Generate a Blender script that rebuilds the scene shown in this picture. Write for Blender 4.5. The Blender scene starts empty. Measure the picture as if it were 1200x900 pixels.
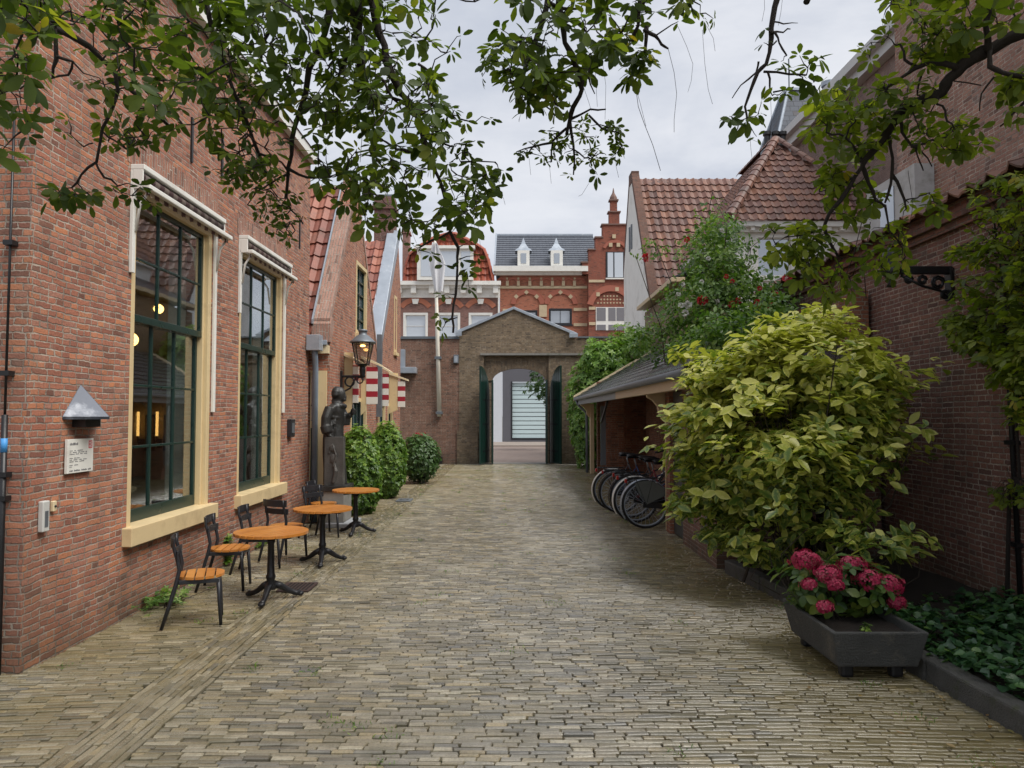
import bpy, math, random
import numpy as np
from mathutils import Vector, Matrix, noise
random.seed(7)
RNG = np.random.default_rng(11)
SC = bpy.context.scene
COL = SC.collection
R = math.radians
H = 1.85            # eye height of the photographer
F = 870.0           # focal length in photo pixels (1200 wide)
PITCH = math.atan(36.0 / F)
cp, sp = math.cos(PITCH), math.sin(PITCH)

def ray(px, py):
    x, y = (px - 600.0) / F, (450.0 - py) / F
    return Vector((x, cp - y * sp, sp + y * cp))
def at(px, py, Y):
    d = ray(px, py); k = Y / d.y
    return Vector((d.x * k, Y, H + d.z * k))
def at_x(px, py, X):
    d = ray(px, py); k = X / d.x
    return Vector((X, d.y * k, H + d.z * k))
def at_z(px, py, Z=0.0):
    d = ray(px, py); k = (Z - H) / d.z
    return Vector((d.x * k, d.y * k, Z))

# ------------------------------------------------------------------ objects
def thing(name, label, cat, loc=(0, 0, 0), group=None, rotz=0.0):
    o = bpy.data.objects.new(name, None); COL.objects.link(o)
    o.empty_display_size = 0.2
    o.location = loc; o.rotation_euler = (0, 0, rotz)
    o['label'] = label; o['category'] = cat
    if group: o['group'] = group
    return o
def tag(o, label=None, cat=None, group=None, kind=None):
    for k, v in (('label', label), ('category', cat), ('group', group), ('kind', kind)):
        if v: o[k] = v
    return o
def wloc(p):
    v = Vector((0, 0, 0))
    while p is not None:
        v += Vector(p.location); p = p.parent
    return v
def kids(o):
    return [c for c in bpy.data.objects if c.parent is o]
def copy_tree(o, parent=None):
    c = o.copy(); COL.objects.link(c); c.parent = parent
    for k in kids(o): copy_tree(k, c)
    return c
def link_mesh(name, me, mat, parent, mods=()):
    o = bpy.data.objects.new(name, me); COL.objects.link(o)
    if mat is not None: me.materials.append(mat)
    if parent is not None: o.parent = parent
    return o

class MB:
    def __init__(s): s.v = []; s.f = []; s.t = []; s.rn = None
    def add(s, vs, fs, t=None):
        b = len(s.v); s.v.extend(Vector(v) for v in vs)
        if t is None: t = random.random()
        for f in fs: s.f.append([b + i for i in f]); s.t.append(t)
        return s
    def box(s, x0, x1, y0, y1, z0, z1, t=None):
        vs = [(x0,y0,z0),(x1,y0,z0),(x1,y1,z0),(x0,y1,z0),(x0,y0,z1),(x1,y0,z1),(x1,y1,z1),(x0,y1,z1)]
        return s.add(vs, [(3,2,1,0),(4,5,6,7),(0,1,5,4),(1,2,6,5),(2,3,7,6),(3,0,4,7)], t)
    def obox(s, c, ax, ay, az, t=None):      # centre + three half axes
        c, ax, ay, az = map(Vector, (c, ax, ay, az))
        vs = [c-ax-ay-az, c+ax-ay-az, c+ax+ay-az, c-ax+ay-az, c-ax-ay+az, c+ax-ay+az, c+ax+ay+az, c-ax+ay+az]
        return s.add(vs, [(3,2,1,0),(4,5,6,7),(0,1,5,4),(1,2,6,5),(2,3,7,6),(3,0,4,7)], t)
    def bar(s, a, b, w, h, up=(0,0,1), t=None):
        a, b = Vector(a), Vector(b); d = (b - a); L = d.length; d.normalize()
        side = d.cross(Vector(up))
        if side.length < 1e-4: side = d.cross(Vector((1,0,0)))
        side.normalize(); u = side.cross(d)
        return s.obox((a+b)/2, d*(L/2), side*(w/2), u*(h/2), t)
    def prism(s, poly, ext, t=None):         # polygon of points, extruded by a vector
        n = len(poly); e = Vector(ext)
        vs = [Vector(p) for p in poly] + [Vector(p) + e for p in poly]
        fs = [tuple(range(n))[::-1], tuple(range(n, 2*n))] + [(i, (i+1) % n, n+(i+1) % n, n+i) for i in range(n)]
        return s.add(vs, fs, t)
    def tube(s, pts, rad, sides=7, t=None, caps=True):
        pts = [Vector(p) for p in pts]; n = len(pts)
        if not hasattr(rad, '__len__'): rad = [rad]*n
        vs = []; prev = None
        for i, p in enumerate(pts):
            d = (pts[min(i+1, n-1)] - pts[max(i-1, 0)])
            if d.length < 1e-9: d = Vector((0,0,1))
            d.normalize()
            if prev is None:
                prev = d.orthogonal().normalized()
            else:
                q = prev - d * prev.dot(d)
                prev = q.normalized() if q.length > 1e-5 else d.orthogonal().normalized()
            b = d.cross(prev)
            for k in range(sides):
                a = 2*math.pi*k/sides
                vs.append(p + (prev*math.cos(a) + b*math.sin(a))*rad[i])
        fs = [(i*sides+k, i*sides+(k+1) % sides, (i+1)*sides+(k+1) % sides, (i+1)*sides+k) for i in range(n-1) for k in range(sides)]
        if caps: fs += [tuple(range(sides))[::-1], tuple((n-1)*sides+k for k in range(sides))]
        return s.add(vs, fs, t)
    def ring(s, c, nrm, r, tr, n=28, sides=6, a0=0.0, a1=2*math.pi, t=None, ref=None):
        c, nrm = Vector(c), Vector(nrm).normalized()
        e1 = (Vector(ref) if ref else nrm.orthogonal()).normalized(); e2 = nrm.cross(e1)
        full = abs(a1-a0) > 6.28
        pts = [c + (e1*math.cos(a0+(a1-a0)*i/n) + e2*math.sin(a0+(a1-a0)*i/n))*r for i in range(n if full else n+1)]
        if full: pts.append(pts[0].copy())
        return s.tube(pts, tr, sides, t, caps=not full)
    def lathe(s, prof, c=(0,0,0), n=16, t=None):
        c = Vector(c); m = len(prof)
        vs = [c + Vector((r*math.cos(2*math.pi*k/n), r*math.sin(2*math.pi*k/n), z)) for r, z in prof for k in range(n)]
        fs = [(i*n+k, i*n+(k+1) % n, (i+1)*n+(k+1) % n, (i+1)*n+k) for i in range(m-1) for k in range(n)]
        fs += [tuple(range(n))[::-1], tuple((m-1)*n+k for k in range(n))]
        return s.add(vs, fs, t)
    def ball(s, c, rx, ry=None, rz=None, n=12, m=8, t=None):
        ry = ry or rx; rz = rz or rx; c = Vector(c); vs = []
        for i in range(1, m):
            a = math.pi*i/m
            for k in range(n):
                b = 2*math.pi*k/n
                vs.append(c + Vector((rx*math.sin(a)*math.cos(b), ry*math.sin(a)*math.sin(b), rz*math.cos(a))))
        vs += [c + Vector((0,0,rz)), c - Vector((0,0,rz))]; T = len(vs)-2
        fs = [(i*n+k, (i+1)*n+k, (i+1)*n+(k+1) % n, i*n+(k+1) % n) for i in range(m-2) for k in range(n)]
        fs += [(T, k, (k+1) % n) for k in range(n)] + [(T+1, (m-2)*n+(k+1) % n, (m-2)*n+k) for k in range(n)]
        return s.add(vs, fs, t)
    def build(s, name, mat, parent=None, smooth=False, bevel=0.0, remesh=0.0, fix=True):
        off = wloc(parent) if parent is not None else Vector((0,0,0))
        me = bpy.data.meshes.new(name)
        me.from_pydata([v - off for v in s.v], [], s.f)
        a = me.attributes.new('rnd', 'FLOAT', 'FACE'); a.data.foreach_set('value', np.array(s.t, dtype=np.float32))
        if fix:
            import bmesh
            bm = bmesh.new(); bm.from_mesh(me); bmesh.ops.recalc_face_normals(bm, faces=bm.faces); bm.to_mesh(me); bm.free()
        if smooth: me.polygons.foreach_set('use_smooth', [True]*len(me.polygons))
        me.update()
        o = link_mesh(name, me, mat, parent)
        if remesh:
            m = o.modifiers.new('r', 'REMESH'); m.mode = 'VOXEL'; m.voxel_size = remesh; m.use_smooth_shade = True
            m2 = o.modifiers.new('s', 'SMOOTH'); m2.iterations = 2; m2.factor = 0.5
        if bevel:
            m = o.modifiers.new('b', 'BEVEL'); m.width = bevel; m.segments = 2; m.limit_method = 'ANGLE'; m.angle_limit = R(40)
            m.harden_normals = False
        return o

class Fr:                                       # a facade's own axes: u along, z up, n outward
    def __init__(s, O, u, n): s.O, s.u, s.n = Vector(O), Vector(u), Vector(n)
    def P(s, u, z, n=0.0): return s.O + s.u*u + s.n*n + Vector((0, 0, z))
    def box(s, mb, u0, u1, z0, z1, n0, n1, t=None):
        c = s.P((u0+u1)/2, (z0+z1)/2, (n0+n1)/2)
        return mb.obox(c, s.u*((u1-u0)/2), s.n*((n1-n0)/2), Vector((0,0,(z1-z0)/2)), t)
    def poly(s, mb, pts, n0, n1, t=None):
        return mb.prism([s.P(u, z, n0) for u, z in pts], s.n*(n1-n0), t)
    def wall(s, mb, u0, u1, z0, z1, ops, th):
        us = sorted({u0, u1, *[o[0] for o in ops], *[o[1] for o in ops]}); zs = sorted({z0, z1, *[o[2] for o in ops], *[o[3] for o in ops]})
        hole = lambda i, j: not (0 <= i < len(us)-1 and 0 <= j < len(zs)-1) or any(o[0]-1e-6 <= us[i] and us[i+1] <= o[1]+1e-6 and o[2]-1e-6 <= zs[j] and zs[j+1] <= o[3]+1e-6 for o in ops)
        Q = lambda *p: mb.add(p, [(0,1,2,3)])
        for i in range(len(us)-1):
            for j in range(len(zs)-1):
                if hole(i, j): continue
                a, b, c, d = us[i], us[i+1], zs[j], zs[j+1]
                Q(s.P(a,c), s.P(b,c), s.P(b,d), s.P(a,d)); Q(s.P(a,c,-th), s.P(a,d,-th), s.P(b,d,-th), s.P(b,c,-th))
                if hole(i-1, j): Q(s.P(a,c), s.P(a,d), s.P(a,d,-th), s.P(a,c,-th))
                if hole(i+1, j): Q(s.P(b,c), s.P(b,c,-th), s.P(b,d,-th), s.P(b,d))
                if hole(i, j-1): Q(s.P(a,c), s.P(a,c,-th), s.P(b,c,-th), s.P(b,c))
                if hole(i, j+1): Q(s.P(a,d), s.P(b,d), s.P(b,d,-th), s.P(a,d,-th))
        return mb

# ------------------------------------------------------------------ materials
class NT:
    def __init__(s, name, world=False):
        if world:
            s.m = bpy.data.worlds.new(name)
        else: s.m = bpy.data.materials.new(name)
        s.m.use_nodes = True; s.t = s.m.node_tree; s.t.nodes.clear()
        s.out = s.t.nodes.new('ShaderNodeOutputWorld' if world else 'ShaderNodeOutputMaterial')
    def n(s, typ, **kw):
        nd = s.t.nodes.new('ShaderNode'+typ)
        for k, v in kw.items(): setattr(nd, k, v)
        return nd
    def set(s, sock, v):
        if v is None: return
        if isinstance(v, bpy.types.NodeSocket): s.t.links.new(v, sock)
        else:
            if hasattr(sock.default_value, '__len__') and hasattr(v, '__len__'):
                v = tuple(v) + (1.0,)*(len(sock.default_value)-len(v))
            sock.default_value = v
    def math(s, op, a, b=None, c=None, clamp=False):
        nd = s.n('Math', operation=op, use_clamp=clamp)
        for i, v in enumerate((a, b, c)): s.set(nd.inputs[i], v)
        return nd.outputs[0]
    def mix(s, f, a, b, mode='MIX'):
        nd = s.n('Mix', data_type='RGBA', blend_type=mode)
        s.set(nd.inputs['Factor'], f); s.set(nd.inputs[6], a); s.set(nd.inputs[7], b)
        return nd.outputs[2]
    def mixf(s, f, a, b):
        nd = s.n('Mix', data_type='FLOAT'); s.set(nd.inputs[0], f); s.set(nd.inputs[2], a); s.set(nd.inputs[3], b)
        return nd.outputs[0]
    def smooth(s, v, a, b, lo=0.0, hi=1.0):
        nd = s.n('MapRange', interpolation_type='SMOOTHSTEP'); s.set(nd.inputs[0], v)
        for i, q in zip((1,2,3,4), (a,b,lo,hi)): s.set(nd.inputs[i], q)
        return nd.outputs[0]
    def noise(s, vec, scale, detail=3, rough=0.55, dist=0.0):
        nd = s.n('TexNoise'); s.set(nd.inputs['Vector'], vec); nd.inputs['Scale'].default_value = scale
        nd.inputs['Detail'].default_value = detail; nd.inputs['Roughness'].default_value = rough; nd.inputs['Distortion'].default_value = dist
        return nd.outputs['Fac']
    def ramp(s, fac, cols, mode='LINEAR'):
        nd = s.n('ValToRGB'); cr = nd.color_ramp; cr.interpolation = mode
        n = len(cols)
        for i, c in enumerate(cols):
            if isinstance(c[0], (tuple, list)): pos, c = c[1], c[0]
            else: pos = i/(n-1) if mode != 'CONSTANT' else i/n
            e = cr.elements[i] if i < 2 else cr.elements.new(pos)
            e.position = pos; e.color = (*c, 1)
        s.set(nd.inputs[0], fac); return nd.outputs[0]
    def attr(s, name='rnd'):
        return s.n('Attribute', attribute_name=name).outputs['Fac']
    def obj(s): return s.n('TexCoord').outputs['Object']
    def pos(s): return s.n('NewGeometry').outputs['Position']
    def sep(s, v):
        nd = s.n('SeparateXYZ'); s.set(nd.inputs[0], v); return nd.outputs
    def comb(s, x=0.0, y=0.0, z=0.0):
        nd = s.n('CombineXYZ')
        for i, v in enumerate((x,y,z)): s.set(nd.inputs[i], v)
        return nd.outputs[0]
    def bump(s, h, strength=1.0, dist=0.01):
        nd = s.n('Bump'); nd.inputs['Strength'].default_value = strength; nd.inputs['Distance'].default_value = dist
        s.set(nd.inputs['Height'], h); return nd.outputs[0]
    def bsdf(s, color, rough=0.7, metal=0.0, normal=None, spec=None, emit=None, estr=0.0, coat=None):
        nd = s.n('BsdfPrincipled'); s.set(nd.inputs['Base Color'], color); s.set(nd.inputs['Roughness'], rough); s.set(nd.inputs['Metallic'], metal)
        if normal is not None: s.set(nd.inputs['Normal'], normal)
        if spec is not None: s.set(nd.inputs['Specular IOR Level'], spec)
        if emit is not None: s.set(nd.inputs['Emission Color'], emit); nd.inputs['Emission Strength'].default_value = estr
        if coat is not None: nd.inputs['Coat Weight'].default_value = coat
        return nd.outputs[0]
    def done(s, sh): s.t.links.new(sh, s.out.inputs['Surface']); return s.m

def plain(name, col, rough=0.6, metal=0.0, var=0.25, scale=6.0, bump=0.15, dist=0.003, spec=None, spots=None):
    k = NT(name); p = k.obj(); nz = k.noise(p, scale, 5, 0.6)
    c = k.mix(nz, tuple(x*(1-var) for x in col), tuple(min(1, x*(1+var)) for x in col))
    if spots is not None: c = k.mix(k.math('MULTIPLY', k.smooth(k.noise(p, scale*0.6, 6, 0.7), 0.52, 0.7), 0.8), c, spots)
    n2 = k.noise(p, scale*9, 4, 0.6)
    return k.done(k.bsdf(c, k.mixf(nz, max(0.05, rough-0.12), min(1, rough+0.12)), metal, k.bump(n2, bump, dist), spec))

def emissive(name, col, s):
    k = NT(name); return k.done(k.bsdf((0.8,0.7,0.5), 0.5, emit=col, estr=s))

def brick(name, pal, mortar, bw=0.195, bh=0.0535, m=0.0095, rough=0.85, vertical=False, wobble=0.007, headers=True, stain=0.35, stain_col=(0.05,0.045,0.04), dist=0.012, pale=0.0, damp=0.0):
    k = NT(name); p = k.obj(); x, y, z = k.sep(p)[:3]
    nx, ny, nz = k.sep(k.n('NewGeometry').outputs['True Normal'])[:3]
    side = k.math('GREATER_THAN', k.math('ABSOLUTE', nx), 0.6); flat = k.math('GREATER_THAN', k.math('ABSOLUTE', nz), 0.75)
    u = k.mixf(side, x, y); v = k.mixf(flat, z, y); u = k.mixf(flat, u, x)
    w1 = k.math('SUBTRACT', k.noise(p, 9.0, 3), 0.5);
    w3 = k.math('SUBTRACT', k.noise(p, 1.3, 2), 0.5)
    w2 = k.math('SUBTRACT', k.noise(p, 24.0, 3, 0.6), 0.5); u = k.math('MULTIPLY_ADD', w1, wobble*2.2, u); v = k.math('MULTIPLY_ADD', w1, wobble*1.4, v); u = k.math('MULTIPLY_ADD', w2, wobble*1.6, u); v = k.math('MULTIPLY_ADD', w2, wobble*1.1, v); v = k.math('MULTIPLY_ADD', w3, wobble*3.0, v)
    if vertical: u, v = v, u
    row = k.math('FLOOR', k.math('DIVIDE', v, bh)); fv = k.math('FRACT', k.math('DIVIDE', v, bh))
    odd = k.math('MODULO', k.math('ABSOLUTE', row), 2.0)
    wr = k.n('TexWhiteNoise', noise_dimensions='1D'); k.set(wr.inputs['W'], row)
    bwid = k.mixf(k.math('MULTIPLY', odd, 1.0 if headers else 0.0), bw, bw*0.52)
    uu = k.math('DIVIDE', u, bwid); uu = k.math('ADD', uu, k.math('MULTIPLY', wr.outputs['Value'], 0.35 if headers else 0.9))
    col = k.math('FLOOR', uu); fu = k.math('FRACT', uu)
    wn = k.n('TexWhiteNoise', noise_dimensions='2D'); k.set(wn.inputs['Vector'], k.comb(col, row, 0))
    rnd = wn.outputs['Value']; r2 = k.sep(wn.outputs['Color'])[1]
    du = k.math('MULTIPLY', k.math('MINIMUM', fu, k.math('SUBTRACT', 1.0, fu)), bwid); dv = k.math('MULTIPLY', k.math('MINIMUM', fv, k.math('SUBTRACT', 1.0, fv)), bh)
    d = k.math('MINIMUM', du, dv)
    fine = k.noise(p, 55.0, 4, 0.65); mid = k.noise(p, 14.0, 4, 0.6); big = k.noise(p, 0.9, 5, 0.62)
    d = k.math('MULTIPLY_ADD', k.math('SUBTRACT', mid, 0.5), m*1.5, d); d = k.math('MULTIPLY_ADD', k.math('SUBTRACT', fine, 0.5), m*0.9, d)
    mask = k.smooth(d, m*0.32, m*0.75)
    c = k.ramp(rnd, pal); c = k.mix(0.25, c, k.ramp(mid, [pal[1], pal[-1]])); c = k.mix(k.math('MULTIPLY', k.smooth(fine, 0.35, 0.75), 0.45), c, tuple(q*0.45 for q in pal[0]))
    c = k.mix(k.math('MULTIPLY', k.math('GREATER_THAN', r2, 0.90), 0.5), c, (0.06,0.042,0.036)); c = k.mix(k.math('MULTIPLY', k.math('LESS_THAN', r2, 0.09), 0.35), c, tuple(min(.9, q*1.25) for q in pal[min(4, len(pal)-1)])); c = k.mix(k.math('MULTIPLY', k.smooth(k.noise(p, 90.0, 3, 0.7), 0.58, 0.70), 0.5), c, (0.07,0.05,0.042))
    mc = k.mix(k.smooth(k.noise(p, 4.0, 5, 0.65), 0.38, 0.66), tuple(q*0.5 for q in mortar), mortar)
    c = k.mix(mask, mc, c)
    c = k.mix(k.math('MULTIPLY', k.smooth(big, 0.45, 0.72), stain), c, stain_col)
    if pale: c = k.mix(k.math('MULTIPLY', k.smooth(k.noise(p, 2.3, 6, 0.7), 0.5, 0.75), pale), c, (0.42,0.36,0.32))
    c = k.mix(k.math('MULTIPLY', k.smooth(k.noise(p, 5.0, 6, 0.75), 0.60, 0.72), 0.35), c, mortar)
    if damp: # green-grey growth near the foot, broken up
        hz = k.math('MULTIPLY_ADD', k.noise(p, 2.5, 4), 0.9, z); c = k.mix(k.math('MULTIPLY', k.smooth(hz, 1.05, 0.35), damp), c, (0.05,0.055,0.03))
    h = k.math('ADD', k.math('MULTIPLY', mask, 0.7), k.math('MULTIPLY', fine, 0.45)); h = k.math('ADD', h, k.math('MULTIPLY', rnd, 0.18)); h = k.math('ADD', h, k.math('MULTIPLY', mid, 0.25))
    return k.done(k.bsdf(c, k.mixf(fine, rough-0.12, rough+0.05), 0.0, k.bump(h, 0.9, dist), 0.35))

def tiles_mat(name, pal, rough=0.6, grime=0.5, moss=(0.05,0.05,0.03)):
    k = NT(name); p = k.obj(); r = k.attr()
    c = k.ramp(r, pal); nz = k.noise(p, 3.0, 5, 0.7)
    c = k.mix(k.math('MULTIPLY', k.smooth(nz, 0.45, 0.7), grime), c, moss)
    f = k.noise(p, 40.0, 4, 0.6)
    c = k.mix(k.math('MULTIPLY', f, 0.3), c, (0.03,0.03,0.03))
    return k.done(k.bsdf(c, k.mixf(f, rough-0.15, rough+0.1), 0, k.bump(f, 0.3, 0.004), 0.4))

def leaf_mat(name, pal, edge=None, trans=0.35, rough=0.42, tcol=None, spec=0.5):
    k = NT(name); r = k.attr(); c = k.ramp(r, pal)
    if edge is not None:
        e = k.attr('edge'); nz = k.noise(k.obj(), 45.0, 3, 0.6)
        c = k.mix(k.math('MULTIPLY', k.smooth(k.math('ADD', e, k.math('MULTIPLY', k.math('SUBTRACT', nz, 0.5), 2.4)), 0.1, 1.1), 0.8), c, edge)
    nz = k.noise(k.obj(), 30.0, 2); c = k.mix(k.math('MULTIPLY', nz, 0.35), c, tuple(q*0.5 for q in pal[0]))
    a = k.bsdf(c, rough, 0, None, spec)
    tr = k.n('BsdfTranslucent'); k.set(tr.inputs[0], k.mix(1.0, c, (1.6,1.9,0.7) if tcol is None else tcol, 'MULTIPLY'))
    mx = k.n('MixShader'); mx.inputs[0].default_value = trans
    k.t.links.new(a, mx.inputs[1]); k.t.links.new(tr.outputs[0], mx.inputs[2])
    return k.done(mx.outputs[0])

def glass_mat(name, tint=(0.8,0.85,0.85), amount=0.08, rough=0.02, opaque=None):
    k = NT(name); lw = k.n('LayerWeight'); lw.inputs[0].default_value = 0.5
    f = k.math('ADD', k.math('MULTIPLY', k.math('POWER', lw.outputs['Facing'], 4.0), 0.75), amount, clamp=True)
    nrm = k.bump(k.noise(k.obj(), 2.2, 2), 0.05, 0.012)
    g = k.n('BsdfGlossy'); k.set(g.inputs['Color'], (0.95,0.97,1.0)); g.inputs['Roughness'].default_value = rough; k.set(g.inputs['Normal'], nrm)
    if opaque is None:
        b = k.n('BsdfTransparent'); k.set(b.inputs[0], tint); b = b.outputs[0]
    else: b = k.bsdf(opaque, 0.6)
    mx = k.n('MixShader'); k.set(mx.inputs[0], f); k.t.links.new(b, mx.inputs[1]); k.t.links.new(g.outputs[0], mx.inputs[2])
    return k.done(mx.outputs[0])

M = {}
M['brick_left'] = brick('brick_left', [(0.19,0.085,0.064),(0.40,0.155,0.098),(0.47,0.19,0.118),(0.30,0.122,0.085),(0.56,0.225,0.105),(0.42,0.215,0.155),(0.38,0.142,0.088)], (0.46,0.385,0.315), wobble=0.014, m=0.010, bw=0.185, bh=0.051, stain=0.35, stain_col=(0.23,0.145,0.10), pale=0.22, damp=0.45)
M['brick_left_v'] = brick('brick_left_v', [(0.22,0.10,0.075),(0.36,0.16,0.105),(0.44,0.20,0.125),(0.33,0.17,0.125)], (0.50,0.43,0.36), wobble=0.009, vertical=True, headers=False, stain=0.2, stain_col=(0.16,0.11,0.09), pale=0.3)
M['brick_gable'] = brick('brick_gable', [(0.27,0.105,0.07),(0.42,0.155,0.088),(0.50,0.21,0.115),(0.35,0.14,0.09)], (0.46,0.40,0.33), wobble=0.01, stain=0.2, stain_col=(0.14,0.09,0.07), pale=0.2)
M['brick_gate'] = brick('brick_gate', [(0.13,0.092,0.062),(0.22,0.158,0.10),(0.28,0.20,0.125),(0.18,0.128,0.085),(0.34,0.245,0.155)], (0.34,0.30,0.23), wobble=0.011, bw=0.19, bh=0.052, stain=0.4, stain_col=(0.055,0.045,0.03), pale=0.12, damp=0.35)
M['brick_gate_red'] = brick('brick_gate_red', [(0.16,0.085,0.06),(0.26,0.125,0.085),(0.21,0.105,0.075),(0.31,0.165,0.11)], (0.38,0.33,0.26), wobble=0.011, bw=0.19, bh=0.052, stain=0.35, stain_col=(0.06,0.045,0.035), pale=0.2, damp=0.3)
M['brick_gate_v'] = brick('brick_gate_v', [(0.12,0.085,0.055),(0.20,0.14,0.09),(0.25,0.17,0.105)], (0.34,0.30,0.23), vertical=True, headers=False, bw=0.19, bh=0.052, stain=0.3)
M['brick_garden'] = brick('brick_garden', [(0.12,0.055,0.045),(0.22,0.098,0.072),(0.175,0.078,0.06),(0.28,0.13,0.09),(0.17,0.09,0.074)], (0.42,0.34,0.28), m=0.011, wobble=0.011, stain=0.4, stain_col=(0.035,0.028,0.024), pale=0.12, damp=0.5)
M['brick_tall'] = brick('brick_tall', [(0.24,0.125,0.095),(0.36,0.20,0.145),(0.30,0.155,0.12),(0.43,0.25,0.18)], (0.56,0.48,0.40), wobble=0.011, stain=0.2, stain_col=(0.10,0.08,0.07), pale=0.5)
M['brick_far_red'] = brick('brick_far_red', [(0.42,0.145,0.085),(0.50,0.18,0.105),(0.46,0.16,0.095)], (0.42,0.29,0.21), m=0.008, headers=False, stain=0.2, stain_col=(0.2,0.08,0.05))
M['brick_far_brown'] = brick('brick_far_brown', [(0.25,0.135,0.11),(0.31,0.165,0.135),(0.28,0.15,0.122)], (0.36,0.28,0.24), m=0.008, headers=False, stain=0.15)
M['brick_tan'] = brick('brick_tan', [(0.22,0.15,0.09),(0.30,0.21,0.13),(0.26,0.17,0.10)], (0.34,0.29,0.22), stain=0.3)
M['brick_shed'] = brick('brick_shed', [(0.20,0.075,0.045),(0.30,0.115,0.06),(0.25,0.09,0.055),(0.36,0.17,0.10)], (0.33,0.27,0.21), stain=0.2)
M['cream'] = plain('cream', (0.64,0.50,0.28), 0.45, var=0.12, scale=3.5, bump=0.25, spots=(0.50,0.38,0.21))
M['cream_pale'] = plain('cream_pale', (0.70,0.58,0.37), 0.45, var=0.08, bump=0.08)
M['white'] = plain('white', (0.74,0.73,0.68), 0.45, var=0.12, scale=3.5, bump=0.2, spots=(0.58,0.56,0.50))
M['white_render'] = plain('white_render', (0.74,0.73,0.69), 0.8, var=0.12, scale=1.4, bump=0.3, spots=(0.5,0.49,0.44))
M['sash'] = plain('sash', (0.008,0.028,0.022), 0.3, var=0.25, bump=0.08)
M['door_green'] = plain('door_green', (0.006,0.030,0.022), 0.33, var=0.3, bump=0.1)
M['black'] = plain('black', (0.012,0.012,0.013), 0.4, var=0.4, bump=0.2)
M['iron'] = plain('iron', (0.014,0.014,0.016), 0.42, metal=0.25, var=0.4, bump=0.4)
M['anthracite'] = plain('anthracite', (0.018,0.019,0.023), 0.4, var=0.35, bump=0.12)
M['zinc'] = plain('zinc', (0.34,0.38,0.43), 0.42, metal=0.35, var=0.22, scale=4, bump=0.15, spots=(0.5,0.53,0.56))
M['lead'] = plain('lead', (0.16,0.18,0.20), 0.5, metal=0.4, var=0.3, scale=4)
M['lampmetal'] = plain('lampmetal', (0.055,0.06,0.072), 0.42, metal=0.8, var=0.6, scale=4, bump=0.05, spots=(0.20,0.21,0.23))
M['slate'] = tiles_mat('slate', [(0.035,0.04,0.05),(0.06,0.068,0.082),(0.048,0.055,0.068)], 0.38, 0.25)
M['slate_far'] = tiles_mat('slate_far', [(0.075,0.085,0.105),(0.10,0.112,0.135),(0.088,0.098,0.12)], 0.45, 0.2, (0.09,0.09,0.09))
M['slate_shed'] = tiles_mat('slate_shed', [(0.02,0.022,0.026),(0.045,0.048,0.055),(0.03,0.033,0.04)], 0.3, 0.25)
M['tile_orange'] = tiles_mat('tile_orange', [(0.21,0.07,0.05),(0.32,0.105,0.066),(0.40,0.155,0.098),(0.26,0.088,0.062)], 0.5, 0.5, (0.08,0.05,0.035))
M['tile_red'] = tiles_mat('tile_red', [(0.30,0.068,0.042),(0.42,0.11,0.055),(0.36,0.085,0.05)], 0.5, 0.25, (0.1,0.05,0.035))
M['tile_dull'] = tiles_mat('tile_dull', [(0.13,0.07,0.058),(0.20,0.092,0.066),(0.27,0.125,0.078),(0.17,0.09,0.075)], 0.5, 0.5, (0.07,0.058,0.05))
M['wood'] = None
def wood_mat():
    k = NT('oiled_wood'); p = k.obj(); x, y, z = k.sep(p)[:3]; r = k.attr()
    g = k.noise(k.comb(k.math('MULTIPLY', x, 3.0), k.math('MULTIPLY', y, 60.0), k.math('MULTIPLY', r, 40.0)), 1.0, 4, 0.6)
    c = k.ramp(k.math('MULTIPLY_ADD', r, 0.35, k.math('MULTIPLY', g, 0.65)), [(0.26,0.085,0.016),(0.50,0.19,0.035),(0.62,0.27,0.06)])
    c = k.mix(k.math('MULTIPLY', k.smooth(k.noise(p, 7.0, 4), 0.5, 0.7), 0.35), c, (0.24,0.09,0.025))
    return k.done(k.bsdf(c, 0.28, 0, k.bump(g, 0.15, 0.002), 0.5))
M['wood'] = wood_mat()
M['beam'] = plain('beam', (0.52,0.40,0.24), 0.5, var=0.12, scale=5)
M['grey_paint'] = plain('grey_paint', (0.20,0.22,0.24), 0.45, var=0.15)
M['stone'] = plain('stone', (0.22,0.21,0.19), 0.8, var=0.35, scale=9, bump=0.5, dist=0.008, spots=(0.12,0.13,0.09))
M['sandstone'] = plain('sandstone', (0.50,0.40,0.26), 0.8, var=0.2, scale=5)
M['kerbstone'] = plain('kerbstone', (0.075,0.073,0.066), 0.7, var=0.6, scale=9, bump=1.0, dist=0.015, spots=(0.05,0.06,0.02))
M['planter'] = plain('planter', (0.055,0.056,0.052), 0.75, var=0.5, scale=8, bump=1.0, dist=0.012, spots=(0.12,0.11,0.085))
M['soil'] = plain('soil', (0.028,0.02,0.014), 0.95, var=0.5, scale=20, bump=1.0, dist=0.02)
M['bronze'] = plain('bronze', (0.045,0.044,0.042), 0.48, metal=0.55, var=0.7, scale=6, bump=0.5, dist=0.006, spots=(0.12,0.13,0.13))
M['bark'] = plain('bark', (0.028,0.02,0.016), 0.85, var=0.5, scale=25, bump=1.0, dist=0.008)
M['twig'] = plain('twig', (0.05,0.038,0.026), 0.8, var=0.5, scale=25)
M['red_paint'] = plain('red_paint', (0.30,0.012,0.022), 0.4, var=0.1)
M['pane'] = glass_mat('pane', amount=0.23)
M['pane_far'] = glass_mat('pane_far', amount=0.30, opaque=(0.16,0.19,0.22), rough=0.08)
M['pane_white'] = glass_mat('pane_white', amount=0.25, opaque=(0.42,0.46,0.50), rough=0.1)
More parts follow.
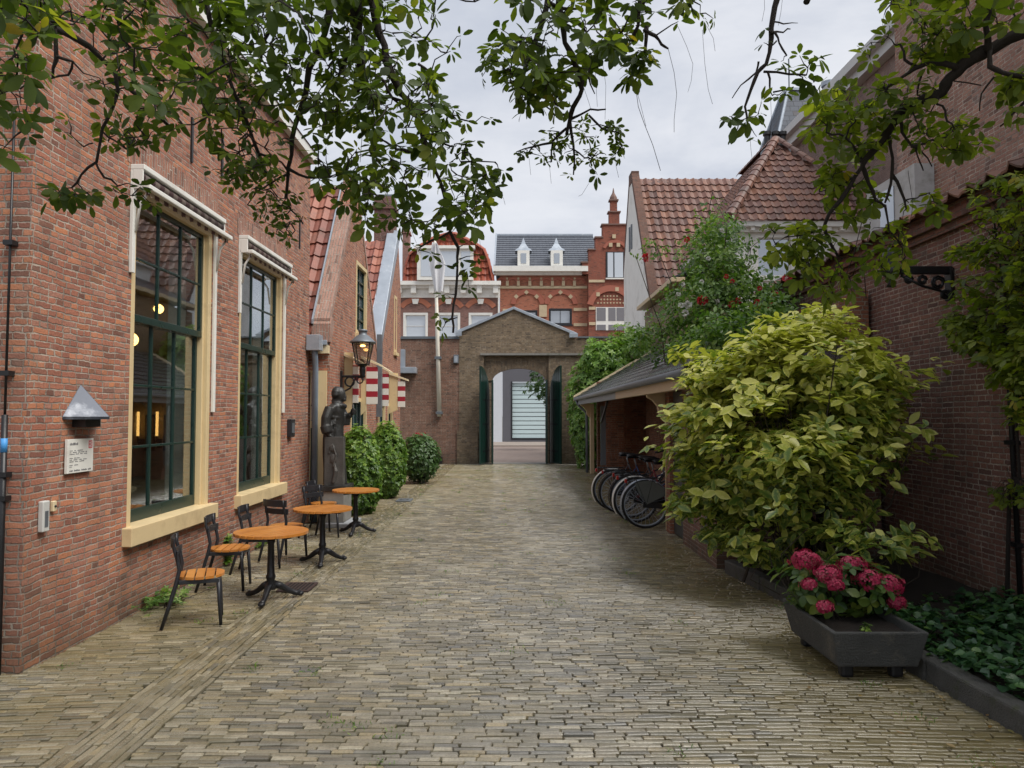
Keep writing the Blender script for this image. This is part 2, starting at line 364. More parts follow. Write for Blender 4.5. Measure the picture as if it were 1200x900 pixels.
M['lamp_glass'] = glass_mat('lamp_glass', tint=(0.75,0.72,0.70), amount=0.18)
M['glow'] = emissive('glow', (1.0,0.52,0.14), 4.0)
M['glow_soft'] = emissive('glow_soft', (1.0,0.50,0.13), 0.9)
M['interior'] = plain('interior', (0.40,0.32,0.20), 0.8, var=0.1)
M['interior_dark'] = plain('interior_dark', (0.10,0.075,0.05), 0.7, var=0.2)
def cloth(name, col, tr=0.4):
    k = NT(name); a = k.bsdf(col, 0.9); t = k.n('BsdfTranslucent'); k.set(t.inputs[0], col); mx = k.n('MixShader'); mx.inputs[0].default_value = tr
    k.t.links.new(a, mx.inputs[1]); k.t.links.new(t.outputs[0], mx.inputs[2]); return k.done(mx.outputs[0])
M['curtain'] = cloth('curtain', (0.6,0.58,0.52), 0.5)
M['flag'] = cloth('flag', (0.78,0.78,0.80), 0.3)
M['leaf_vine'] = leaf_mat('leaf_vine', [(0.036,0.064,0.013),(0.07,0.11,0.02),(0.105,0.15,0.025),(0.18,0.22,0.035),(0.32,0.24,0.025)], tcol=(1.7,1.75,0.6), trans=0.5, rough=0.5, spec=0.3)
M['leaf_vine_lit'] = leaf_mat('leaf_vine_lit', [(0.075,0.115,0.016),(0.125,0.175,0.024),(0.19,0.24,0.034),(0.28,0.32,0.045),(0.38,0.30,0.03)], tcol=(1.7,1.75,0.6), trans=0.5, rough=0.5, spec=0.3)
M['leaf_box'] = leaf_mat('leaf_box', [(0.035,0.085,0.014),(0.085,0.17,0.024),(0.15,0.26,0.035),(0.26,0.37,0.055)], trans=0.3)
M['leaf_laurel'] = leaf_mat('leaf_laurel', [(0.06,0.14,0.022),(0.12,0.24,0.035),(0.20,0.34,0.055),(0.30,0.43,0.085)], trans=0.28, rough=0.35)
M['leaf_dark'] = leaf_mat('leaf_dark', [(0.028,0.07,0.017),(0.055,0.12,0.026),(0.09,0.17,0.04)], trans=0.25)
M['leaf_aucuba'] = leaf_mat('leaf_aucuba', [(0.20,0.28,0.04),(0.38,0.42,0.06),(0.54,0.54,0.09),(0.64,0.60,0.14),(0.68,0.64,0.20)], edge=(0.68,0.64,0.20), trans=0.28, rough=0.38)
M['leaf_aucuba_low'] = leaf_mat('leaf_aucuba_low', [(0.045,0.10,0.02),(0.11,0.185,0.03),(0.24,0.30,0.05)], edge=(0.36,0.38,0.08), trans=0.25, rough=0.4)  # greener copy of leaf_aucuba for lower leaves, shade put into the colour
M['leaf_rose'] = leaf_mat('leaf_rose', [(0.055,0.12,0.024),(0.10,0.19,0.036),(0.165,0.27,0.055),(0.26,0.35,0.11)], trans=0.3)
M['leaf_ivy'] = leaf_mat('leaf_ivy', [(0.02,0.06,0.026),(0.042,0.11,0.042),(0.075,0.165,0.05),(0.15,0.26,0.055)], trans=0.2, rough=0.32)
M['leaf_hyd'] = leaf_mat('leaf_hyd', [(0.03,0.07,0.016),(0.055,0.11,0.024),(0.09,0.16,0.035),(0.16,0.20,0.03)], trans=0.28)
M['petal_pink'] = leaf_mat('petal_pink', [(0.26,0.012,0.045),(0.46,0.02,0.085),(0.58,0.04,0.12),(0.40,0.10,0.12)], trans=0.2, rough=0.6, tcol=(1.2,0.8,0.9))
M['petal_red'] = leaf_mat('petal_red', [(0.40,0.012,0.02),(0.58,0.02,0.035),(0.5,0.05,0.06)], trans=0.2, rough=0.6, tcol=(1.2,0.8,0.9))
M['petal_white'] = leaf_mat('petal_white', [(0.6,0.6,0.55),(0.75,0.75,0.72)], trans=0.2, rough=0.6, tcol=(1,1,1))

# ------------------------------------------------------------------ leaves
def leaves(name, P, D, N, L, W, mat, parent=None, tint=None, fold=0.18, droop=0.25, shape=(0.42, 0.8)):
    P, D, N = (np.asarray(q, dtype=np.float64) for q in (P, D, N)); n = len(P)
    L = np.broadcast_to(np.asarray(L, float), (n,)); W = np.broadcast_to(np.asarray(W, float), (n,))
    D = D/np.maximum(np.linalg.norm(D, axis=1, keepdims=True), 1e-6)
    S = np.cross(D, N); S /= np.maximum(np.linalg.norm(S, axis=1, keepdims=True), 1e-6); N = np.cross(S, D)
    a, b = shape
    prof = [(0, 0, 0, 0), (a*0.5, 0, -.25, 0), (a*0.42, .62, .3, 1), (a*0.42, -.62, .3, 1), (a*1.25, 0, -.35, 0), (a*1.2, 1.0, .5, 1), (a*1.2, -1.0, .5, 1), (b, 0, -.2, .1), (b*0.99, .62, .3, 1), (b*0.99, -.62, .3, 1), (1, 0, 0, .7)]; NV = 11
    # along, side (fraction of half-width), lift by fold, edge attribute
    V = np.empty((n, NV, 3)); E = np.empty((n, NV), np.float32)
    dr = RNG.uniform(0.3, 1.3, n)*droop
    for i, (t, s, h, e) in enumerate(prof):
        V[:, i] = P + D*(t*L)[:, None] + S*(s*W/2)[:, None] + N*((h*fold*W) - dr*L*t*t)[:, None]; E[:, i] = e
    tris = [(0,1,2),(0,3,1),(7,10,8),(7,9,10)]; quads = [(1,4,5,2),(1,3,6,4),(4,7,8,5),(4,6,9,7)]
    base = (np.arange(n)*NV)[:, None]
    T = np.concatenate([(np.array(t)[None, :] + base) for t in tris]); Q = np.concatenate([(np.array(q)[None, :] + base) for q in quads])
    off = np.array(wloc(parent)) if parent is not None else np.zeros(3)
    me = bpy.data.meshes.new(name); me.vertices.add(n*NV); me.vertices.foreach_set('co', (V.reshape(-1, 3) - off).ravel().astype(np.float32))
    loops = np.concatenate([T.ravel(), Q.ravel()]).astype(np.int32); me.loops.add(len(loops)); me.loops.foreach_set('vertex_index', loops)
    nt, nq = len(T), len(Q); me.polygons.add(nt+nq)
    me.polygons.foreach_set('loop_start', np.concatenate([np.arange(nt)*3, nt*3 + np.arange(nq)*4]).astype(np.int32))
    if tint is None: tint = RNG.random(n)
    at_ = me.attributes.new('rnd', 'FLOAT', 'POINT'); at_.data.foreach_set('value', np.repeat(np.asarray(tint, np.float32), NV))
    ae = me.attributes.new('edge', 'FLOAT', 'POINT'); ae.data.foreach_set('value', E.ravel())
    me.polygons.foreach_set('use_smooth', np.ones(nt+nq, bool))
    me.update(calc_edges=True); me.validate()
    return link_mesh(name, me, mat, parent)

def rv(n, z=(-1, 1)):
    v = RNG.normal(size=(n, 3)); return v/np.linalg.norm(v, axis=1, keepdims=True)

def rosettes(C, A, k, L, spread=1.0, tint=None, up=0.35):
    """k leaves round each centre C, fanned about the axis A -> arrays for leaves()."""
    n = len(C); A = A/np.linalg.norm(A, axis=1, keepdims=True)
    B = np.cross(A, rv(n)); B /= np.linalg.norm(B, axis=1, keepdims=True); Cx = np.cross(A, B)
    P, D, N, LL, TT = [], [], [], [], []
    for j in range(k):
        an = 2*np.pi*j/k + RNG.uniform(-.3, .3, n); tilt = RNG.uniform(0.1, 0.75, n)
        rad = B*np.cos(an)[:, None] + Cx*np.sin(an)[:, None]
        d = rad*spread + A*tilt[:, None]*up*2
        P.append(C + rad*0.004); D.append(d); N.append(A + rv(n)*0.25); LL.append(L*RNG.uniform(0.6, 1.1, n)); TT.append(np.clip(tint + RNG.normal(0, .12, n), 0, 1) if tint is not None else RNG.random(n))
    return np.concatenate(P), np.concatenate(D), np.concatenate(N), np.concatenate(LL), np.concatenate(TT)

def palmate(C, A, k, L, tint):
    """hanging leaves of k leaflets spread like fingers from each point C, pointing along A"""
    n = len(C); A = A/np.linalg.norm(A, axis=1, keepdims=True)
    UP = np.array([0, 0, 1.0]) + rv(n)*0.55
    B = np.cross(A, UP); B /= np.linalg.norm(B, axis=1, keepdims=True); U = np.cross(B, A)
    P, D, N, LL, TT = [], [], [], [], []
    for j in range(k):
        an = np.radians(-105 + 210*j/(k-1)) + RNG.normal(0, .14, n)
        d = A*np.cos(an)[:, None] + B*np.sin(an)[:, None] + U*RNG.normal(-.12, .18, n)[:, None]
        P.append(C + d*0.012); D.append(d); N.append(U + rv(n)*0.3); LL.append(L*RNG.uniform(.72, 1.1, n)*(1-0.25*abs(j-(k-1)/2)/(k/2))); TT.append(np.clip(tint + RNG.normal(0, .06, n), 0, 1))
    return np.concatenate(P), np.concatenate(D), np.concatenate(N), np.concatenate(LL), np.concatenate(TT)

def blob(c, r, n, seed=0, shell=0.55, amp=0.22, freq=1.6, flat=True):
    """points spread through an uneven ellipsoid, with outward directions"""
    d = rv(n); rr = RNG.random(n)**0.5*(1-shell) + shell
    k = np.array([1 + amp*noise.noise(Vector(q)*freq + Vector((seed*7.3, seed, 3))) + amp*0.7*noise.noise(Vector(q)*freq*2.7 + Vector((seed, 9, seed*3.1))) for q in d])
    r = np.array(r); P = np.array(c) + d*r*(rr*k)[:, None]
    nrm = d/r; nrm /= np.linalg.norm(nrm, axis=1, keepdims=True)
    return P, nrm, rr
# ================================================================== SETTING: ground, paving, street
def ground_mat():
    k = NT('far_ground'); c = k.mix(k.noise(k.pos(), 0.4, 5), (0.07,0.065,0.05), (0.12,0.11,0.085)); return k.done(k.bsdf(c, 0.9))
g = MB().box(-300, 300, -60, 900, -0.5, -0.06).build('ground', ground_mat()); g['kind'] = 'structure'

def paver_mat():
    k = NT('pavers'); p = k.pos(); r = k.attr()
    c = k.ramp(r, [((0.085,0.08,0.068),0.0),((0.29,0.245,0.155),0.22),((0.21,0.195,0.15),0.4),((0.42,0.335,0.19),0.55),((0.15,0.15,0.14),0.7),((0.35,0.31,0.23),0.84),((0.52,0.46,0.33),1.0)])
    big = k.noise(p, 0.55, 5, 0.6); mid = k.noise(p, 4.0, 5, 0.65); f = k.noise(p, 70.0, 4, 0.7); vf = k.noise(p, 240.0, 3, 0.6)
    c = k.mix(k.math('MULTIPLY', k.smooth(f, 0.40, 0.78), 0.55), c, (0.05,0.044,0.034))
    c = k.mix(k.math('MULTIPLY', k.smooth(mid, 0.42, 0.72), 0.45), c, (0.085,0.082,0.04))       # moss film
    c = k.mix(0.18, c, (0.24,0.205,0.135)); c = k.mix(k.math('MULTIPLY', k.smooth(k.noise(p, 1.1, 6, 0.7), 0.50, 0.70), 0.5), c, (0.075,0.062,0.042)); c = k.mix(k.math('MULTIPLY', k.smooth(k.noise(p, 0.75, 5, 0.65, 0.5), 0.54, 0.68), 0.45), c, (0.40,0.36,0.27))
    x, y, z = k.sep(p)[:3]
    edge = k.math('MAXIMUM', k.smooth(x, 0.4, 2.4), k.math('MULTIPLY', k.smooth(x, -1.3, -3.0), 0.6)); edge2 = k.smooth(y, 12.0, 24.0)
    mossy = k.math('MAXIMUM', edge, k.math('MULTIPLY', edge2, 0.85))
    c = k.mix(k.math('MULTIPLY', k.math('MULTIPLY', mossy, k.smooth(big, 0.3, 0.6)), 0.62), c, (0.20,0.155,0.05))
    wet = k.smooth(k.noise(p, 0.8, 4, 0.6), 0.35, 0.65)
    ro = k.mixf(wet, 0.09, 0.28); ro = k.math('ADD', ro, k.math('MULTIPLY', k.math('SUBTRACT', f, 0.5), 0.25))
    h = k.math('ADD', k.math('MULTIPLY', f, 0.7), k.math('MULTIPLY', vf, 0.3))
    return k.done(k.bsdf(c, ro, 0, k.bump(h, 0.6, 0.004), 0.8))
def joint_mat():
    k = NT('paving_joints'); p = k.pos()
    c = k.mix(k.smooth(k.noise(p, 3.0, 5, 0.7), 0.4, 0.62), (0.016,0.013,0.009), (0.035,0.042,0.012))
    return k.done(k.bsdf(c, 0.95, 0, k.bump(k.noise(p, 60, 4), 1.0, 0.01)))
M['paver'] = paver_mat(); M['joint'] = joint_mat()
b = MB().box(-9, 3.4, 0.5, 28.4, -0.07, -0.030).build('paving_bed', M['joint']); b['kind'] = 'structure'

def pavers(name, cells):
    """cells: centre, half length axis angle, half length, half width -> one mesh of separate bevelled clinkers"""
    C = np.array(cells); n = len(C); cx, cy, an, hl, hw = C.T
    ca, sa = np.cos(an), np.sin(an)
    z = np.array([.010*noise.noise(Vector((a*.55, b*.55, 4))) + .004*noise.noise(Vector((a*2.1, b*2.1, 9))) - .006 for a, b in zip(cx, cy)]) + RNG.normal(0, .0026, n); tx = RNG.normal(0, .007, n); ty = RNG.normal(0, .022, n)
    V = np.empty((n, 12, 3)); ch = 0.005
    sq = [(-1,-1),(1,-1),(1,1),(-1,1)]
    jit = RNG.normal(0, .0034, (n, 4, 2))
    for lev, (ins, dz) in enumerate(((0, -0.04), (0, -0.006), (ch, 0.0))):
        for q, (sx, sy) in enumerate(sq):
            lx = sx*(hl-ins) + jit[:, q, 0]; ly = sy*(hw-ins) + jit[:, q, 1]
            V[:, lev*4+q, 0] = cx + lx*ca - ly*sa; V[:, lev*4+q, 1] = cy + lx*sa + ly*ca
            V[:, lev*4+q, 2] = z + dz + lx*tx + ly*ty
    fc = [(8,9,10,11)] + [(lev*4+q, lev*4+(q+1) % 4, (lev+1)*4+(q+1) % 4, (lev+1)*4+q) for lev in (0,1) for q in range(4)]
    base = (np.arange(n)*12)[:, None, None]; Fq = (np.array(fc)[None] + base).reshape(-1, 4)
    me = bpy.data.meshes.new(name); me.vertices.add(n*12); me.vertices.foreach_set('co', V.ravel().astype(np.float32))
    me.loops.add(Fq.size); me.loops.foreach_set('vertex_index', Fq.ravel().astype(np.int32))
    me.polygons.add(len(Fq)); me.polygons.foreach_set('loop_start', (np.arange(len(Fq))*4).astype(np.int32))
    a = me.attributes.new('rnd', 'FLOAT', 'POINT'); a.data.foreach_set('value', np.repeat(RNG.random(n), 12).astype(np.float32))
    me.polygons.foreach_set('use_smooth', np.zeros(len(Fq), bool)); me.update(calc_edges=True); o = link_mesh(name, me, M['paver'], None); o['kind'] = 'structure'; return o
def rows_x(x0f, x1f, y0, y1, rh=0.045, bl=0.18, slant=0.0):
    out = []; y = y0; j = 0
    while y < y1:
        hh = rh*random.uniform(.84, 1.16)
        x = x0f(y) - random.random()*bl; xe = x1f(y)
        while x < xe:
            l = bl*random.uniform(.55, 1.18); a, e = max(x, x0f(y)), min(x+l, xe)
            if e - a > 0.03:
                mx = (a+e)/2; wob = lambda q: 0.035*math.sin(q*0.55+y*0.21) + 0.016*math.sin(q*1.7+y*.9+1) + slant*q
                out.append((mx, y+hh/2 + wob(mx) + random.gauss(0, .002), math.atan((wob(e)-wob(a))/(e-a)) + random.gauss(0, .012), (e-a)/2-0.0028, hh/2-0.0056))
            x += l
        y += hh; j += 1
    return out
S0, S1 = -2.50, -2.09
cells = rows_x(lambda y: S1+0.006, lambda y: 3.3, 2.2, 28.3, slant=-0.012)
cells += rows_x(lambda y: (-7.0 if y < 5.80 else -3.55 if y < 12.85 else -3.25 if y < 21.2 else -4.4), lambda y: S0-0.006, 2.2, 28.3, slant=0.05)
pavers('courtyard_paving', cells)
st = []
nrow = 9; rw = (S1-S0)/nrow
for i in range(nrow):
    y = 2.0 - random.random()*.2
    while y < 28.3:
        l = 0.18*random.uniform(.65, 1.15); xx = S0 + rw*(i+.5) + 0.005*math.sin(y*.8)
        st.append((xx, y+l/2, math.pi/2 + random.gauss(0, .01), l/2-.0035, rw/2-.0035)); y += l
pavers('gutter_paving', st)
# street beyond the gate
def street_mat():
    k = NT('street_brick'); p = k.pos(); c = k.mix(k.noise(p, 1.2, 5), (0.17,0.13,0.11), (0.26,0.20,0.17)); return k.done(k.bsdf(c, 0.7, 0, k.bump(k.noise(p, 30, 4), 0.5, 0.01)))
s = MB().box(-30, 30, 28.4, 43.5, -0.055, -0.012).build('street', street_mat()); s['kind'] = 'structure'
s = MB().box(-30, 30, 43.5, 49.9, -0.055, 0.06).build('pavement', plain('pavement_slab', (0.25,0.21,0.18), 0.8, var=0.2, scale=1.5)); s['kind'] = 'structure'
s = MB().box(-1.05, 1.45, 28.02, 28.72, -0.05, 0.012).build('threshold_paving', M['stone']); s['kind'] = 'structure'

# ================================================================== BIG BRICK BUILDING ON THE LEFT
LX = -3.53; YE = 12.85; YC = 5.40; EV = 6.25
fl = Fr((LX, 0, 0), (0, 1, 0), (1, 0, 0))
big = thing('brick_building', 'long weathered red brick building with two tall cream framed sash windows', 'building', (LX, 9.0, 0))
W1 = (6.84, 8.68); W2 = (9.56, 11.36); WZ0, WZ1 = 0.80, 4.02
mb = MB(); fl.wall(mb, YC, YE, -0.05, EV, [(*W1, WZ0, WZ1), (*W2, WZ0, WZ1)], 0.34)
fn = Fr((0, YC, 0), (1, 0, 0), (0, -1, 0))
mb.box(-9.0, LX-0.34, YC, YC+0.34, -0.05, EV)                         # near end wall, butted behind the corner
fl.box(mb, YE-0.34, YE, -0.05, EV, -5.4, -0.34)
mb.build('wall', M['brick_left'], big, fix=True)
mb = MB(); 
for w in (W1, W2): fl.box(mb, w[0]-0.12, w[1]+0.12, WZ1+0.16, WZ1+0.42, -0.05, 0.004)
mb.build('flat_arch', M['brick_left_v'], big)
mb = MB()                                                             # eaves board, gutter and roof
fl.box(mb, YC-0.05, YE+0.05, EV, EV+0.16, -0.3, 0.10); mb.build('eaves_board', M['white'], big)
mb = MB(); mb.prism([(LX+0.12, YC-0.08, EV+0.16), (-6.4, YC-0.08, EV+3.4), (-9.3, YC-0.08, EV+0.16)], (0, YE-YC+0.16, 0)); mb.build('roof', M['tile_dull'], big)
for yy, z0 in ((8.05, 4.62), (8.9, 4.72), (12.2, 4.6)): mb = MB(); mb.box(LX-0.05, LX+0.02, yy-.02, yy+.02, z0, z0+0.5); mb.build('wall_anchor', M['black'], big)
# interior room
mb = MB(); mb.box(-8.6, -8.5, YC+.4, YE-.4, 0.1, 4.6); mb.box(-8.5, LX-.36, YC+.36, YC+.45, .1, 4.6); mb.box(-8.5, LX-.36, YE-.46, YE-.36, .1, 4.6)
mb.box(-8.5, LX-.36, YC+.45, YE-.46, 4.5, 4.6); mb.build('room_wall', M['interior'], big)
mb = MB(); mb.box(-8.5, LX-.36, YC+.45, YE-.46, 0.1, 0.3); mb.build('room_floor', M['interior_dark'], big)

def sash_window(parent, w):
    u0, u1 = w
    mb = MB(); j = 0.085
    fl.box(mb, u0, u0+j, WZ0, WZ1, -0.16, -0.004); fl.box(mb, u1-j, u1, WZ0, WZ1, -0.16, -0.004); fl.box(mb, u0+j, u1-j, WZ1-j, WZ1, -0.16, -0.006)
    for a in (u0+j, u1-j-0.03): fl.box(mb, a, a+0.03, WZ0, WZ1-j, -0.16, -0.05)           # parting bead
    fr = mb.build('window', M['cream'], parent, bevel=0.006)
    mb = MB(); fl.box(mb, u0-0.07, u1+0.07, WZ0-0.15, WZ0+0.02, -0.19, 0.09); mb.build('sill', M['cream'], fr, bevel=0.008)
    a, b_ = u0+j+0.03, u1-j-0.03; zm = 2.76
    def sash(z0, z1, n0, n1, rows, rail_b, rail_t, name):
        mb = MB(); s_ = 0.045
        fl.box(mb, a, a+s_, z0, z1, n0, n1); fl.box(mb, b_-s_, b_, z0, z1, n0, n1)
        fl.box(mb, a+s_, b_-s_, z0, z0+rail_b, n0, n1); fl.box(mb, a+s_, b_-s_, z1-rail_t, z1, n0, n1)
        gw = (b_-a-2*s_)/3
        for i in (1, 2): fl.box(mb, a+s_+gw*i-.013, a+s_+gw*i+.013, z0+rail_b, z1-rail_t, n0+.008, n1-.004)
        gh = (z1-z0-rail_b-rail_t)/rows
        for i in range(1, rows): fl.box(mb, a+s_, b_-s_, z0+rail_b+gh*i-.012, z0+rail_b+gh*i+.012, n0+.006, n1-.007)
        so = mb.build(name, M['sash'], fr, bevel=0.003)
        mb = MB(); fl.box(mb, a+s_*.5, b_-s_*.5, z0+rail_b*.5, z1-rail_t*.5, (n0+n1)/2-.002, (n0+n1)/2+.002); mb.build('glass', M['pane'], fr)
    sash(zm-0.02, WZ1-j, -0.105, -0.062, 2, 0.07, 0.05, 'upper_sash')
    sash(WZ0+0.02, zm+0.02, -0.158, -0.112, 3, 0.12, 0.045, 'lower_sash')
    mb = MB()                                                        # sheer curtain at the far side, gathered
    for (q0, q1) in ((b_-0.42, b_),(a, a+0.10)):
        n = 26; pts = [(q0+(q1-q0)*i/n, -0.26+0.02*math.sin(i*2.1)) for i in range(n+1)]
        for (p0, p1) in zip(pts, pts[1:]): mb.add([fl.P(p0[0], WZ0+.1, p0[1]), fl.P(p1[0], WZ0+.1, p1[1]), fl.P(p1[0], WZ1-.15, p1[1]), fl.P(p0[0], WZ1-.15, p0[1])], [(0,1,2,3)])
    mb.build('curtain', M['curtain'], fr, smooth=True, fix=False)
sash_window(big, W1); sash_window(big, W2)

def stripe_mat(name, a, b_, wid):
    k = NT(name); y = k.sep(k.obj())[1]; s_ = k.math('GREATER_THAN', k.math('FRACT', k.math('DIVIDE', y, wid)), 0.5)
    return k.done(k.bsdf(k.mix(s_, a, b_), 0.8))
M['awning_cloth'] = stripe_mat('awning_cloth', (0.46,0.36,0.26), (0.10,0.045,0.04), 0.19)
M['awning_dark'] = stripe_mat('awning_dark', (0.13,0.10,0.085), (0.045,0.02,0.02), 0.19)
def awning(w, label):
    u0, u1 = w[0]-0.06, w[1]+0.07
    t = thing('awning', label, 'awning', fl.P(w[0], 3.9), 'rolled up striped awnings over the tall windows')
    mb = MB(); fl.poly(mb, [(u0, 4.12), (u1, 4.12), (u1, 4.17), (u0, 4.17)], 0.0, 0.13); fl.box(mb, u0, u1, 3.98, 4.12, 0.0, 0.02)
    fl.box(mb, u0, u0+.015, 3.94, 4.12, 0.02, 0.12); fl.box(mb, u1-.015, u1, 3.94, 4.12, 0.02, 0.12); mb.build('cassette', M['white'], t, bevel=0.006)
    mb = MB(); mb.tube([fl.P(u0+.03, 4.065, .075), fl.P(u1-.03, 4.065, .075)], 0.042, 12); mb.build('rolled_fabric', M['awning_dark'], t, smooth=True)
    mb = MB(); fl.box(mb, u0-.03, u1+.03, 3.925, 3.975, 0.13, 0.20); mb.build('front_bar', M['white'], t, bevel=0.01)
    mb = MB(); n = 60
    for i in range(n):
        a, b2 = u0+(u1-u0)*i/n, u0+(u1-u0)*(i+1)/n; d = lambda u: 3.872 + 0.018*abs(math.sin((u-u0)/0.095*math.pi))
        fl.poly(mb, [(a, d(a)), (b2, d(b2)), (b2, 3.927), (a, 3.927)], 0.150, 0.154)
    mb.build('valance', M['awning_cloth'], t)
    for (uu, zb, w_) in ((u0, 3.16, .055), (u1-.055, 1.88, .055)):
        mb = MB(); fl.box(mb, uu, uu+w_, zb, 3.98, 0.002, 0.035); mb.build('guide_rail', M['white'], t, bevel=0.004)
    for uu in (u0+.04, u1-.04): mb = MB(); mb.tube([fl.P(uu, 3.55, .04), fl.P(uu, 3.80, .075), fl.P(uu, 3.93, .16)], 0.014, 8); mb.build('arm', M['white'], t, smooth=True)
awning(W1, 'rolled striped awning in a white box over the nearer tall window')
awning(W2, 'rolled striped awning in a white box over the farther tall window')

# things inside, seen through the panes
def pendant(px, py, X, r, label):
    p = at_x(px, py, X)
    t = thing('pendant_lamp', label, 'lamp', p, 'lit globe lamps inside the building')
    MB().ball(p, r, n=14, m=10).build('globe', M['glow'], t, smooth=True)
    MB().tube([p + Vector((0,0,r)), (p.x, p.y, 4.5)], 0.008, 6).build('cord', M['black'], t)
pendant(186, 362, -5.6, 0.075, 'small lit globe lamp seen through the upper panes of the nearer window')
pendant(154, 398, -4.9, 0.085, 'small lit globe lamp at the left edge of the nearer window below the meeting rail')
pendant(281, 469, -5.2, 0.06, 'small lit lamp seen at the left edge of the farther tall window')
IY = YE-.47
def wall_light(px, label):
    p = at(px, 500, IY); t = thing('wall_light', label, 'lamp', p, 'lit wall lights inside the building')
    MB().tube([(p.x, IY-.12, 1.5), (p.x, IY-.12, 1.9)], .022, 10).build('shade', M['glow_soft'], t, smooth=True); MB().tube([(p.x, IY-.03, 1.42), (p.x, IY-.12, 1.40), (p.x, IY-.12, 1.498)], .012, 6).build('arm', M['black'], t)
    MB().box(p.x-.04, p.x+.04, IY-.029, IY-.003, 1.3, 1.45).build('backplate', M['black'], t)
for px, lb in ((166, 'warm upright wall light seen leftmost through the nearer window'), (188, 'warm upright wall light seen between two pictures through the nearer window'), (208, 'warm upright wall light seen rightmost through the nearer window')): wall_light(px, lb)
def picture(px, label):
    p = at(px, 505, IY); t = thing('framed_picture', label, 'picture', p, 'dark framed pictures inside')
    MB().box(p.x-.085, p.x+.085, IY-.04, IY-.003, 1.25, 1.85).build('frame', M['black'], t, bevel=0.01)
    MB().box(p.x-.06, p.x+.06, IY-.048, IY-.041, 1.31, 1.79).build('canvas', M['interior_dark'], t)
picture(177, 'dark framed picture on the inside wall, nearer the left wall light'); picture(198.5, 'dark framed picture on the inside wall, nearer the right wall light')
p = Vector((-4.75, 7.55, 0.3))
t = thing('cafe_guest', 'white haired person in grey clothes seated behind the nearer window', 'person', p)
mb = MB()
mb.tube([p+Vector((0,0,.42)), p+Vector((0,0,.6)), p+Vector((.01,.02,.82)), p+Vector((.02,.03,.95)), p+Vector((.03,.03,1.0))], [.19,.18,.21,.15,.07], 12)
mb.tube([p+Vector((.02,.03,.98)), p+Vector((.05,.03,1.09))], [.06,.06], 10); mb.ball(p+Vector((.08,.03,1.19)), .10, .085, .125)
mb.ball(p+Vector((.175,.03,1.18)), .022)
for s_ in (-1, 1):
    mb.tube([p+Vector((.01,.19*s_+.03,.92)), p+Vector((.10,.25*s_+.03,.68)), p+Vector((.34,.16*s_+.03,.62))], [.062,.052,.04], 9)
    mb.ball(p+Vector((.38,.15*s_+.03,.62)), .045, .035, .03)
    mb.tube([p+Vector((0,.09*s_,.44)), p+Vector((.40,.11*s_,.44)), p+Vector((.42,.11*s_,.04)), p+Vector((.52,.11*s_,.02))], [.095,.075,.05,.04], 9)
mb.build('body', plain('grey_wool', (0.16,0.16,0.17), 0.9), t, remesh=0.02)
mb = MB(); mb.ball(p+Vector((.055,.03,1.23)), .115, .105, .115); mb.build('hair', plain('white_hair', (0.62,0.61,0.58), 0.9), t, smooth=True)
t = thing('cafe_stool', 'dark stool under the seated guest behind the nearer window', 'stool', p)
MB().box(p.x-.2, p.x+.2, p.y-.2, p.y+.2, .62, .66).build('seat', M['interior_dark'], t, bevel=.01)
mb = MB()
for sx in (-1,1):
    for sy in (-1,1): mb = MB(); mb.box(p.x+sx*.17-.02, p.x+sx*.17+.02, p.y+sy*.17-.02, p.y+sy*.17+.02, .3, .62); mb.build('leg', M['interior_dark'], t)
p = Vector((-4.5, 8.15, 0.3)); t = thing('indoor_table', 'pale wooden table standing indoors behind the nearer window', 'table', p)
MB().lathe([(.34,.70),(.36,.71),(.36,.74),(.34,.75)], p, 24).build('table_top', M['beam'], t); MB().lathe([(.22,0),(.22,.03),(.03,.06),(.03,.70)], p, 14).build('pedestal', M['black'], t)

# ------------------------------------------------ small things on the brick wall
pA, pB, pT = fl.P(5.83, 1.835), fl.P(6.36, 1.835), fl.P(6.07, 2.10)
pF = Vector((-3.27, 6.04, 1.835))
t = thing('wall_lamp', 'grey metal pyramid shaped outdoor lamp on the brick wall above the white notice', 'lamp', fl.P(6.08, 1.83))
mb = MB(); mb.add([pA, pF, pB, pT], [(0,1,3),(1,2,3),(0,3,2)]); dz = Vector((0,0,-.022)); mb.add([pA, pF, pB, pA+dz, pF+dz, pB+dz], [(0,1,4,3),(1,2,5,4),(2,0,3,5)])
mb.build('lamp_shade', M['lampmetal'], t, bevel=0.003)
mb = MB(); mb.box(LX+.004, LX+.11, 5.96, 6.18, 1.75, 1.82); mb.build('light_box', M['black'], t)
t = thing('wall_notice', 'white notice with small grey lines and a red corner square on the brick wall', 'sign', fl.P(6.03, 1.5))
MB().box(LX+.012, LX+.035, 5.855, 6.215, 1.385, 1.655).build('board', M['white'], t, bevel=0.002)
k = MB(); zz = 1.655; y0 = 5.885
def words(mb, z, hgt, ws, y=y0):
    for wd in ws:
        n = max(1, int(wd/0.011))
        for i in range(n): mb.box(LX+.0352, LX+.0362, y+i*.011, y+i*.011+.008*random.uniform(.7, 1.1), z, z+hgt*random.choice((1, .75, .75, 1)))
        y += wd + .012
inks = MB(); words(inks, 1.607, .020, [.115])
for z_, ws in ((1.560,[.05,.03,.08]),(1.546,[.03,.06,.09,.03]),(1.532,[.07,.05,.04,.05]),(1.500,[.05,.08]),(1.486,[.04,.06,.05,.06]),(1.472,[.06,.05,.07]),(1.445,[.05,.06]),(1.432,[.04])): words(inks, z_, .0075, ws)
words(inks, 1.398, .013, [.05,.09,.08,.05])
inks.build('lettering', plain('ink', (0.12,0.12,0.13), 0.6), t)
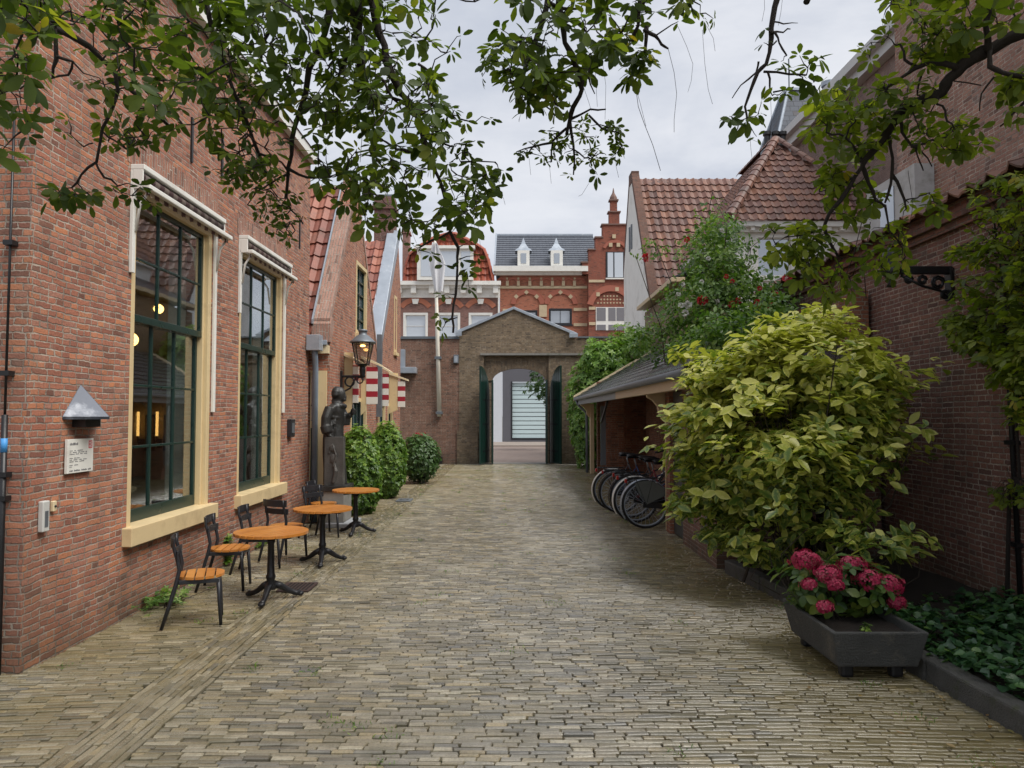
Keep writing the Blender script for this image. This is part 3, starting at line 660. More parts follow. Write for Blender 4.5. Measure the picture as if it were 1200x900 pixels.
MB().box(LX+.0352, LX+.037, 6.145, 6.195, 1.575, 1.637).build('emblem', plain('emblem_red', (0.55,0.03,0.05), 0.5), t)
mb = MB()
for z_ in (1.582, 1.608):
    for (a, b2, c, d) in ((6.151,6.156,0,.022),(6.165,6.170,0,.022),(6.156,6.165,.009,.013),(6.176,6.181,0,.022),(6.181,6.189,.0,.004),(6.181,6.189,.018,.022)): mb.box(LX+.0371, LX+.0378, a, b2, z_+c, z_+d)
mb.build('emblem_mark', M['white'], t)
t = thing('intercom', 'slim pale grey intercom box low on the brick corner under the notice', 'intercom', fl.P(5.58, 1.1))
MB().box(LX+.003, LX+.045, 5.555, 5.635, 0.975, 1.205).build('casing', plain('ivory', (0.55,0.55,0.52), 0.5), t, bevel=0.008)
mb = MB(); mb.box(LX+.0452, LX+.047, 5.575, 5.615, 1.01, 1.13); mb.build('speaker_grille', M['lead'], t)
t = thing('doorbell', 'small ivory bell push beside the grey intercom box', 'doorbell', fl.P(5.72, 1.14)); MB().box(LX+.003, LX+.03, 5.70, 5.745, 1.11, 1.19).build('casing', M['cream_pale'], t, bevel=0.006); MB().ball((LX+.032, 5.722, 1.15), .01).build('button', M['black'], t)
t = thing('junction_box', 'small dark metal box on the brick wall right of the farther tall window', 'box', fl.P(11.75, 1.65)); mb = MB(); mb.box(LX+.003, LX+.07, 11.66, 11.86, 1.5, 1.78); mb.build('casing', M['anthracite'], t, bevel=0.006); MB().box(LX+.0702, LX+.075, 11.7, 11.82, 1.56, 1.72).build('cover', M['lead'], t)
t = thing('standpipe', 'thin black pipe with a blue band up the end wall at the left edge', 'pipe', (-3.655, YC-.05, 0))
mb = MB(); mb.tube([(-3.655, YC-.045, 0.0), (-3.655, YC-.045, 1.85)], 0.021, 10); mb.tube([(-3.655, YC-.045, 1.85), (-3.65, YC-.04, 4.1)], 0.009, 8); mb.build('tube', M['black'], t, smooth=True)
MB().tube([(-3.655, YC-.045, 1.58), (-3.655, YC-.045, 1.68)], 0.0225, 10).build('band', plain('blue_band', (0.06,0.28,0.62), 0.5), t, smooth=True)
for z_ in (1.25, 1.42, 2.15, 3.1): MB().box(-3.69, -3.62, YC-.07, YC-.002, z_-.018, z_+.018).build('clip', M['black'], t)

# ================================================================== ROOF TILES helper
def pantiles(parent, name, mat, A, U, V, wid, length, tw=0.24, tl=0.33, inside=None, amp=0.035, lift=0.035, cols=5):
    A, U, V = Vector(A), Vector(U).normalized(), Vector(V).normalized(); N = U.cross(V).normalized()
    if N.z < 0: N = -N
    mb = MB(); nu, nv = int(math.ceil(wid/tw)), int(math.ceil(length/tl))
    for j in range(nv):
        for i in range(nu):
            uc, vc = (i+.5)*tw, (j+.5)*tl
            if uc > wid + tw*.3 or vc > length + tl*.3 or (inside and not inside(uc, vc)): continue
            rn = random.random(); vs = []; dv = random.uniform(-.012, .012); dl = random.uniform(-.006, .006)
            for (vv, ln) in ((j*tl-.03+dv, lift+dl), ((j+1)*tl, 0.0)):
                for c in range(cols+1):
                    x = c/cols; w_ = amp*(math.cos(x*2*math.pi*0.98)*.62 + .38*math.cos(x*4*math.pi+.6))
                    vs.append(A + U*((i+x)*tw) + V*vv + N*(ln + w_ + amp))
            n1 = cols+1
            lowv = [vs[c] - N*0.022 for c in range(n1)]
            fs = [(c, c+1, n1+c+1, n1+c) for c in range(cols)] + [(c, 2*n1+c, 2*n1+c+1, c+1) for c in range(cols)]
            mb.add(vs + lowv, fs, rn)
    return mb.build(name, mat, parent, fix=False)
def ridge(mb, a, b, r=0.12, step=0.34):
    a, b = Vector(a), Vector(b); d = b-a; L = d.length; n = max(1, int(L/step)); d.normalize()
    s_ = d.cross(Vector((0,0,1))).normalized(); u = s_.cross(d)
    for i in range(n):
        p0, p1 = a + d*(L*i/n - .03), a + d*(L*(i+1)/n); r0, r1 = r*1.12, r*.96; m = 6
        vs = [p + (s_*math.cos(math.pi*k/m) + u*math.sin(math.pi*k/m))*q for p, q in ((p0, r0), (p1, r1)) for k in range(m+1)]
        mb.add(vs, [(k, k+1, m+1+k+1, m+1+k) for k in range(m)] + [tuple(range(m+1))])
    return mb

# ================================================================== GABLED HOUSES DOWN THE LEFT SIDE
def house_window(parent, fr, u0, u1, z0, z1, nx, nz, frame='cream', sashm='sash', glass='pane_far', dep=0.10, fw=0.08, sill=True, name='window'):
    mb = MB(); fr.box(mb, u0, u0+fw, z0, z1, -dep, .012); fr.box(mb, u1-fw, u1, z0, z1, -dep, .012); fr.box(mb, u0+fw, u1-fw, z1-fw, z1, -dep, .012); fr.box(mb, u0+fw, u1-fw, z0, z0+fw, -dep, .012)
    w = mb.build(name, M[frame], parent)
    mb = MB(); a, b2, c, d = u0+fw, u1-fw, z0+fw, z1-fw
    for i in range(nx+1): q = a+(b2-a)*i/nx; th = .03 if i in (0, nx) else .018; fr.box(mb, max(a, q-th), min(b2, q+th), c, d, -dep+.01, -dep+.055)
    for i in range(nz+1): q = c+(d-c)*i/nz; th = .03 if i in (0, nz) else .018; fr.box(mb, a, b2, max(c, q-th), min(d, q+th), -dep+.015, -dep+.05)
    mb.build('sash', M[sashm], w)
    mb = MB(); fr.box(mb, a, b2, c, d, -dep, -dep+.012); mb.build('glass', M[glass], w)
    if sill: mb = MB(); fr.box(mb, u0-.05, u1+.05, z0-.09, z0-.001, -dep, .07); mb.build('sill', M[frame], w)
    return w

GX = -3.20
fg = Fr((GX, 0, 0), (0, 1, 0), (1, 0, 0))
h1 = thing('gabled_house', 'narrow brick house with steep orange tiled roof and gable window, behind the bronze statue', 'house', (GX, 15.2, 0), 'gabled brick houses down the left side')
g0, ga, g1 = 13.0, 15.12, 17.40; ez, az = 3.42, 6.55
mb = MB(); fg.wall(mb, g0, g1, -0.05, 2.9, [(14.7, 16.3, 0.9, 2.2)], 0.25)
fg.poly(mb, [(g0, 2.9), (g1, 2.9), (g1, ez), (16.25, 5.06), (16.25, 3.5), (15.12, 3.5), (15.12, 5.04), (16.25, 5.06), (ga+.14, az), (ga-.14, az), (g0, ez)], -0.25, 0.0)
mb.box(-4.6, GX-.25, g0, g0+.25, -.05, ez-.02)
mb.build('wall', M['brick_gable'], h1)
cop = brick('brick_cop', [(0.34,0.19,0.14),(0.44,0.26,0.20),(0.38,0.22,0.17)], (0.46,0.40,0.34), vertical=True, headers=False, stain=.2, pale=.4)
mb = MB(); mb.prism([fg.P(g0-.06, ez-.08, -.27), fg.P(g0-.06, ez+.12, -.27), fg.P(ga, az+.16, -.27), fg.P(ga, az-.02, -.27)], (0.285, 0, 0))
mb.prism([fg.P(g1+.06, ez-.08, -.27), fg.P(g1+.06, ez+.10, -.27), fg.P(ga+.003, az+.16, -.27), fg.P(ga+.003, az-.02, -.27)], (0.285, 0, 0)); mb.build('gable_coping', cop, h1)
mb = MB(); mb.prism([fg.P(g0-.10, ez-.30, -.30), fg.P(g0-.10, ez+.02, -.30), fg.P(g0+.03, ez+.16, -.30), fg.P(g0+.20, ez+.06, -.30), fg.P(g0+.0, ez-.30, -.30)], (.33, 0, 0)); mb.build('kneeler', cop, h1)
sl = Vector((0, ga-g0, az-ez))
pantiles(h1, 'roof', M['tile_orange'], (GX-.285, g0-.16, ez-.26), (-1, 0, 0), sl, 4.5, 3.95, tw=.25, tl=.34)
pantiles(h1, 'roof', M['tile_orange'], (GX-.285, g1+.12, ez-.22), (-1, 0, 0), (0, ga-g1, az-ez), 4.5, 4.0, tw=.25, tl=.34)
mb = MB(); mb.prism([(GX-.30, g0-.10, ez-.02), (GX-.30, g0-.10, ez+.10), (GX-.30, ga, az+.17), (GX-.30, ga, az+.05)], (.028, 0, 0)); mb.build('roof_flashing', M['zinc'], h1)
house_window(h1, fg, 15.12, 16.25, 3.52, 5.03, 2, 5)
house_window(h1, fg, 14.7, 16.3, 0.9, 2.2, 4, 2)
fe = Fr((0, g0, 0), (1, 0, 0), (0, -1, 0))                           # narrow end wall facing the yard
mb = MB(); fe.box(mb, -3.52, -3.24, 0, 2.62, .002, .05); d = mb.build('door', M['cream'], h1); mb = MB(); fe.box(mb, -3.50, -3.38, 0.02, 1.62, .051, .07); mb.build('door_leaf', M['door_green'], d); mb = MB(); fe.box(mb, -3.50, -3.38, 1.74, 2.52, .051, .06); mb.build('fanlight', M['pane_far'], d)
mb = MB(); fe.box(mb, -3.50, -3.38, 2.0, 2.02, .061, .075); fe.box(mb, -3.45, -3.43, 1.74, 2.52, .0611, .074); mb.build('glazing_bar', M['sash'], d)
mb = MB(); fe.box(mb, -3.52, -3.20, 2.92, 3.06, .002, .10); mb.build('frieze_board', M['cream_pale'], h1)
mb = MB(); fe.box(mb, -4.4, -3.22, 3.062, 3.15, .002, .14); fe.box(mb, -3.52, -3.28, 2.95, 3.22, .142, .36); mb.build('gutter', M['zinc'], h1, bevel=.01)
mb = MB(); mb.tube([(-3.40, g0-.25, 2.97), (-3.40, g0-.20, 2.8), (-3.42, g0-.10, 2.65), (-3.42, g0-.10, 0.0)], 0.05, 12); mb.build('downpipe', plain('zinc_blue', (0.25,0.31,0.38), .45, metal=.2), h1, smooth=True)

h2 = thing('gabled_house', 'farther brick house with a pale zinc verge on its steep tiled gable', 'house', (GX, 19.4, 0), 'gabled brick houses down the left side')
k0, ka, k1 = 17.85, 20.55, 21.25; ez2, az2 = 3.45, 6.75
mb = MB(); fg.wall(mb, g1+.004, k1, -0.05, 3.2, [(17.8, 18.7, .9, 2.15), (19.1, 19.9, .9, 2.15)], .25)
fg.poly(mb, [(g1+.004, 3.2), (k1, 3.2), (k1, 5.3), (ka+.15, az2), (ka-.15, az2), (k0, ez2), (g1+.004, ez2-.1)], -.25, 0); mb.build('wall', M['brick_gable'], h2)
mb = MB(); mb.prism([fg.P(k0+.10, ez2+.05, -.262), fg.P(k0-.08, ez2+.18, -.262), fg.P(ka-.12, az2+.22, -.262), fg.P(ka+.1, az2-.02, -.262)], (.31, 0, 0)); mb.build('gable_coping', M['zinc'], h2, bevel=.01)
pantiles(h2, 'roof', M['tile_orange'], (GX-.28, k0-.32, ez2-.25), (-1, 0, 0), (0, ka-k0, az2-ez2), 4.5, 4.2, tw=.25, tl=.34)
mb = MB(); mb.box(GX-.62, GX-.08, 20.35, 20.95, 6.5, 7.9); mb.box(GX-.66, GX-.04, 20.3, 21.0, 7.55, 7.68); mb.build('chimney', brick('brick_chim', [(0.15,0.08,0.065),(0.22,0.11,0.09)], (0.30,0.24,0.2), stain=.4), h2)
mb = MB(); mb.box(GX-.6, GX-.1, 20.4, 20.9, 7.9, 7.97); mb.build('chimney_cap', M['lead'], h2)
for (a, b2) in ((17.8, 18.7), (19.1, 19.9)): house_window(h2, fg, a, b2, .9, 2.15, 2, 2)
house_window(h2, fg, 20.05, 20.5, 3.55, 5.1, 1, 3)
mb = MB(); fg.box(mb, 17.50, 17.62, 1.8, 3.75, .003, .12); mb.build('downpipe', M['lead'], h2)
# striped shutter boxes standing out from the ground floor windows: cream side boards, red and white leaf facing the camera
k = NT('shutter_stripes'); zc = k.sep(k.obj())[2]
M['shutter_red'] = k.done(k.bsdf(k.mix(k.math('GREATER_THAN', k.math('FRACT', k.math('DIVIDE', zc, 0.27)), 0.55), (0.72,0.69,0.62), (0.33,0.02,0.035)), 0.4, 0, k.bump(k.noise(k.obj(), 30, 3), .1, .003)))
def shutter(px, Y, wpx, y_top, y_bot, label, cy0, cy1):
    z1 = H + (486-y_top)*Y/F; z0 = H + (486-y_bot)*Y/F
    x1 = (px+wpx-600)*Y/F; x0 = (px-600)*Y/F
    zc0, zc1 = H + (486-cy1)*Y/F, H + (486-cy0)*Y/F
    t = thing('window_shutter', label, 'shutter', (GX, Y, z0), 'red and white striped shutters')
    MB().box(x0, x1, Y, Y+.05, z0, z1).build('striped_leaf', M['shutter_red'], t, bevel=.004)
    mb = MB(); mb.prism([(GX+.006, Y+.01, zc0), (x0-.002, Y+.01, zc0+.10), (x0-.002, Y+.01, zc1), (GX+.006, Y+.01, zc1)], (0, .05, 0)); mb.build('cream_board', M['cream'], t, bevel=.004)
    mb = MB(); mb.prism([(GX+.006, Y-.03, z1+.24), (x1+.05, Y-.03, z1+.06), (x1+.05, Y-.03, z1+.02), (GX+.006, Y-.03, z1+.18)], (0, .4, 0)); mb.build('rain_hood', M['cream_pale'], t)
shutter(413, 14.1, 6.5, 428, 472, 'narrow red and white striped shutter nearest the lantern, partly behind the statue', 413, 487)
shutter(429, 15.66, 13, 430, 473.5, 'wide red and white striped shutter below and right of the lantern', 446, 487)
shutter(448, 17.66, 7, 438, 476, 'red and white striped shutter between the wide one and the cream board', 448, 486)
shutter(466, 19.25, 8.5, 447, 477, 'red and white striped shutter at the far end by the gate wall', 437, 485)
# ================================================================== LANTERN, STATUE
c = at(425, 412, 13.85)
t = thing('wall_lantern', 'old glass street lantern with grey hood and lit bulb on a black scroll bracket', 'lantern', (c.x, c.y, 2.6))
zt = lambda py: H + (486-py)*13.85/F
mb = MB(); mb.lathe([(.24, zt(402)), (.25, zt(401)), (.21, zt(399)), (.12, zt(393.5)), (.075, zt(392)), (.075, zt(388.5)), (.09, zt(388)), (.09, zt(386.5)), (.04, zt(385.5)), (.0, zt(385.4))], (c.x, c.y, 0), 18); mb.build('hood', M['lead'], t, smooth=True)
mb = MB()
def quadring(z, r): return [Vector((c.x+sx*r, c.y+sy*r, z)) for sx, sy in ((-1,-1),(1,-1),(1,1),(-1,1))]
top, bot = quadring(zt(402), .165), quadring(zt(427), .10)
for a, b2 in zip(top, bot): mb.tube([a, b2], .012, 6)
for rg in (top, bot):
    for i in range(4): mb.tube([rg[i], rg[(i+1) % 4]], .012, 6)
mb.build('frame', M['iron'], t)
mb = MB(); mb.add(top+bot, [(i, (i+1) % 4, 4+(i+1) % 4, 4+i) for i in range(4)]); mb.build('glass', M['lamp_glass'], t)
MB().ball((c.x, c.y, zt(405)), .05, .05, .022).build('bulb', M['glow'], t, smooth=True)
mb = MB(); mb.lathe([(.12, zt(427)), (.08, zt(428.5)), (.05, zt(430)), (.06, zt(433)), (.045, zt(440)), (.02, zt(443))], (c.x, c.y, 0), 12); zb = zt(441)
mb.tube([(GX, c.y, zb), (c.x+.05, c.y, zb)], .022, 8); mb.tube([(GX, c.y, zb-.32), (GX+.18, c.y, zb-.22), (c.x-.12, c.y, zb-.02)], .016, 8)
mb.ring((GX+.17, c.y, zb-.10), (0,1,0), .085, .016, 18); mb.ring((GX+.36, c.y, zb-.075), (0,1,0), .055, .013, 16)
mb.box(GX, GX+.03, c.y-.05, c.y+.05, zb-.4, zb+.1); mb.build('bracket', M['iron'], t, smooth=False)

SY = 12.62; sk = SY/F
SP = lambda px, py, dy=0.0: Vector(((px-600)*sk, SY+dy, H + (486-py)*sk))
t = thing('statue', 'dark bronze statue of a hooded robed figure raising one hand beside a slab', 'statue', SP(396, 566))
mb = MB()
RB = lambda pts, n=16: None
def rings(mb, rows, n=20, fold=0.0):
    vs = []
    for (px, py, rx, ry, dy) in rows:
        c_ = SP(px, py, dy)
        for i in range(n):
            a = 2*math.pi*i/n; f_ = 1 + fold*(math.sin(a*5+py*.02)+.6*math.sin(a*9+1))
            vs.append(c_ + Vector((rx*f_*math.cos(a), ry*f_*math.sin(a), 0)))
    m = len(rows); mb.add(vs, [(i*n+k, i*n+(k+1) % n, (i+1)*n+(k+1) % n, (i+1)*n+k) for i in range(m-1) for k in range(n)] + [tuple(range(n))[::-1], tuple((m-1)*n+k for k in range(n))])
rings(mb, [(393,567,.20,.20,.06),(392.5,550,.19,.19,.06),(391,530,.18,.19,.05),(391,514,.175,.19,.04),(391.5,500,.16,.18,.03),(392,490,.165,.19,.02),(392.5,482,.155,.21,.0),(394,476,.12,.20,.0),(396,472,.08,.11,.0)], 24, .05)
rings(mb, [(396,474,.075,.085,0),(397,469,.07,.07,0)], 12)
hd = SP(398.5, 462.5); mb.ball(hd, .095, .085, .135, 16, 10); mb.ball(hd+Vector((.09,0,-.035)), .028, .022, .03); mb.ball(hd+Vector((.075,0,-.085)), .035, .04, .035)   # head, nose, chin
# hood lying back off the brow, and the shoulder cape
for q in range(9): an = R(-100+25*q); mb.ball(hd+Vector((-.05, .085*math.sin(an), .075*math.cos(an)*1.1+.02)), .065, .04, .045, 8, 6)
mb.ball(hd+Vector((-.075,0,.015)), .075, .095, .12, 14, 8); mb.ball(hd+Vector((.035,.04,.02)), .05,.02,.02,8,6); mb.ball(hd+Vector((.035,-.04,.02)), .05,.02,.02,8,6)
mb.tube([hd+Vector((-.11,0,-.10)), hd+Vector((-.06,-.10,-.17)), hd+Vector((.04,-.09,-.19)), hd+Vector((.08,0,-.20)), hd+Vector((.04,.09,-.19)), hd+Vector((-.06,.10,-.17)), hd+Vector((-.11,0,-.10))], .045, 8)
for q in range(7): an = R(150+10*q); mb.tube([SP(386.5+q*1.6, 483, -.19+.01*q), SP(385.5+q*1.9, 498, -.20), SP(385+q*2.2, 511, -.19)], .010, 5)
# near arm: shoulder to the slab
mb.tube([SP(389.5,478,-.17), SP(386.5,490,-.24), SP(386,501,-.25), SP(388.5,508,-.23)], [.085,.085,.078,.06], 10); mb.tube([SP(386,499,-.25), SP(388,507,-.25)], [.095,.085], 10)
mb.tube([SP(388,508,-.23), SP(391.5,510.5,-.22)], [.042,.045], 8)
for i in range(4): mb.tube([SP(390.5,510.2,-.255+.024*i), SP(393.2,510.8,-.26+.026*i), SP(394.4,512.6,-.26+.026*i)], [.015,.013,.010], 6)
mb.tube([SP(390,509.5,-.185), SP(392.5,509.8,-.17)], [.015,.011], 6)
# far arm: raised in front with hanging sleeve and closed hand
mb.tube([SP(396,478,.14), SP(401,487,.16), SP(406,489,.10), SP(411,485.5,.05)], [.085,.075,.062,.042], 10)
mb.prism([SP(400,486,.05), SP(409.5,487,.05), SP(408,498.5,.05), SP(402.5,498.5,.05)], (0,.13,0))
hc = SP(413,482.5,.04); mb.ball(hc, .045, .04, .055)
for i in range(4): z_ = .038-.026*i; mb.tube([hc+Vector((-.01,-.035,z_)), hc+Vector((.035,-.04,z_)), hc+Vector((.048,0,z_)), hc+Vector((.03,.03,z_))], [.014,.014,.013,.010], 6)
mb.tube([hc+Vector((-.02,-.03,.03)), hc+Vector((.01,-.045,.06)), hc+Vector((.03,-.03,.075))], [.015,.013,.011], 6)
mb.tube([SP(386,487.5,-.2), SP(392,488.5,-.21), SP(399.5,489.5,-.1)], .022, 8)      # cord belt
mb.build('figure', M['bronze'], t, remesh=0.013)
mb = MB(); mb.tube([SP(413,486,.04), SP(413.3,474,.03)], .017, 8); mb.build('held_staff', M['bronze'], t, smooth=True)
a = SP(385.5, 567, -.27); b2 = SP(407, 511.5, .12); mb = MB(); mb.box(a.x, b2.x, a.y, a.y+.16, a.z, b2.z); 
mb.tube([SP(391,530,-.28), SP(395,520,-.285), SP(399,532,-.285), SP(396,545,-.285)], .02, 6)
mb.tube([SP(396,563,-.28), SP(399,550,-.29), SP(397.5,541,-.285)], [.03,.035,.01], 7); mb.ball(SP(394.5,524,-.28), .05, .02, .06); mb.ball(SP(396,536,-.28), .06, .02, .08)
mb.build('slab', plain('bronze_slab', (0.085,0.08,0.074), .55, metal=.35, var=.7, scale=5, bump=.6, dist=.008, spots=(0.16,0.155,0.14)), t, bevel=.012)
mb = MB(); a, b2 = SP(381.5, 573, 0), SP(411, 567, 0); mb.box(a.x, b2.x, SY-.33, SY+.30, a.z, b2.z); mb.build('plinth', M['bronze'], t, bevel=.006)
px0, px1 = a.x+.03, b2.x-.03
t = thing('stone_pedestal', 'rough grey stone pedestal under the bronze statue, on a flat base slab', 'pedestal', (a.x+.2, SY, 0))
MB().box(px0, px1, SY-.30, SY+.27, .07, a.z-.002).build('shaft', M['stone'], t, bevel=.012); MB().box(px0-.05, px1+.16, SY-.42, SY+.34, 0.0, .07).build('base_slab', plain('slab_stone', (0.30,0.31,0.32), .7, var=.2), t, bevel=.01)

# ================================================================== FURNITURE
def make_chair():
    t = thing('cafe_chair', '', 'chair', (0, 0, 0), 'cafe chairs along the brick wall')
    mb = MB(); R0 = 0.205; n = 5; w_ = 2*R0/n
    for i in range(n):                                    # five slats cut to a round
        y0, y1 = -R0+i*w_+.006, -R0+(i+1)*w_-.006
        pts = []
        for q in range(9): y = y0+(y1-y0)*q/8; pts.append((math.sqrt(max(0, R0**2-y*y)), y))
        poly = [Vector((y, x, .412)) for x, y in pts] + [Vector((y, -x, .412)) for x, y in pts[::-1]]
        mb.prism(poly, (0, 0, .022))
    mb.build('seat', M['wood'], t)
    mb = MB(); mb.bar((-.17,-.155,.39), (.16,-.17,.39), .028, .036); mb.bar((-.17,.155,.39), (.16,.17,.39), .028, .036); mb.bar((.16,-.17,.39), (.16,.17,.39), .026, .036); mb.bar((-.17,-.155,.39), (-.17,.155,.39), .026, .036); mb.build('seat_frame', M['anthracite'], t, bevel=.004)
    for s_ in (-1, 1):
        mb = MB(); mb.tube([(.15, s_*.165, .41), (.165, s_*.172, .2), (.178, s_*.178, 0)], [.018,.017,.014], 8); mb.build('front_leg', M['anthracite'], t, smooth=True)
        mb = MB(); mb.tube([(-.30, s_*.17, 0), (-.235, s_*.165, .22), (-.185, s_*.16, .40), (-.165, s_*.158, .50), (-.185, s_*.157, .60), (-.215, s_*.155, .70), (-.222, s_*.155, .775)], [.015,.017,.018,.017,.017,.015,.012], 8); mb.build('rear_leg', M['anthracite'], t, smooth=True)
    for (z0, z1, x0) in ((.595, .665, -.183), (.69, .775, -.214)):
        mb = MB(); m = 8; f_ = []
        for i in range(m+1):
            y = -.20+.40*i/m; x = x0 - .035*(1-(y/.2)**2)
            f_.append((x, y))
        vs = [Vector((x+dx, y, z)) for dx in (0, .014) for z in (z0, z1) for x, y in f_]; n1 = m+1
        fs = []
        for i in range(m): fs += [(i, i+1, n1+i+1, n1+i), (2*n1+i, 3*n1+i, 3*n1+i+1, 2*n1+i+1), (i, 2*n1+i, 2*n1+i+1, i+1), (n1+i, n1+i+1, 3*n1+i+1, 3*n1+i)]
        fs += [(0, n1, 3*n1, 2*n1), (m, 2*n1+m, 3*n1+m, n1+m)]
        mb.add(vs, fs); mb.build('back_slat', M['anthracite'], t, bevel=.004)
    return t
chair0 = make_chair()
chairs = [((-2.79, 6.72), 20, 'black cafe chair with round orange seat standing alone nearest the camera'),
          ((-3.02, 8.02), 8, 'black cafe chair with orange seat left of the nearest table, seat well in view'),
          ((-2.97, 8.85), 3, 'black cafe chair whose orange seat shows just behind the nearest table top'),
          ((-2.90, 9.62), 62, 'black cafe chair turned away, its broad back standing behind the nearest table'),
          ((-2.86, 11.22), -32, 'black cafe chair with open slatted back tucked behind the middle table'),
          ((-3.04, 12.05), -8, 'black cafe chair farthest back, against the wall beside the stone pedestal')]
for i, ((x, y), a, lb) in enumerate(chairs):
    o = chair0 if i == 0 else copy_tree(chair0)
    o.location = (x, y, .002); o.rotation_euler = (0, 0, R(a)); o['label'] = lb
def make_table():
    t = thing('bistro_table', '', 'table', (0, 0, 0), 'round bistro tables along the brick wall')
    mb = MB(); R0 = .362; n = 9; w_ = 2*R0/n
    for i in range(n):
        y0, y1 = -R0+i*w_+.0055, -R0+(i+1)*w_-.0055
        pts = [(math.sqrt(max(0, R0**2-(y0+(y1-y0)*q/8)**2)), y0+(y1-y0)*q/8) for q in range(9)]
        mb.prism([Vector((x, y, .652)) for x, y in pts] + [Vector((-x, y, .652)) for x, y in pts[::-1]], (0, 0, .03))
    mb.build('table_top', M['wood'], t, bevel=.003)
    mb = MB(); mb.bar((-.25,0,.635), (.25,0,.635), .04, .03); mb.bar((0,-.25,.6345), (0,.25,.6345), .04, .029); mb.lathe([(.06,.60),(.06,.65)], n=14); mb.build('top_bracket', M['iron'], t)
    mb = MB(); mb.lathe([(.05,.10),(.062,.11),(.062,.14),(.045,.16),(.04,.20),(.047,.215),(.047,.235),(.038,.25),(.034,.40),(.031,.55),(.04,.57),(.04,.60)], n=16); mb.build('column', M['iron'], t, smooth=True)
    for q in range(3):
        a = R(90+120*q); d = Vector((math.cos(a), math.sin(a), 0)); mb = MB()
        mb.tube([d*.03+Vector((0,0,.15)), d*.10+Vector((0,0,.125)), d*.18+Vector((0,0,.068)), d*.25+Vector((0,0,.035)), d*.295+Vector((0,0,.03))], [.04,.034,.027,.024,.03], 8)
        mb.ball(d*.30+Vector((0,0,.024)), .036, .036, .024, 10, 6); mb.build('foot', M['iron'], t, smooth=True)
    return t
table0 = make_table()
for i, ((x, y), a, lb) in enumerate([((-2.42, 7.52), 62, 'round orange slatted bistro table nearest the camera on a black cast iron foot'), ((-2.37, 9.36), 70, 'round orange bistro table in the middle of the row of three'), ((-2.44, 11.66), 58, 'round orange bistro table farthest away, in front of the stone pedestal')]):
    o = table0 if i == 0 else copy_tree(table0); o.location = (x, y, .002); o.rotation_euler = (0, 0, R(a)); o['label'] = lb
t = thing('drain_grate', 'rusty rectangular drain grate set in the paving under the tables', 'drain', (-2.3, 8.05, 0))
mb = MB(); mb.box(-2.46,-2.14,7.86,8.24,-.004,.003); mb.build('drain_pit', plain('drain_dark', (.008,.006,.005), .9), t)
mb = MB(); mb.box(-2.47,-2.44,7.85,8.25,-.004,.010); mb.box(-2.16,-2.13,7.85,8.25,-.004,.010); mb.box(-2.44,-2.16,7.85,7.88,-.004,.0095); mb.box(-2.44,-2.16,8.22,8.25,-.004,.0095)
for i in range(7): mb.box(-2.44+.04*i, -2.425+.04*i, 7.88, 8.22, -.004, .009)
mb.build('grate', plain('rust', (0.045,0.024,0.02), .7, var=.5), t)
t = thing('manhole_cover', 'small flat metal cover set in the paving by the clipped bushes', 'cover', (-2.0, 15.6, 0)); p = at_z(474, 586); mb = MB(); mb.box(p.x-.16, p.x+.16, p.y-.25, p.y+.25, -.004, .008); mb.build('plate', M['lead'], t); MB().ring((p.x,p.y,.009),(0,0,1),.09,.006,16).build('rim', M['iron'], t)

# ================================================================== PLANTS helper
def foliage_thing(name, label, cat, c, r, n, L, mat, seed, group=None, base=None, shell=.5, amp=.2, kk=5, wl=.5, stems=10, zmin=.02, droop=.25, up=.35, freq=1.6, spread=1.0, shape=(.42,.8), extra=None):
    base = Vector(base) if base else Vector((c[0], c[1], 0))
    t = thing(name, label, cat, base, group)
    P, Nn, rr = blob(c, r, n, seed, shell, amp, freq)
    if extra is not None: 
        for (c2, r2, n2) in extra:
            P2, N2, q2 = blob(c2, r2, n2, seed+5, shell, amp, freq); P = np.concatenate([P, P2]); Nn = np.concatenate([Nn, N2])
    keep = P[:, 2] > zmin; P, Nn = P[keep], Nn[keep]
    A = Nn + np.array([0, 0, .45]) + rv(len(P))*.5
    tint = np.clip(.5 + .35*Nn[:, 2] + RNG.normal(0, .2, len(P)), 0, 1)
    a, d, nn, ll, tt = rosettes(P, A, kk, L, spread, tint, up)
    ok = a[:, 2] > zmin
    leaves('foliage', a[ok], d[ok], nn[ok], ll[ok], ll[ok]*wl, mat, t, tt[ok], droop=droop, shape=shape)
    mb = MB()
    idx = RNG.choice(len(P), min(len(P), stems*6), replace=False)
    for i in range(stems):
        s0 = base + Vector((random.gauss(0, r[0]*.14), random.gauss(0, r[1]*.14), -.02)); m = s0.lerp(Vector(c), random.uniform(.6, 1.0)) + Vector((random.gauss(0, .15)*r[0], random.gauss(0, .15)*r[1], 0))
        mb.tube([s0, s0.lerp(m, .5)+Vector((random.gauss(0,.03),random.gauss(0,.03),0)), m], [.022*max(r), .016*max(r), .010*max(r)], 5)
        for q in range(6): e = Vector(P[idx[(i*6+q) % len(idx)]]); mb.tube([m.lerp(s0, random.random()*.4), m.lerp(e, .55)+Vector((0,0,random.gauss(0,.05))), e], [.008*max(r), .006*max(r), .0035*max(r)], 4)
    mb.build('stems', M['twig'], t)
    return t
def px_ell(x0, x1, y0, y1, Y):
    cx, cy = (x0+x1)/2, (y0+y1)/2; c_ = at(cx, cy, Y); return c_, ((x1-x0)/2*Y/F, (y1-y0)/2*Y/F)
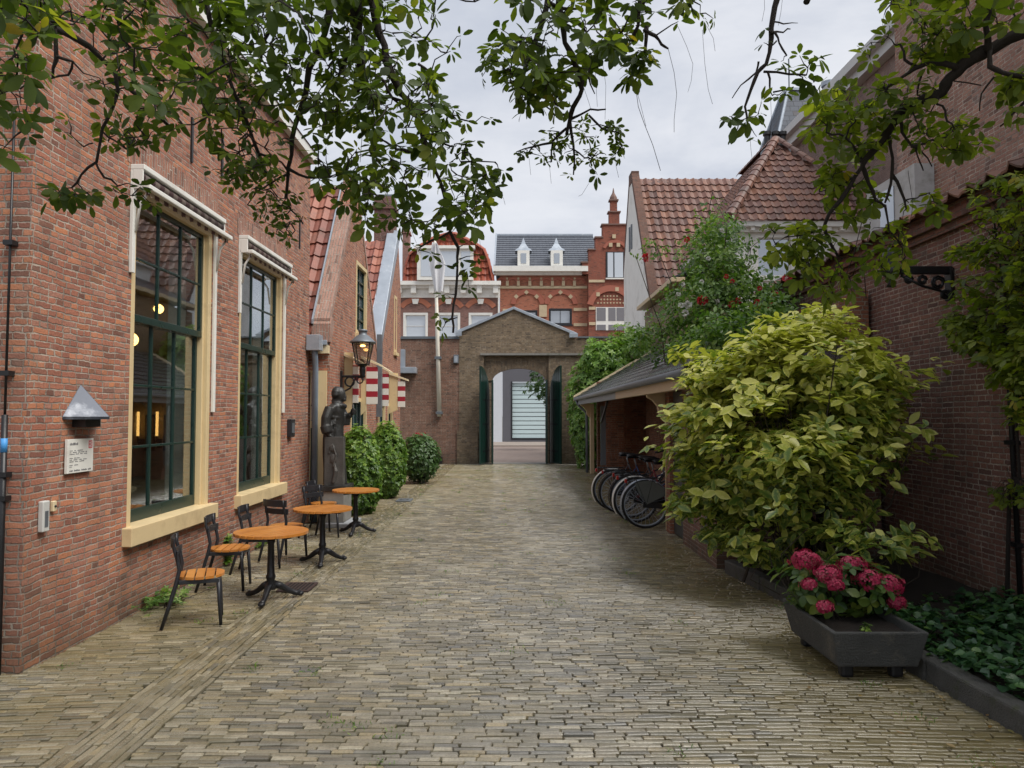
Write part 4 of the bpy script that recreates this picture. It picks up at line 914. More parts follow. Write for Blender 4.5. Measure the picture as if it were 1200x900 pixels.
for (x0, x1, y0, y1, Y, mat, lb, sd, n, pos_) in ((392, 449, 499, 612, 13.9, 'leaf_box', 'rounded light green clipped bush right beside the bronze statue', 3, 1900, 0), (430, 478, 493, 590, 16.6, 'leaf_box', 'tall rounded green clipped bush between two other bushes along the left wall', 4, 1900, 0), (467, 517, 507, 566, 20.2, 'leaf_dark', 'lower darker green bush farthest along the left wall, near the gate', 5, 1500, 0)):
    c_, (rx, rz) = px_ell(x0, x1, y0, y1, Y)
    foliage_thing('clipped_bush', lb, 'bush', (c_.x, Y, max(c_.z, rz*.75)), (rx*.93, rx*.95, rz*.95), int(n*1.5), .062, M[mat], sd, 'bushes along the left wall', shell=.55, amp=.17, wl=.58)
t = thing('red_flowers', 'small patch of red blooms on top of the farthest bush', 'flowers', at(492, 508, 20.6)); P, Nn, _ = blob(at(493, 510, 20.4), (.18,.12,.05), 40, 2); leaves('blooms', P, Nn, rv(40), .05, .045, M['petal_red'], t)
def weed(px, py, n, r, hgt, L, mat, lb):
    p = at_z(px, py); t = thing('wall_weed', lb, 'weed', p, 'weeds at the foot of the brick wall')
    C = np.array(p) + np.stack([RNG.normal(0, r*.5, n), RNG.normal(0, r, n), RNG.random(n)*hgt+.015], 1); C[:, 0] = np.maximum(C[:, 0], LX+.03)
    a, d, nn, ll, tt = rosettes(C, np.tile([0,0,1.0],(n,1))+rv(n)*.4, 5, L, 1.0, RNG.random(n)); leaves('foliage', a, d, nn, ll, ll*.45, mat, t, tt)
    mb = MB()
    for i in range(min(n, 14)): mb.tube([(p.x, p.y+random.gauss(0,r*.4), -.01), C[i]], .004, 4)
    mb.build('stems', M['twig'], t)
weed(196, 709, 90, .20, .10, .055, M['leaf_rose'], 'low grey green weed at the wall foot behind the lone chair')
weed(244, 662, 60, .05, .34, .06, M['leaf_box'], 'tall thin weed rising at the wall foot between two chairs')
weed(296, 640, 40, .15, .06, .04, M['leaf_box'], 'small weed tuft on the paving under the farther chairs')

# ================================================================== GATE WALL
GY = 28.2; gk = GY/F; fw = Fr((0, GY, 0), (1, 0, 0), (0, -1, 0))
X = lambda px: (px-600)*gk
Z = lambda py: H + (486-py)*gk
gw = thing('gate_wall', 'dark brown brick courtyard wall with a low pediment over an arched gateway', 'wall', (0, GY, 0))
OL, OR = X(577), X(639.5); OC = (OL+OR)/2; ORr = (OR-OL)/2; SPZ = Z(446); AP = Z(431.5)
def arch_pts(cx, r, zs, rise, n=20): return [(cx - r*math.cos(math.pi*i/n), zs + rise*math.sin(math.pi*i/n)) for i in range(n+1)]
RL, RR, RT = X(567), X(643), Z(415.5)
mb = MB(); tl, tr = X(541), X(671)
back = arch_pts(OC, ORr, SPZ, AP-SPZ)
# recessed panel holding the arch
pan = [(RL-.01, -.05), (OL, -.05)] + back + [(OR, -.05), (RR+.01, -.05), (RR+.01, RT+.1), (RL-.01, RT+.1)]
fw.poly(mb, pan, -.32, -.14)
# pilasters and pediment in front
fw.box(mb, X(538), RL, -.05, RT, -.32, .02); fw.box(mb, RR, X(674), -.05, RT, -.32, .02)
fw.poly(mb, [(X(538), RT), (X(674), RT), (X(674), Z(393)), (X(602), Z(362)), (X(538), Z(390))], -.32, .02)
fw.box(mb, X(536), RL-.22, -.05, Z(505), .02, .10)
mb.build('pediment_wall', M['brick_gate'], gw)
mb = MB(); fw.box(mb, X(463), X(538)-.002, -.05, Z(397), -.30, 0); mb.build('side_wall', M['brick_gate_red'], gw)
mb = MB(); fw.box(mb, X(674)+.002, X(790), -.05, Z(396), -.30, 0); mb.build('side_wall', M['brick_gate'], gw)
mb = MB(); oA = arch_pts(OC, ORr+.36, SPZ, AP-SPZ+.36); iA = arch_pts(OC, ORr, SPZ, AP-SPZ)
for i in range(20): fw.poly(mb, [iA[i], iA[i+1], oA[i+1], oA[i]], -.139, -.10)
mb.build('arch_ring', M['brick_gate_v'], gw)
mb = MB(); fw.box(mb, X(563), X(690), RT-.03, RT+.05, .022, .12); mb.build('ledge', M['stone'], gw)
mb = MB()
fw.poly(mb, [(X(537), Z(391)+.02), (X(602), Z(363)+.02), (X(602), Z(359)), (X(536), Z(387))], -.36, .10); fw.poly(mb, [(X(602)+.002, Z(363)+.02), (X(675), Z(394)+.02), (X(676), Z(390)), (X(602)+.002, Z(359))], -.36, .10)
fw.box(mb, X(667), X(677), Z(396), Z(391), .102, .22); fw.box(mb, X(534), X(541), Z(394), Z(388), .102, .18)
mb.build('coping', M['zinc'], gw, bevel=.01)
mb = MB(); fw.box(mb, X(463), X(538)-.01, Z(397)+.001, Z(394), -.34, .05); fw.box(mb, X(678), X(790), Z(396)+.001, Z(394), -.34, .05); mb.build('wall_cap', M['lead'], gw)
mb = MB(); fw.box(mb, X(674), X(800), Z(426), Z(423), .003, .05); mb.build('string_course', M['brick_gate_v'], gw)
def leaf_door(hx, ang, wd, z1h, z1f, lb):
    h = Vector((hx, GY-.02, 0)); d = Vector((math.cos(ang), -math.sin(ang), 0)); nrm = Vector((-d.y, d.x, 0))
    n = 12; zz_ = lambda q: z1h + (z1f-z1h)*math.sqrt(max(0, 1-(1-q)**2)); top = [(wd*i/n, zz_(i/n)) for i in range(n+1)]
    poly = [h + Vector((0,0,.04)), h + d*wd + Vector((0,0,.04))] + [h + d*u + Vector((0,0,z)) for u, z in top[::-1]]
    mb = MB(); mb.prism([p - nrm*.03 for p in poly], nrm*.06)
    dd = mb.build('gate_door', M['door_green'], gw, bevel=.004); dd['label'] = lb
    mb = MB()
    for i in range(1, 6):
        u = wd*i/6; zt_ = zz_(i/6)
        for s_ in (-1, 1): mb.obox(h + d*u + nrm*(.032*s_) + Vector((0,0,zt_/2)), d*.008, nrm*.004, Vector((0,0,zt_/2-.08)))
    mb.build('plank_joint', M['black'], dd)
    mb = MB()
    for zz in (.5, 1.5, 2.4): mb.obox(h + d*(wd*.4) + Vector((0,0,zz)), d*(wd*.36), nrm*.040, Vector((0,0,.03)))
    mb.build('strap_hinge', M['iron'], dd)
# pairs of leaves folded back: outer ones lean into the yard, inner ones stand edge-on in the reveal
leaf_door(X(573), R(107), 1.02, Z(466), Z(431), 'left green gate leaf swung open into the yard')
leaf_door(X(645), R(70), 1.0, Z(466), Z(430), 'right green gate leaf swung open into the yard')
leaf_door(X(577), R(88), .62, Z(445), Z(447), 'dark gate leaf seen edge on at the left of the opening')
leaf_door(X(640), R(91), .62, Z(445), Z(447), 'dark gate leaf seen edge on at the right of the opening')
t = thing('wall_box', 'small pale grey box on the gate wall left of the gateway', 'box', (X(534), GY, Z(422))); mb = MB(); fw.box(mb, X(531.5), X(537.5), Z(426), Z(416), .003, .16); mb.build('casing', M['lead'], t, bevel=.01); mb = MB(); fw.box(mb, X(532.5), X(536.5), Z(425), Z(417.5), .161, .17); mb.build('cover', M['zinc'], t)
t = thing('utility_box', 'black box at the foot of the gate wall beside the farthest bush', 'box', (X(515), GY, 0)); mb = MB(); fw.box(mb, X(511), X(519), 0, Z(535), .003, .2); mb.build('casing', M['black'], t, bevel=.01); mb = MB(); fw.box(mb, X(512), X(518), .2, Z(537), .201, .21); mb.build('cover', M['anthracite'], t)
t = thing('flagpole', 'cream flagpole clamped to the gate wall with a white flag hanging limp', 'flagpole', (X(514.5), GY-.2, Z(488)))
a, b2 = Vector((X(515.5), GY-.14, Z(488))), Vector((X(510), GY-.35, Z(281))); mb = MB(); mb.tube([a, a.lerp(b2, .45), b2], [.085, .075, .04], 12); mb.ball(b2+Vector((0,0,.05)), .07); mb.build('pole', plain('pole_white', (0.74,0.70,0.60), .45, var=.12), t, smooth=True)
mb = MB()
for q in (.02, .33): p = a.lerp(b2, q); mb.box(p.x-.12, p.x+.12, p.y-.10, GY-.002, p.z-.05, p.z+.05)
mb.build('clamp', M['lead'], t)
mb = MB(); nn_ = 14; mm = 16; vs = []
for i in range(mm+1):
    q = i/mm; py = 285 + 58*q; wid = .10+.55*min(1, q*2.2)*(1-.62*max(0, q-.4)/.6); cx = X(510.5+4*q)
    for j in range(nn_+1): s_ = j/nn_; vs.append(Vector((cx - wid*.45 + wid*s_ - (.12*max(0,.55-q) if j == 0 else 0), GY-.42 + .10*math.sin(s_*11+q*2), Z(py))))
mb.add(vs, [(i*(nn_+1)+j, i*(nn_+1)+j+1, (i+1)*(nn_+1)+j+1, (i+1)*(nn_+1)+j) for i in range(mm) for j in range(nn_)]); mb.build('flag', M['flag'], t, smooth=True, fix=False)
t = thing('zinc_outlet', 'stepped zinc roof outlet against the gate wall above the striped shutters', 'gutter', (X(474), GY, Z(437))); mb = MB(); fw.box(mb, X(466), X(489), Z(438), Z(431), .01, .5); mb.build('tray', M['zinc'], t, bevel=.01); mb = MB(); fw.box(mb, X(468), X(475), Z(431)+.003, Z(410), .01, .3); mb.build('upstand', M['zinc'], t, bevel=.01)
# ================================================================== BUILDINGS ACROSS THE STREET
BY = 50.0; bk = BY/F; fb = Fr((0, BY, 0), (1, 0, 0), (0, -1, 0))
XB = lambda px: (px-600)*bk
ZB = lambda py: H + (486-py)*bk
def seg_arch(mb, fr, u0, u1, z, rise, th, n0, n1, n=12, fill=False):
    w = u1-u0; R0 = (w*w/4+rise*rise)/(2*rise); a = math.asin(min(1, w/2/R0)); cx = (u0+u1)/2; cz = z+rise-R0
    I = [(cx+R0*math.sin(-a+2*a*i/n), cz+R0*math.cos(-a+2*a*i/n)) for i in range(n+1)]; O = [(cx+(R0+th)*math.sin(-a+2*a*i/n), cz+(R0+th)*math.cos(-a+2*a*i/n)) for i in range(n+1)]
    if fill: fr.poly(mb, I, n0, n1)
    else:
        for i in range(n): fr.poly(mb, [I[i], I[i+1], O[i+1], O[i]], n0, n1)
def px_window(parent, x0, x1, y0, y1, nx, nz, **kw): return house_window(parent, fb, XB(x0), XB(x1), ZB(y1), ZB(y0), nx, nz, frame='white', sashm='white', fw=.16, **kw)
bl = thing('mansard_house', 'brown brick townhouse with red tiled mansard roof, white cornice and wide white dormer', 'house', (XB(525), BY, 0))
mb = MB(); ops = [(XB(a), XB(b), ZB(397), ZB(366)) for a, b in ((472, 501), (511.5, 539), (549, 577))]
fb.wall(mb, XB(440), XB(585), -.05, ZB(347), ops, .5); mb.build('wall', M['brick_far_brown'], bl)
for a, b in ((472, 501), (511.5, 539), (549, 577)): px_window(bl, a, b, 366, 397, 1, 2, glass='pane_white', dep=.2)
arch_or = plain('arch_orange', (0.42,0.155,0.09), .8, var=.15)
for a, b in ((472, 501), (511.5, 539), (549, 577)): mb = MB(); seg_arch(mb, fb, XB(a)+.02, XB(b)-.02, ZB(361), .42, .34, .001, .06); mb.build('window_arch', arch_or, bl)
mb = MB()
for a, b in ((472, 501), (511.5, 539), (549, 577)): m_ = (XB(a)+XB(b))/2; fb.poly(mb, [(m_-.16, ZB(356)), (m_+.16, ZB(356)), (m_+.24, ZB(350)), (m_-.24, ZB(350))], .061, .2)
mb.build('keystone', M['white'], bl)
mb = MB(); fb.box(mb, XB(440), XB(586), ZB(348.5), ZB(338), .0, .18); fb.box(mb, XB(440), XB(587), ZB(335), ZB(330.5), .0, .75); fb.box(mb, XB(440), XB(586), ZB(338), ZB(335), .0, .45)
for p in (468, 485, 506, 524, 543, 562, 581): fb.box(mb, XB(p)-.17, XB(p)+.17, ZB(344), ZB(335), .181, .6)
mb.build('cornice', M['white'], bl)
# mansard: steep tiled skirt bending into a flatter upper slope
mans = [(475, 330), (477, 312), (481, 300), (490, 291), (507, 281), (525, 275), (533, 275), (552, 284), (566, 293), (571, 305), (577, 330)]
Rf = [Vector((XB(a), BY-.5 + max(0, (330-b))*0.022, ZB(b))) for a, b in mans]
mb = MB()
mb.prism([Vector((XB(a), BY-.35, ZB(b))) for a, b in mans], (0, 9, 0)); mb.build('roof', M['tile_red'], bl)
def poly_inside(poly, U0, Z0):
    def f(u, v):
        x, z = U0+u, Z0+v; c = False; j = len(poly)-1
        for i in range(len(poly)):
            (xi, zi), (xj, zj) = poly[i], poly[j]
            if (zi > z) != (zj > z) and x < (xj-xi)*(z-zi)/(zj-zi)+xi: c = not c
            j = i
        return c
    return f
mp = [(XB(a), ZB(b)) for a, b in mans]
pantiles(bl, 'roof', M['tile_red'], (XB(475), BY-.42, ZB(330)), (1,0,0), (0,.06,1), XB(577)-XB(475), ZB(275)-ZB(330), tw=.40, tl=.46, amp=.08, lift=.14, inside=poly_inside(mp, XB(475), ZB(330)))
mb = MB()
for a, b in zip(mans[:-1], mans[1:]): ridge(mb, (XB(a[0]), BY-.5, ZB(a[1])), (XB(b[0]), BY-.5, ZB(b[1])), r=.17, step=.4)
mb.build('verge_tile', M['tile_red'], bl, fix=False)
mb = MB(); fb.box(mb, XB(490), XB(555), ZB(330), ZB(294), .3, .95); dm = mb.build('dormer', M['white'], bl); mb = MB(); fb.box(mb, XB(488), XB(557), ZB(294), ZB(290.5), .3, 1.15); mb.build('dormer_roof', M['white'], dm)
mb = MB()
for a, b in ((494.5, 509), (514, 538), (541, 551.5)): fb.box(mb, XB(a), XB(b), ZB(326), ZB(297), .955, .97)
mb.build('dormer_glass', M['pane_white'], dm)
mb = MB(); fb.box(mb, XB(469), XB(476.5), ZB(330), ZB(269), -1.5, -.6); fb.box(mb, XB(467.5), XB(478), ZB(269), ZB(267.5), -1.6, -.5); fb.box(mb, XB(468.3), XB(477.2), ZB(267), ZB(264.5), -1.6, -.5); mb.build('chimney', M['brick_far_brown'], bl)
mb = MB(); fb.box(mb, XB(583.5), XB(585), 0, ZB(335), .05, .2); mb.build('downpipe', M['white'], bl)

br = thing('stepped_gable_building', 'orange brick building with grey slate roof, two small dormers and a stepped gable', 'building', (XB(660), BY, 0))
mb = MB(); wn = [(XB(a), XB(b), ZB(d), ZB(c)) for a, b, c, d in ((607, 630, 363, 382), (643.5, 670.5, 361, 380))]
bays = [(588.5+13.2*i, 597+13.2*i, 330.5, 338) for i in range(7)]
fb.wall(mb, XB(580)+.33, XB(689), ZB(436), ZB(322), wn, .5)
mb.build('wall', M['brick_far_red'], br)
for a, b, c, d in ((607, 630, 363, 382), (643.5, 670.5, 361, 380)): house_window(br, fb, XB(a), XB(b), ZB(d), ZB(c), 2, 1, frame='anthracite', sashm='anthracite', glass='pane_far', dep=.2, fw=.10)
arch_red = plain('arch_red', (0.34,0.11,0.07), .8, var=.2)
for p in (588, 601, 614, 628, 641, 654, 667, 680): mb = MB(); seg_arch(mb, fb, XB(p-4.6), XB(p+4.6), ZB(331.5), .28, .14, .001, .07); mb.build('brick_arch', arch_red, br)
for a, b in ((604, 633), (643, 672)): mb = MB(); seg_arch(mb, fb, XB(a), XB(b), ZB(360), .95, .32, .001, .09); mb.build('brick_arch', arch_red, br)
mb = MB(); fb.box(mb, XB(584), XB(688.5), ZB(337.5), ZB(334.5), .002, .08); fb.box(mb, XB(589), XB(603), ZB(367), ZB(361.5), .002, .08); fb.box(mb, XB(632), XB(641), ZB(371), ZB(357), .002, .12); fb.box(mb, XB(672.5), XB(688.5), ZB(364), ZB(360.5), .002, .08); fb.box(mb, XB(672.5), XB(688.5), ZB(382), ZB(378.5), .002, .08)
for p in (594.5, 607.5, 621, 634.5, 647.5, 660.5, 673.5): fb.box(mb, XB(p-1.7), XB(p+1.7), ZB(334.4), ZB(328.5), .002, .16)
for p in (594, 607.5, 621, 634.5, 647.5, 660.5, 674): fb.box(mb, XB(p-1.2), XB(p+1.2), ZB(327), ZB(324.5), .002, .06)
for cx, cy in ((605, 347), (629, 347), (645, 347), (669, 347), (617, 342), (657, 342)): 
    s_ = 2.6*bk; mb.prism([fb.P(XB(cx)+s_*a, ZB(cy)+s_*b, .002) for a, b in ((-1.1,0),(0,-1.1),(1.1,0),(0,1.1))], (0, -.10, 0))
mb.build('stone_pattern', M['sandstone'], br)
mb = MB(); fb.box(mb, XB(579), XB(688), ZB(322), ZB(319), .0, .35); fb.box(mb, XB(578), XB(688.5), ZB(319), ZB(313), .0, .75); mb.build('cornice', M['white'], br)
mb = MB(); ny = 15
A0, A1 = Vector((XB(580), BY-.5, ZB(313))), Vector((XB(580)+.0, BY+5.4, ZB(252)))
for j in range(ny):
    for i in range(30):
        q0, q1 = j/ny, (j+1)/ny; wd = (XB(706)-XB(580))/30; x = XB(580)+wd*i
        p0, p1 = A0.lerp(A1, q0), A0.lerp(A1, q1); up = Vector((0,-.02,.03))
        mb.add([(x, p0.y-.03, p0.z+.02), (x+wd-.005, p0.y-.03, p0.z+.02), (x+wd-.005, p1.y, p1.z), (x, p1.y, p1.z), (x, p0.y, p0.z-.02), (x+wd, p0.y, p0.z-.02)], [(0,1,2,3),(4,5,1,0)])
mb.add([(XB(580), BY-.5, ZB(313)), (XB(580), BY+5.4, A1.z), (XB(580), BY+11, ZB(313))], [(0,1,2)]); mb.add([(XB(706), A1.y, A1.z), (XB(580), A1.y, A1.z), (XB(580), BY+11, ZB(313)), (XB(706), BY+11, ZB(313))], [(0,1,2,3)])
mb.build('roof', M['slate_far'], br, fix=False)
mb = MB(); mb.box(XB(579.5), XB(706), BY+5.3, BY+5.6, A1.z, A1.z+.14); mb.bar((XB(579.5), BY-.45, ZB(313)), (XB(579.5), BY+5.4, A1.z+.05), .12, .3); mb.build('roof_flashing', M['zinc'], br)
for cx in (613.5, 652.5):
    mb = MB(); fb.box(mb, XB(cx-7), XB(cx+7), ZB(313), ZB(293.5), -1.0, .42); dmm = mb.build('dormer', M['white'], br)
    mb = MB(); fb.box(mb, XB(cx-3.2), XB(cx+3.2), ZB(309), ZB(297), .425, .44); mb.build('dormer_glass', M['pane_far'], dmm)
    mb = MB(); z0, z1, z2, z3 = ZB(293.5), ZB(290), ZB(284), ZB(276.5); o = lambda r, z: [Vector((XB(cx)+sx*r, BY+.2+sy*r, z)) for sx, sy in ((-1,-1),(1,-1),(1,1),(-1,1))]
    L_ = [o(.56, z0-.02), o(.54, z0+.06), o(.32, z1+.05), o(.15, z2), o(.02, z3)]
    for a, b in zip(L_, L_[1:]): mb.add(a+b, [(i, (i+1) % 4, 4+(i+1) % 4, 4+i) for i in range(4)])
    mb.build('dormer_roof', M['zinc'], dmm)
fg2 = Fr((0, BY-.6, 0), (1, 0, 0), (0, -1, 0)); mb = MB()
steps = [(681.5, 309), (688, 309), (688, 294), (697.5, 294), (697.5, 279), (705.5, 279), (705.5, 264.5), (738, 264.5), (738, 436), (688.9, 436), (688.9, 322), (681.5, 322)]
top_ = [(XB(689), ZB(436)), (XB(689), ZB(322)), (XB(682), ZB(322)), (XB(682), ZB(309)), (XB(689.5), ZB(309)), (XB(689.5), ZB(294)), (XB(697.5), ZB(294)), (XB(697.5), ZB(279.5)), (XB(706), ZB(279.5)), (XB(706), ZB(264.5)), (XB(740), ZB(264.5)), (XB(740), ZB(436))]
fg2.poly(mb, top_, -.7, 0); fg2.box(mb, XB(714), XB(726), ZB(264.5), ZB(249), -.6, -.1); fg2.box(mb, XB(715.5), XB(723.5), ZB(249), ZB(235), -.5, -.15)
mb.build('stepped_gable', brick('brick_far_deep', [(0.25,0.075,0.05),(0.33,0.105,0.065),(0.29,0.09,0.055)], (0.26,0.17,0.13), m=.008, headers=False, stain=.35, stain_col=(0.10,0.05,0.04)), br)
copd = plain('cop_dark', (0.17,0.10,0.08), .8, var=.3)
for a, b, y in ((680.5, 689, 309), (688.5, 698, 294), (696.5, 706.5, 279.5), (704.5, 741, 264.5)): mb = MB(); fg2.box(mb, XB(a), XB(b), ZB(y), ZB(y-1.6), -.75, .08); mb.build('gable_coping', copd, br)
mb = MB(); fg2.box(mb, XB(712.5), XB(727.5), ZB(249), ZB(247.5), -.7, -.02); mb.build('pinnacle_moulding', copd, br); mb = MB(); fg2.box(mb, XB(714), XB(725), ZB(235), ZB(233.3), -.6, -.05)
c0 = Vector((XB(719.5), BY-.28, 0)); mb.lathe([(.26, ZB(233.3)), (.24, ZB(230)), (.08, ZB(225)), (.02, ZB(219))], c0, 8); mb.build('pinnacle', copd, br)
def gwin(x0, x1, y0, y1, nx, nz, fr='white', gl='pane_white'): return house_window(br, fg2, XB(x0), XB(x1), ZB(y1), ZB(y0), nx, nz, frame=fr, sashm=fr, glass=gl, fw=.12, dep=-.003, sill=True)
mb = MB(); fg2.box(mb, XB(709.5), XB(731), ZB(327), ZB(296), .003, .03); w_ = mb.build('window', M['anthracite'], br); mb = MB(); fg2.box(mb, XB(711.5), XB(718), ZB(326), ZB(297), .031, .04); fg2.box(mb, XB(719.5), XB(729.5), ZB(326), ZB(297), .031, .04); mb.build('glass', M['pane_white'], w_); mb = MB(); fg2.box(mb, XB(709), XB(732), ZB(328.5), ZB(327)-.002, .003, .15); mb.build('sill', M['white'], w_)
mb = MB(); fg2.box(mb, XB(697.5), XB(733), ZB(388), ZB(361), .003, .03); w_ = mb.build('window', M['white'], br); mb = MB()
for a, b in ((698.5, 709), (712, 720.5), (721.5, 732)): fg2.box(mb, XB(a), XB(b), ZB(377), ZB(361.7), .031, .045); fg2.box(mb, XB(a), XB(b), ZB(388), ZB(381.5), .031, .045)
mb.build('glass', M['pane_far'], w_)
mb = MB(); seg_arch(mb, fg2, XB(694), XB(736), ZB(359), .95, .4, .003, .12); mb.build('brick_arch', arch_red, br); mb = MB(); seg_arch(mb, fg2, XB(709), XB(731.5), ZB(292.5), .4, .2, .003, .1); mb.build('brick_arch', arch_red, br)
for x1_, za_, zb_ in ((708, 332, 329), (697, 364, 360.5), (697, 382, 378.5)): mb = MB(); fg2.box(mb, XB(689.5), XB(x1_), ZB(za_), ZB(zb_), .003, .06); mb.build('stone_band', M['sandstone'], br); mb = MB()
for j in range(3):
    for i in range(9-j*2): cx, cy = XB(700+3.7*i+3.7*j), ZB(356-4*j); mb.prism([fg2.P(cx-.07, cy, .003), fg2.P(cx, cy-.07, .003), fg2.P(cx+.07, cy, .003), fg2.P(cx, cy+.07, .003)], (0,-.03,0))
for cx, cy in ((700, 346), (722, 340), (719, 278), (715, 288), (724, 288)): fg2.box(mb, XB(cx-2), XB(cx+2), ZB(cy+2.5), ZB(cy-2), .004, .14)
mb.build('stone_pattern', M['sandstone'], br)

gs = thing('grey_shopfront', 'grey modern shopfront with a pale slatted roller shutter, seen through the gateway', 'building', (XB(615), BY-1, 0))
fs = Fr((0, 49.2, 0), (1, 0, 0), (0, -1, 0)); sk2 = 49.2/F; XS = lambda p: (p-600)*sk2; ZS = lambda p: H+(486-p)*sk2
mb = MB(); fs.wall(mb, XS(589), XS(700), -.04, ZS(405), [(XS(599), XS(652), ZS(515), ZS(447))], .6); mb.build('wall', plain('grey_panel', (0.10,0.10,0.115), .6, var=.1), gs)
mb = MB(); fs.box(mb, XS(520), XS(588.6), -.04, ZS(405), -.6, .15); mb.build('white_panel', plain('pale_panel', (0.55,0.58,0.62), .6, var=.06), gs)
mb = MB(); n = 13; z0, z1 = ZS(514), ZS(448)
for i in range(n): a = z0+(z1-z0)*i/n; b = z0+(z1-z0)*(i+1)/n; fs.poly(mb, [(XS(600.5), a+.05), (XS(650), a+.05), (XS(650), b), (XS(600.5), b)], -.25, -.18)
rs = mb.build('roller_shutter', plain('shutter_pale', (0.50,0.62,0.64), .4, var=.05), gs); mb = MB(); fs.box(mb, XS(599.5), XS(651), z0, z1, -.30, -.26); mb.build('shutter_back', M['lead'], rs)
mb = MB(); fs.box(mb, XS(599), XS(600.5), ZS(515), ZS(447), -.25, .03); fs.box(mb, XS(600.5), XS(652), ZS(515), ZS(514)-.002, -.25, .03); mb.build('shutter_frame', M['anthracite'], gs)

# street tree beyond the gate
def street_tree():
    t = thing('street_tree', 'slender dark leaved tree in the street seen through the right of the gateway', 'tree', (3.15, 39, 0))
    mb = MB(); mb.tube([(3.15,39,-.05),(3.1,39,1.6),(3.0,39,3.2),(2.9,39,5.0)], [.11,.09,.07,.03], 8)
    for s_ in range(9): z = 2.0+.33*s_; mb.tube([(3.08,39,z),(2.5-.1*random.random(),38.8+.4*random.random(),z+.25),(1.6+.5*random.random(),38.6+.8*random.random(),z+.2)], [.035,.02,.008], 5)
    mb.build('trunk', M['bark'], t, smooth=True)
    P, Nn, rr = blob((1.95, 39, 3.55), (1.15, 1.0, 1.25), 520, 12, .25, .35); a, d, nn, ll, tt = rosettes(P, Nn*.4+np.array([0,0,.6])+rv(len(P))*.4, 5, .16, 1.0, RNG.random(len(P)), .2)
    leaves('crown', a, d, nn, ll, ll*.55, M['leaf_dark'], t, tt)
street_tree()

# ================================================================== HOUSES ON THE RIGHT
th = thing('tiled_house', 'white gabled house end with a brick edged parapet and weathered red tile roof', 'house', (5.4, 31, 0))
ft = Fr((5.4, 0, 0), (0, 1, 0), (-1, 0, 0))
rY, rZ, eY, eZ = 33.3, 12.2, 28.75, 5.95
mb = MB(); ft.poly(mb, [(eY, -.05), (35.6, -.05), (35.6, 8.7), (rY+.45, rZ+.1), (rY-.25, rZ+.1), (eY, eZ)], -.30, 0); mb.build('gable_wall', M['white_render'], th)
mb = MB(); mb.prism([ft.P(eY-.1, eZ-.05, -.32), ft.P(eY-.1, eZ+.35, -.32), ft.P(rY-.3, rZ+.5, -.32), ft.P(rY-.3, rZ+.1, -.32)], (-.01-.33+.68, 0, 0) if False else (-.34, 0, 0)); mb.prism([ft.P(rY-.298, rZ+.1, -.32), ft.P(rY-.298, rZ+.62, -.32), ft.P(rY+.5, rZ+.62, -.32), ft.P(rY+.5, rZ+.1, -.32)], (-.34, 0, 0)); mb.prism([ft.P(rY+.502, rZ+.1, -.32), ft.P(rY+.502, rZ+.35, -.32), ft.P(35.7, 9.0, -.32), ft.P(35.7, 8.6, -.32)], (-.34,0,0)); mb.build('parapet', brick('brick_par', [(0.12,0.055,0.04),(0.17,0.08,0.055)], (0.2,0.15,0.12), stain=.3), th)
pantiles(th, 'roof', M['tile_dull'], (5.72, eY-.25, eZ-.1), (1,0,0), (0, rY-eY, rZ-eZ), 9.5, 8.0, tw=.36, tl=.46, amp=.05, lift=.05)
mb = MB(); ridge(mb, (5.7, rY+.02, rZ+.08), (15.2, rY+.02, rZ+.08), .17, .45); mb.build('ridge_tile', M['tile_dull'], th, fix=False)
mb = MB(); mb.box(5.71, 15, eY+.02, 35.6, -.05, eZ-.25); mb.build('wall', M['brick_tan'], th)
mb = MB(); mb.prism([(5.72, rY+.1, rZ), (5.72, 35.5, 8.8), (5.72, 35.5, 8.6), (5.72, rY+.1, rZ-.2)], (9.5, 0, 0)); mb.build('rear_roof', M['tile_dull'], th)
mb = MB(); ft.box(mb, 33.0, 33.2, 9.3, 10.4, .003, .05); ft.box(mb, 33.55, 33.75, 9.3, 10.4, .003, .05); mb.build('wall_anchor', M['lead'], th)

ti = thing('brick_outhouse', 'low tan brick outhouse with a pale timber eave, half hidden behind the rose', 'building', (5.1, 26, 0))
mb = MB(); mb.box(5.15, 6.7, 22.6, 28.65, -.05, 5.8); mb.build('wall', M['brick_tan'], ti)
mb = MB(); mb.bar((5.05, 28.7, 5.96), (5.05, 22.4, 5.96), .42, .14); mb.build('eave', M['beam'], ti, bevel=.01)
mb = MB(); mb.prism([(4.9, 22.4, 6.04), (6.8, 22.4, 7.0), (6.8, 22.4, 6.9), (4.9, 22.4, 5.98)], (0, 6.3, 0)); mb.build('roof', M['slate'], ti)

wh = thing('white_house', 'white rendered house with a hipped red tile roof and a dark sash window', 'house', (8.9, 22.3, 0))
E = 7.55; y0 = 21.8; apx = Vector((8.87, 24.6, 10.95)); fwh = Fr((0, 22.1, 0), (1,0,0), (0,-1,0)); kk_ = 22.1/F
wx0, wx1, wz0, wz1 = (888-600)*kk_, (932-600)*kk_, H+(486-325)*kk_, H+(486-274)*kk_
mb = MB(); fwh.wall(mb, 6.75, 11.0, -.05, E-.12, [(wx0, wx1, wz0, wz1)], .35); mb.box(6.75, 7.0, 22.451, 28.5, -.05, E-.12); mb.build('wall', M['white_render'], wh)
house_window(wh, fwh, wx0, wx1, wz0, wz1, 1, 2, frame='white', sashm='white', glass='pane_far', dep=.12, fw=.07)
mb = MB(); fwh.box(mb, 6.5, 11.2, E-.12, E+.04, -.0, .32); fwh.box(mb, 6.6, 11.2, E-.24, E-.12, 0, .14)
for i in range(12): fwh.box(mb, 6.72+.38*i, 6.84+.38*i, E-.22, E-.121, .141, .26)
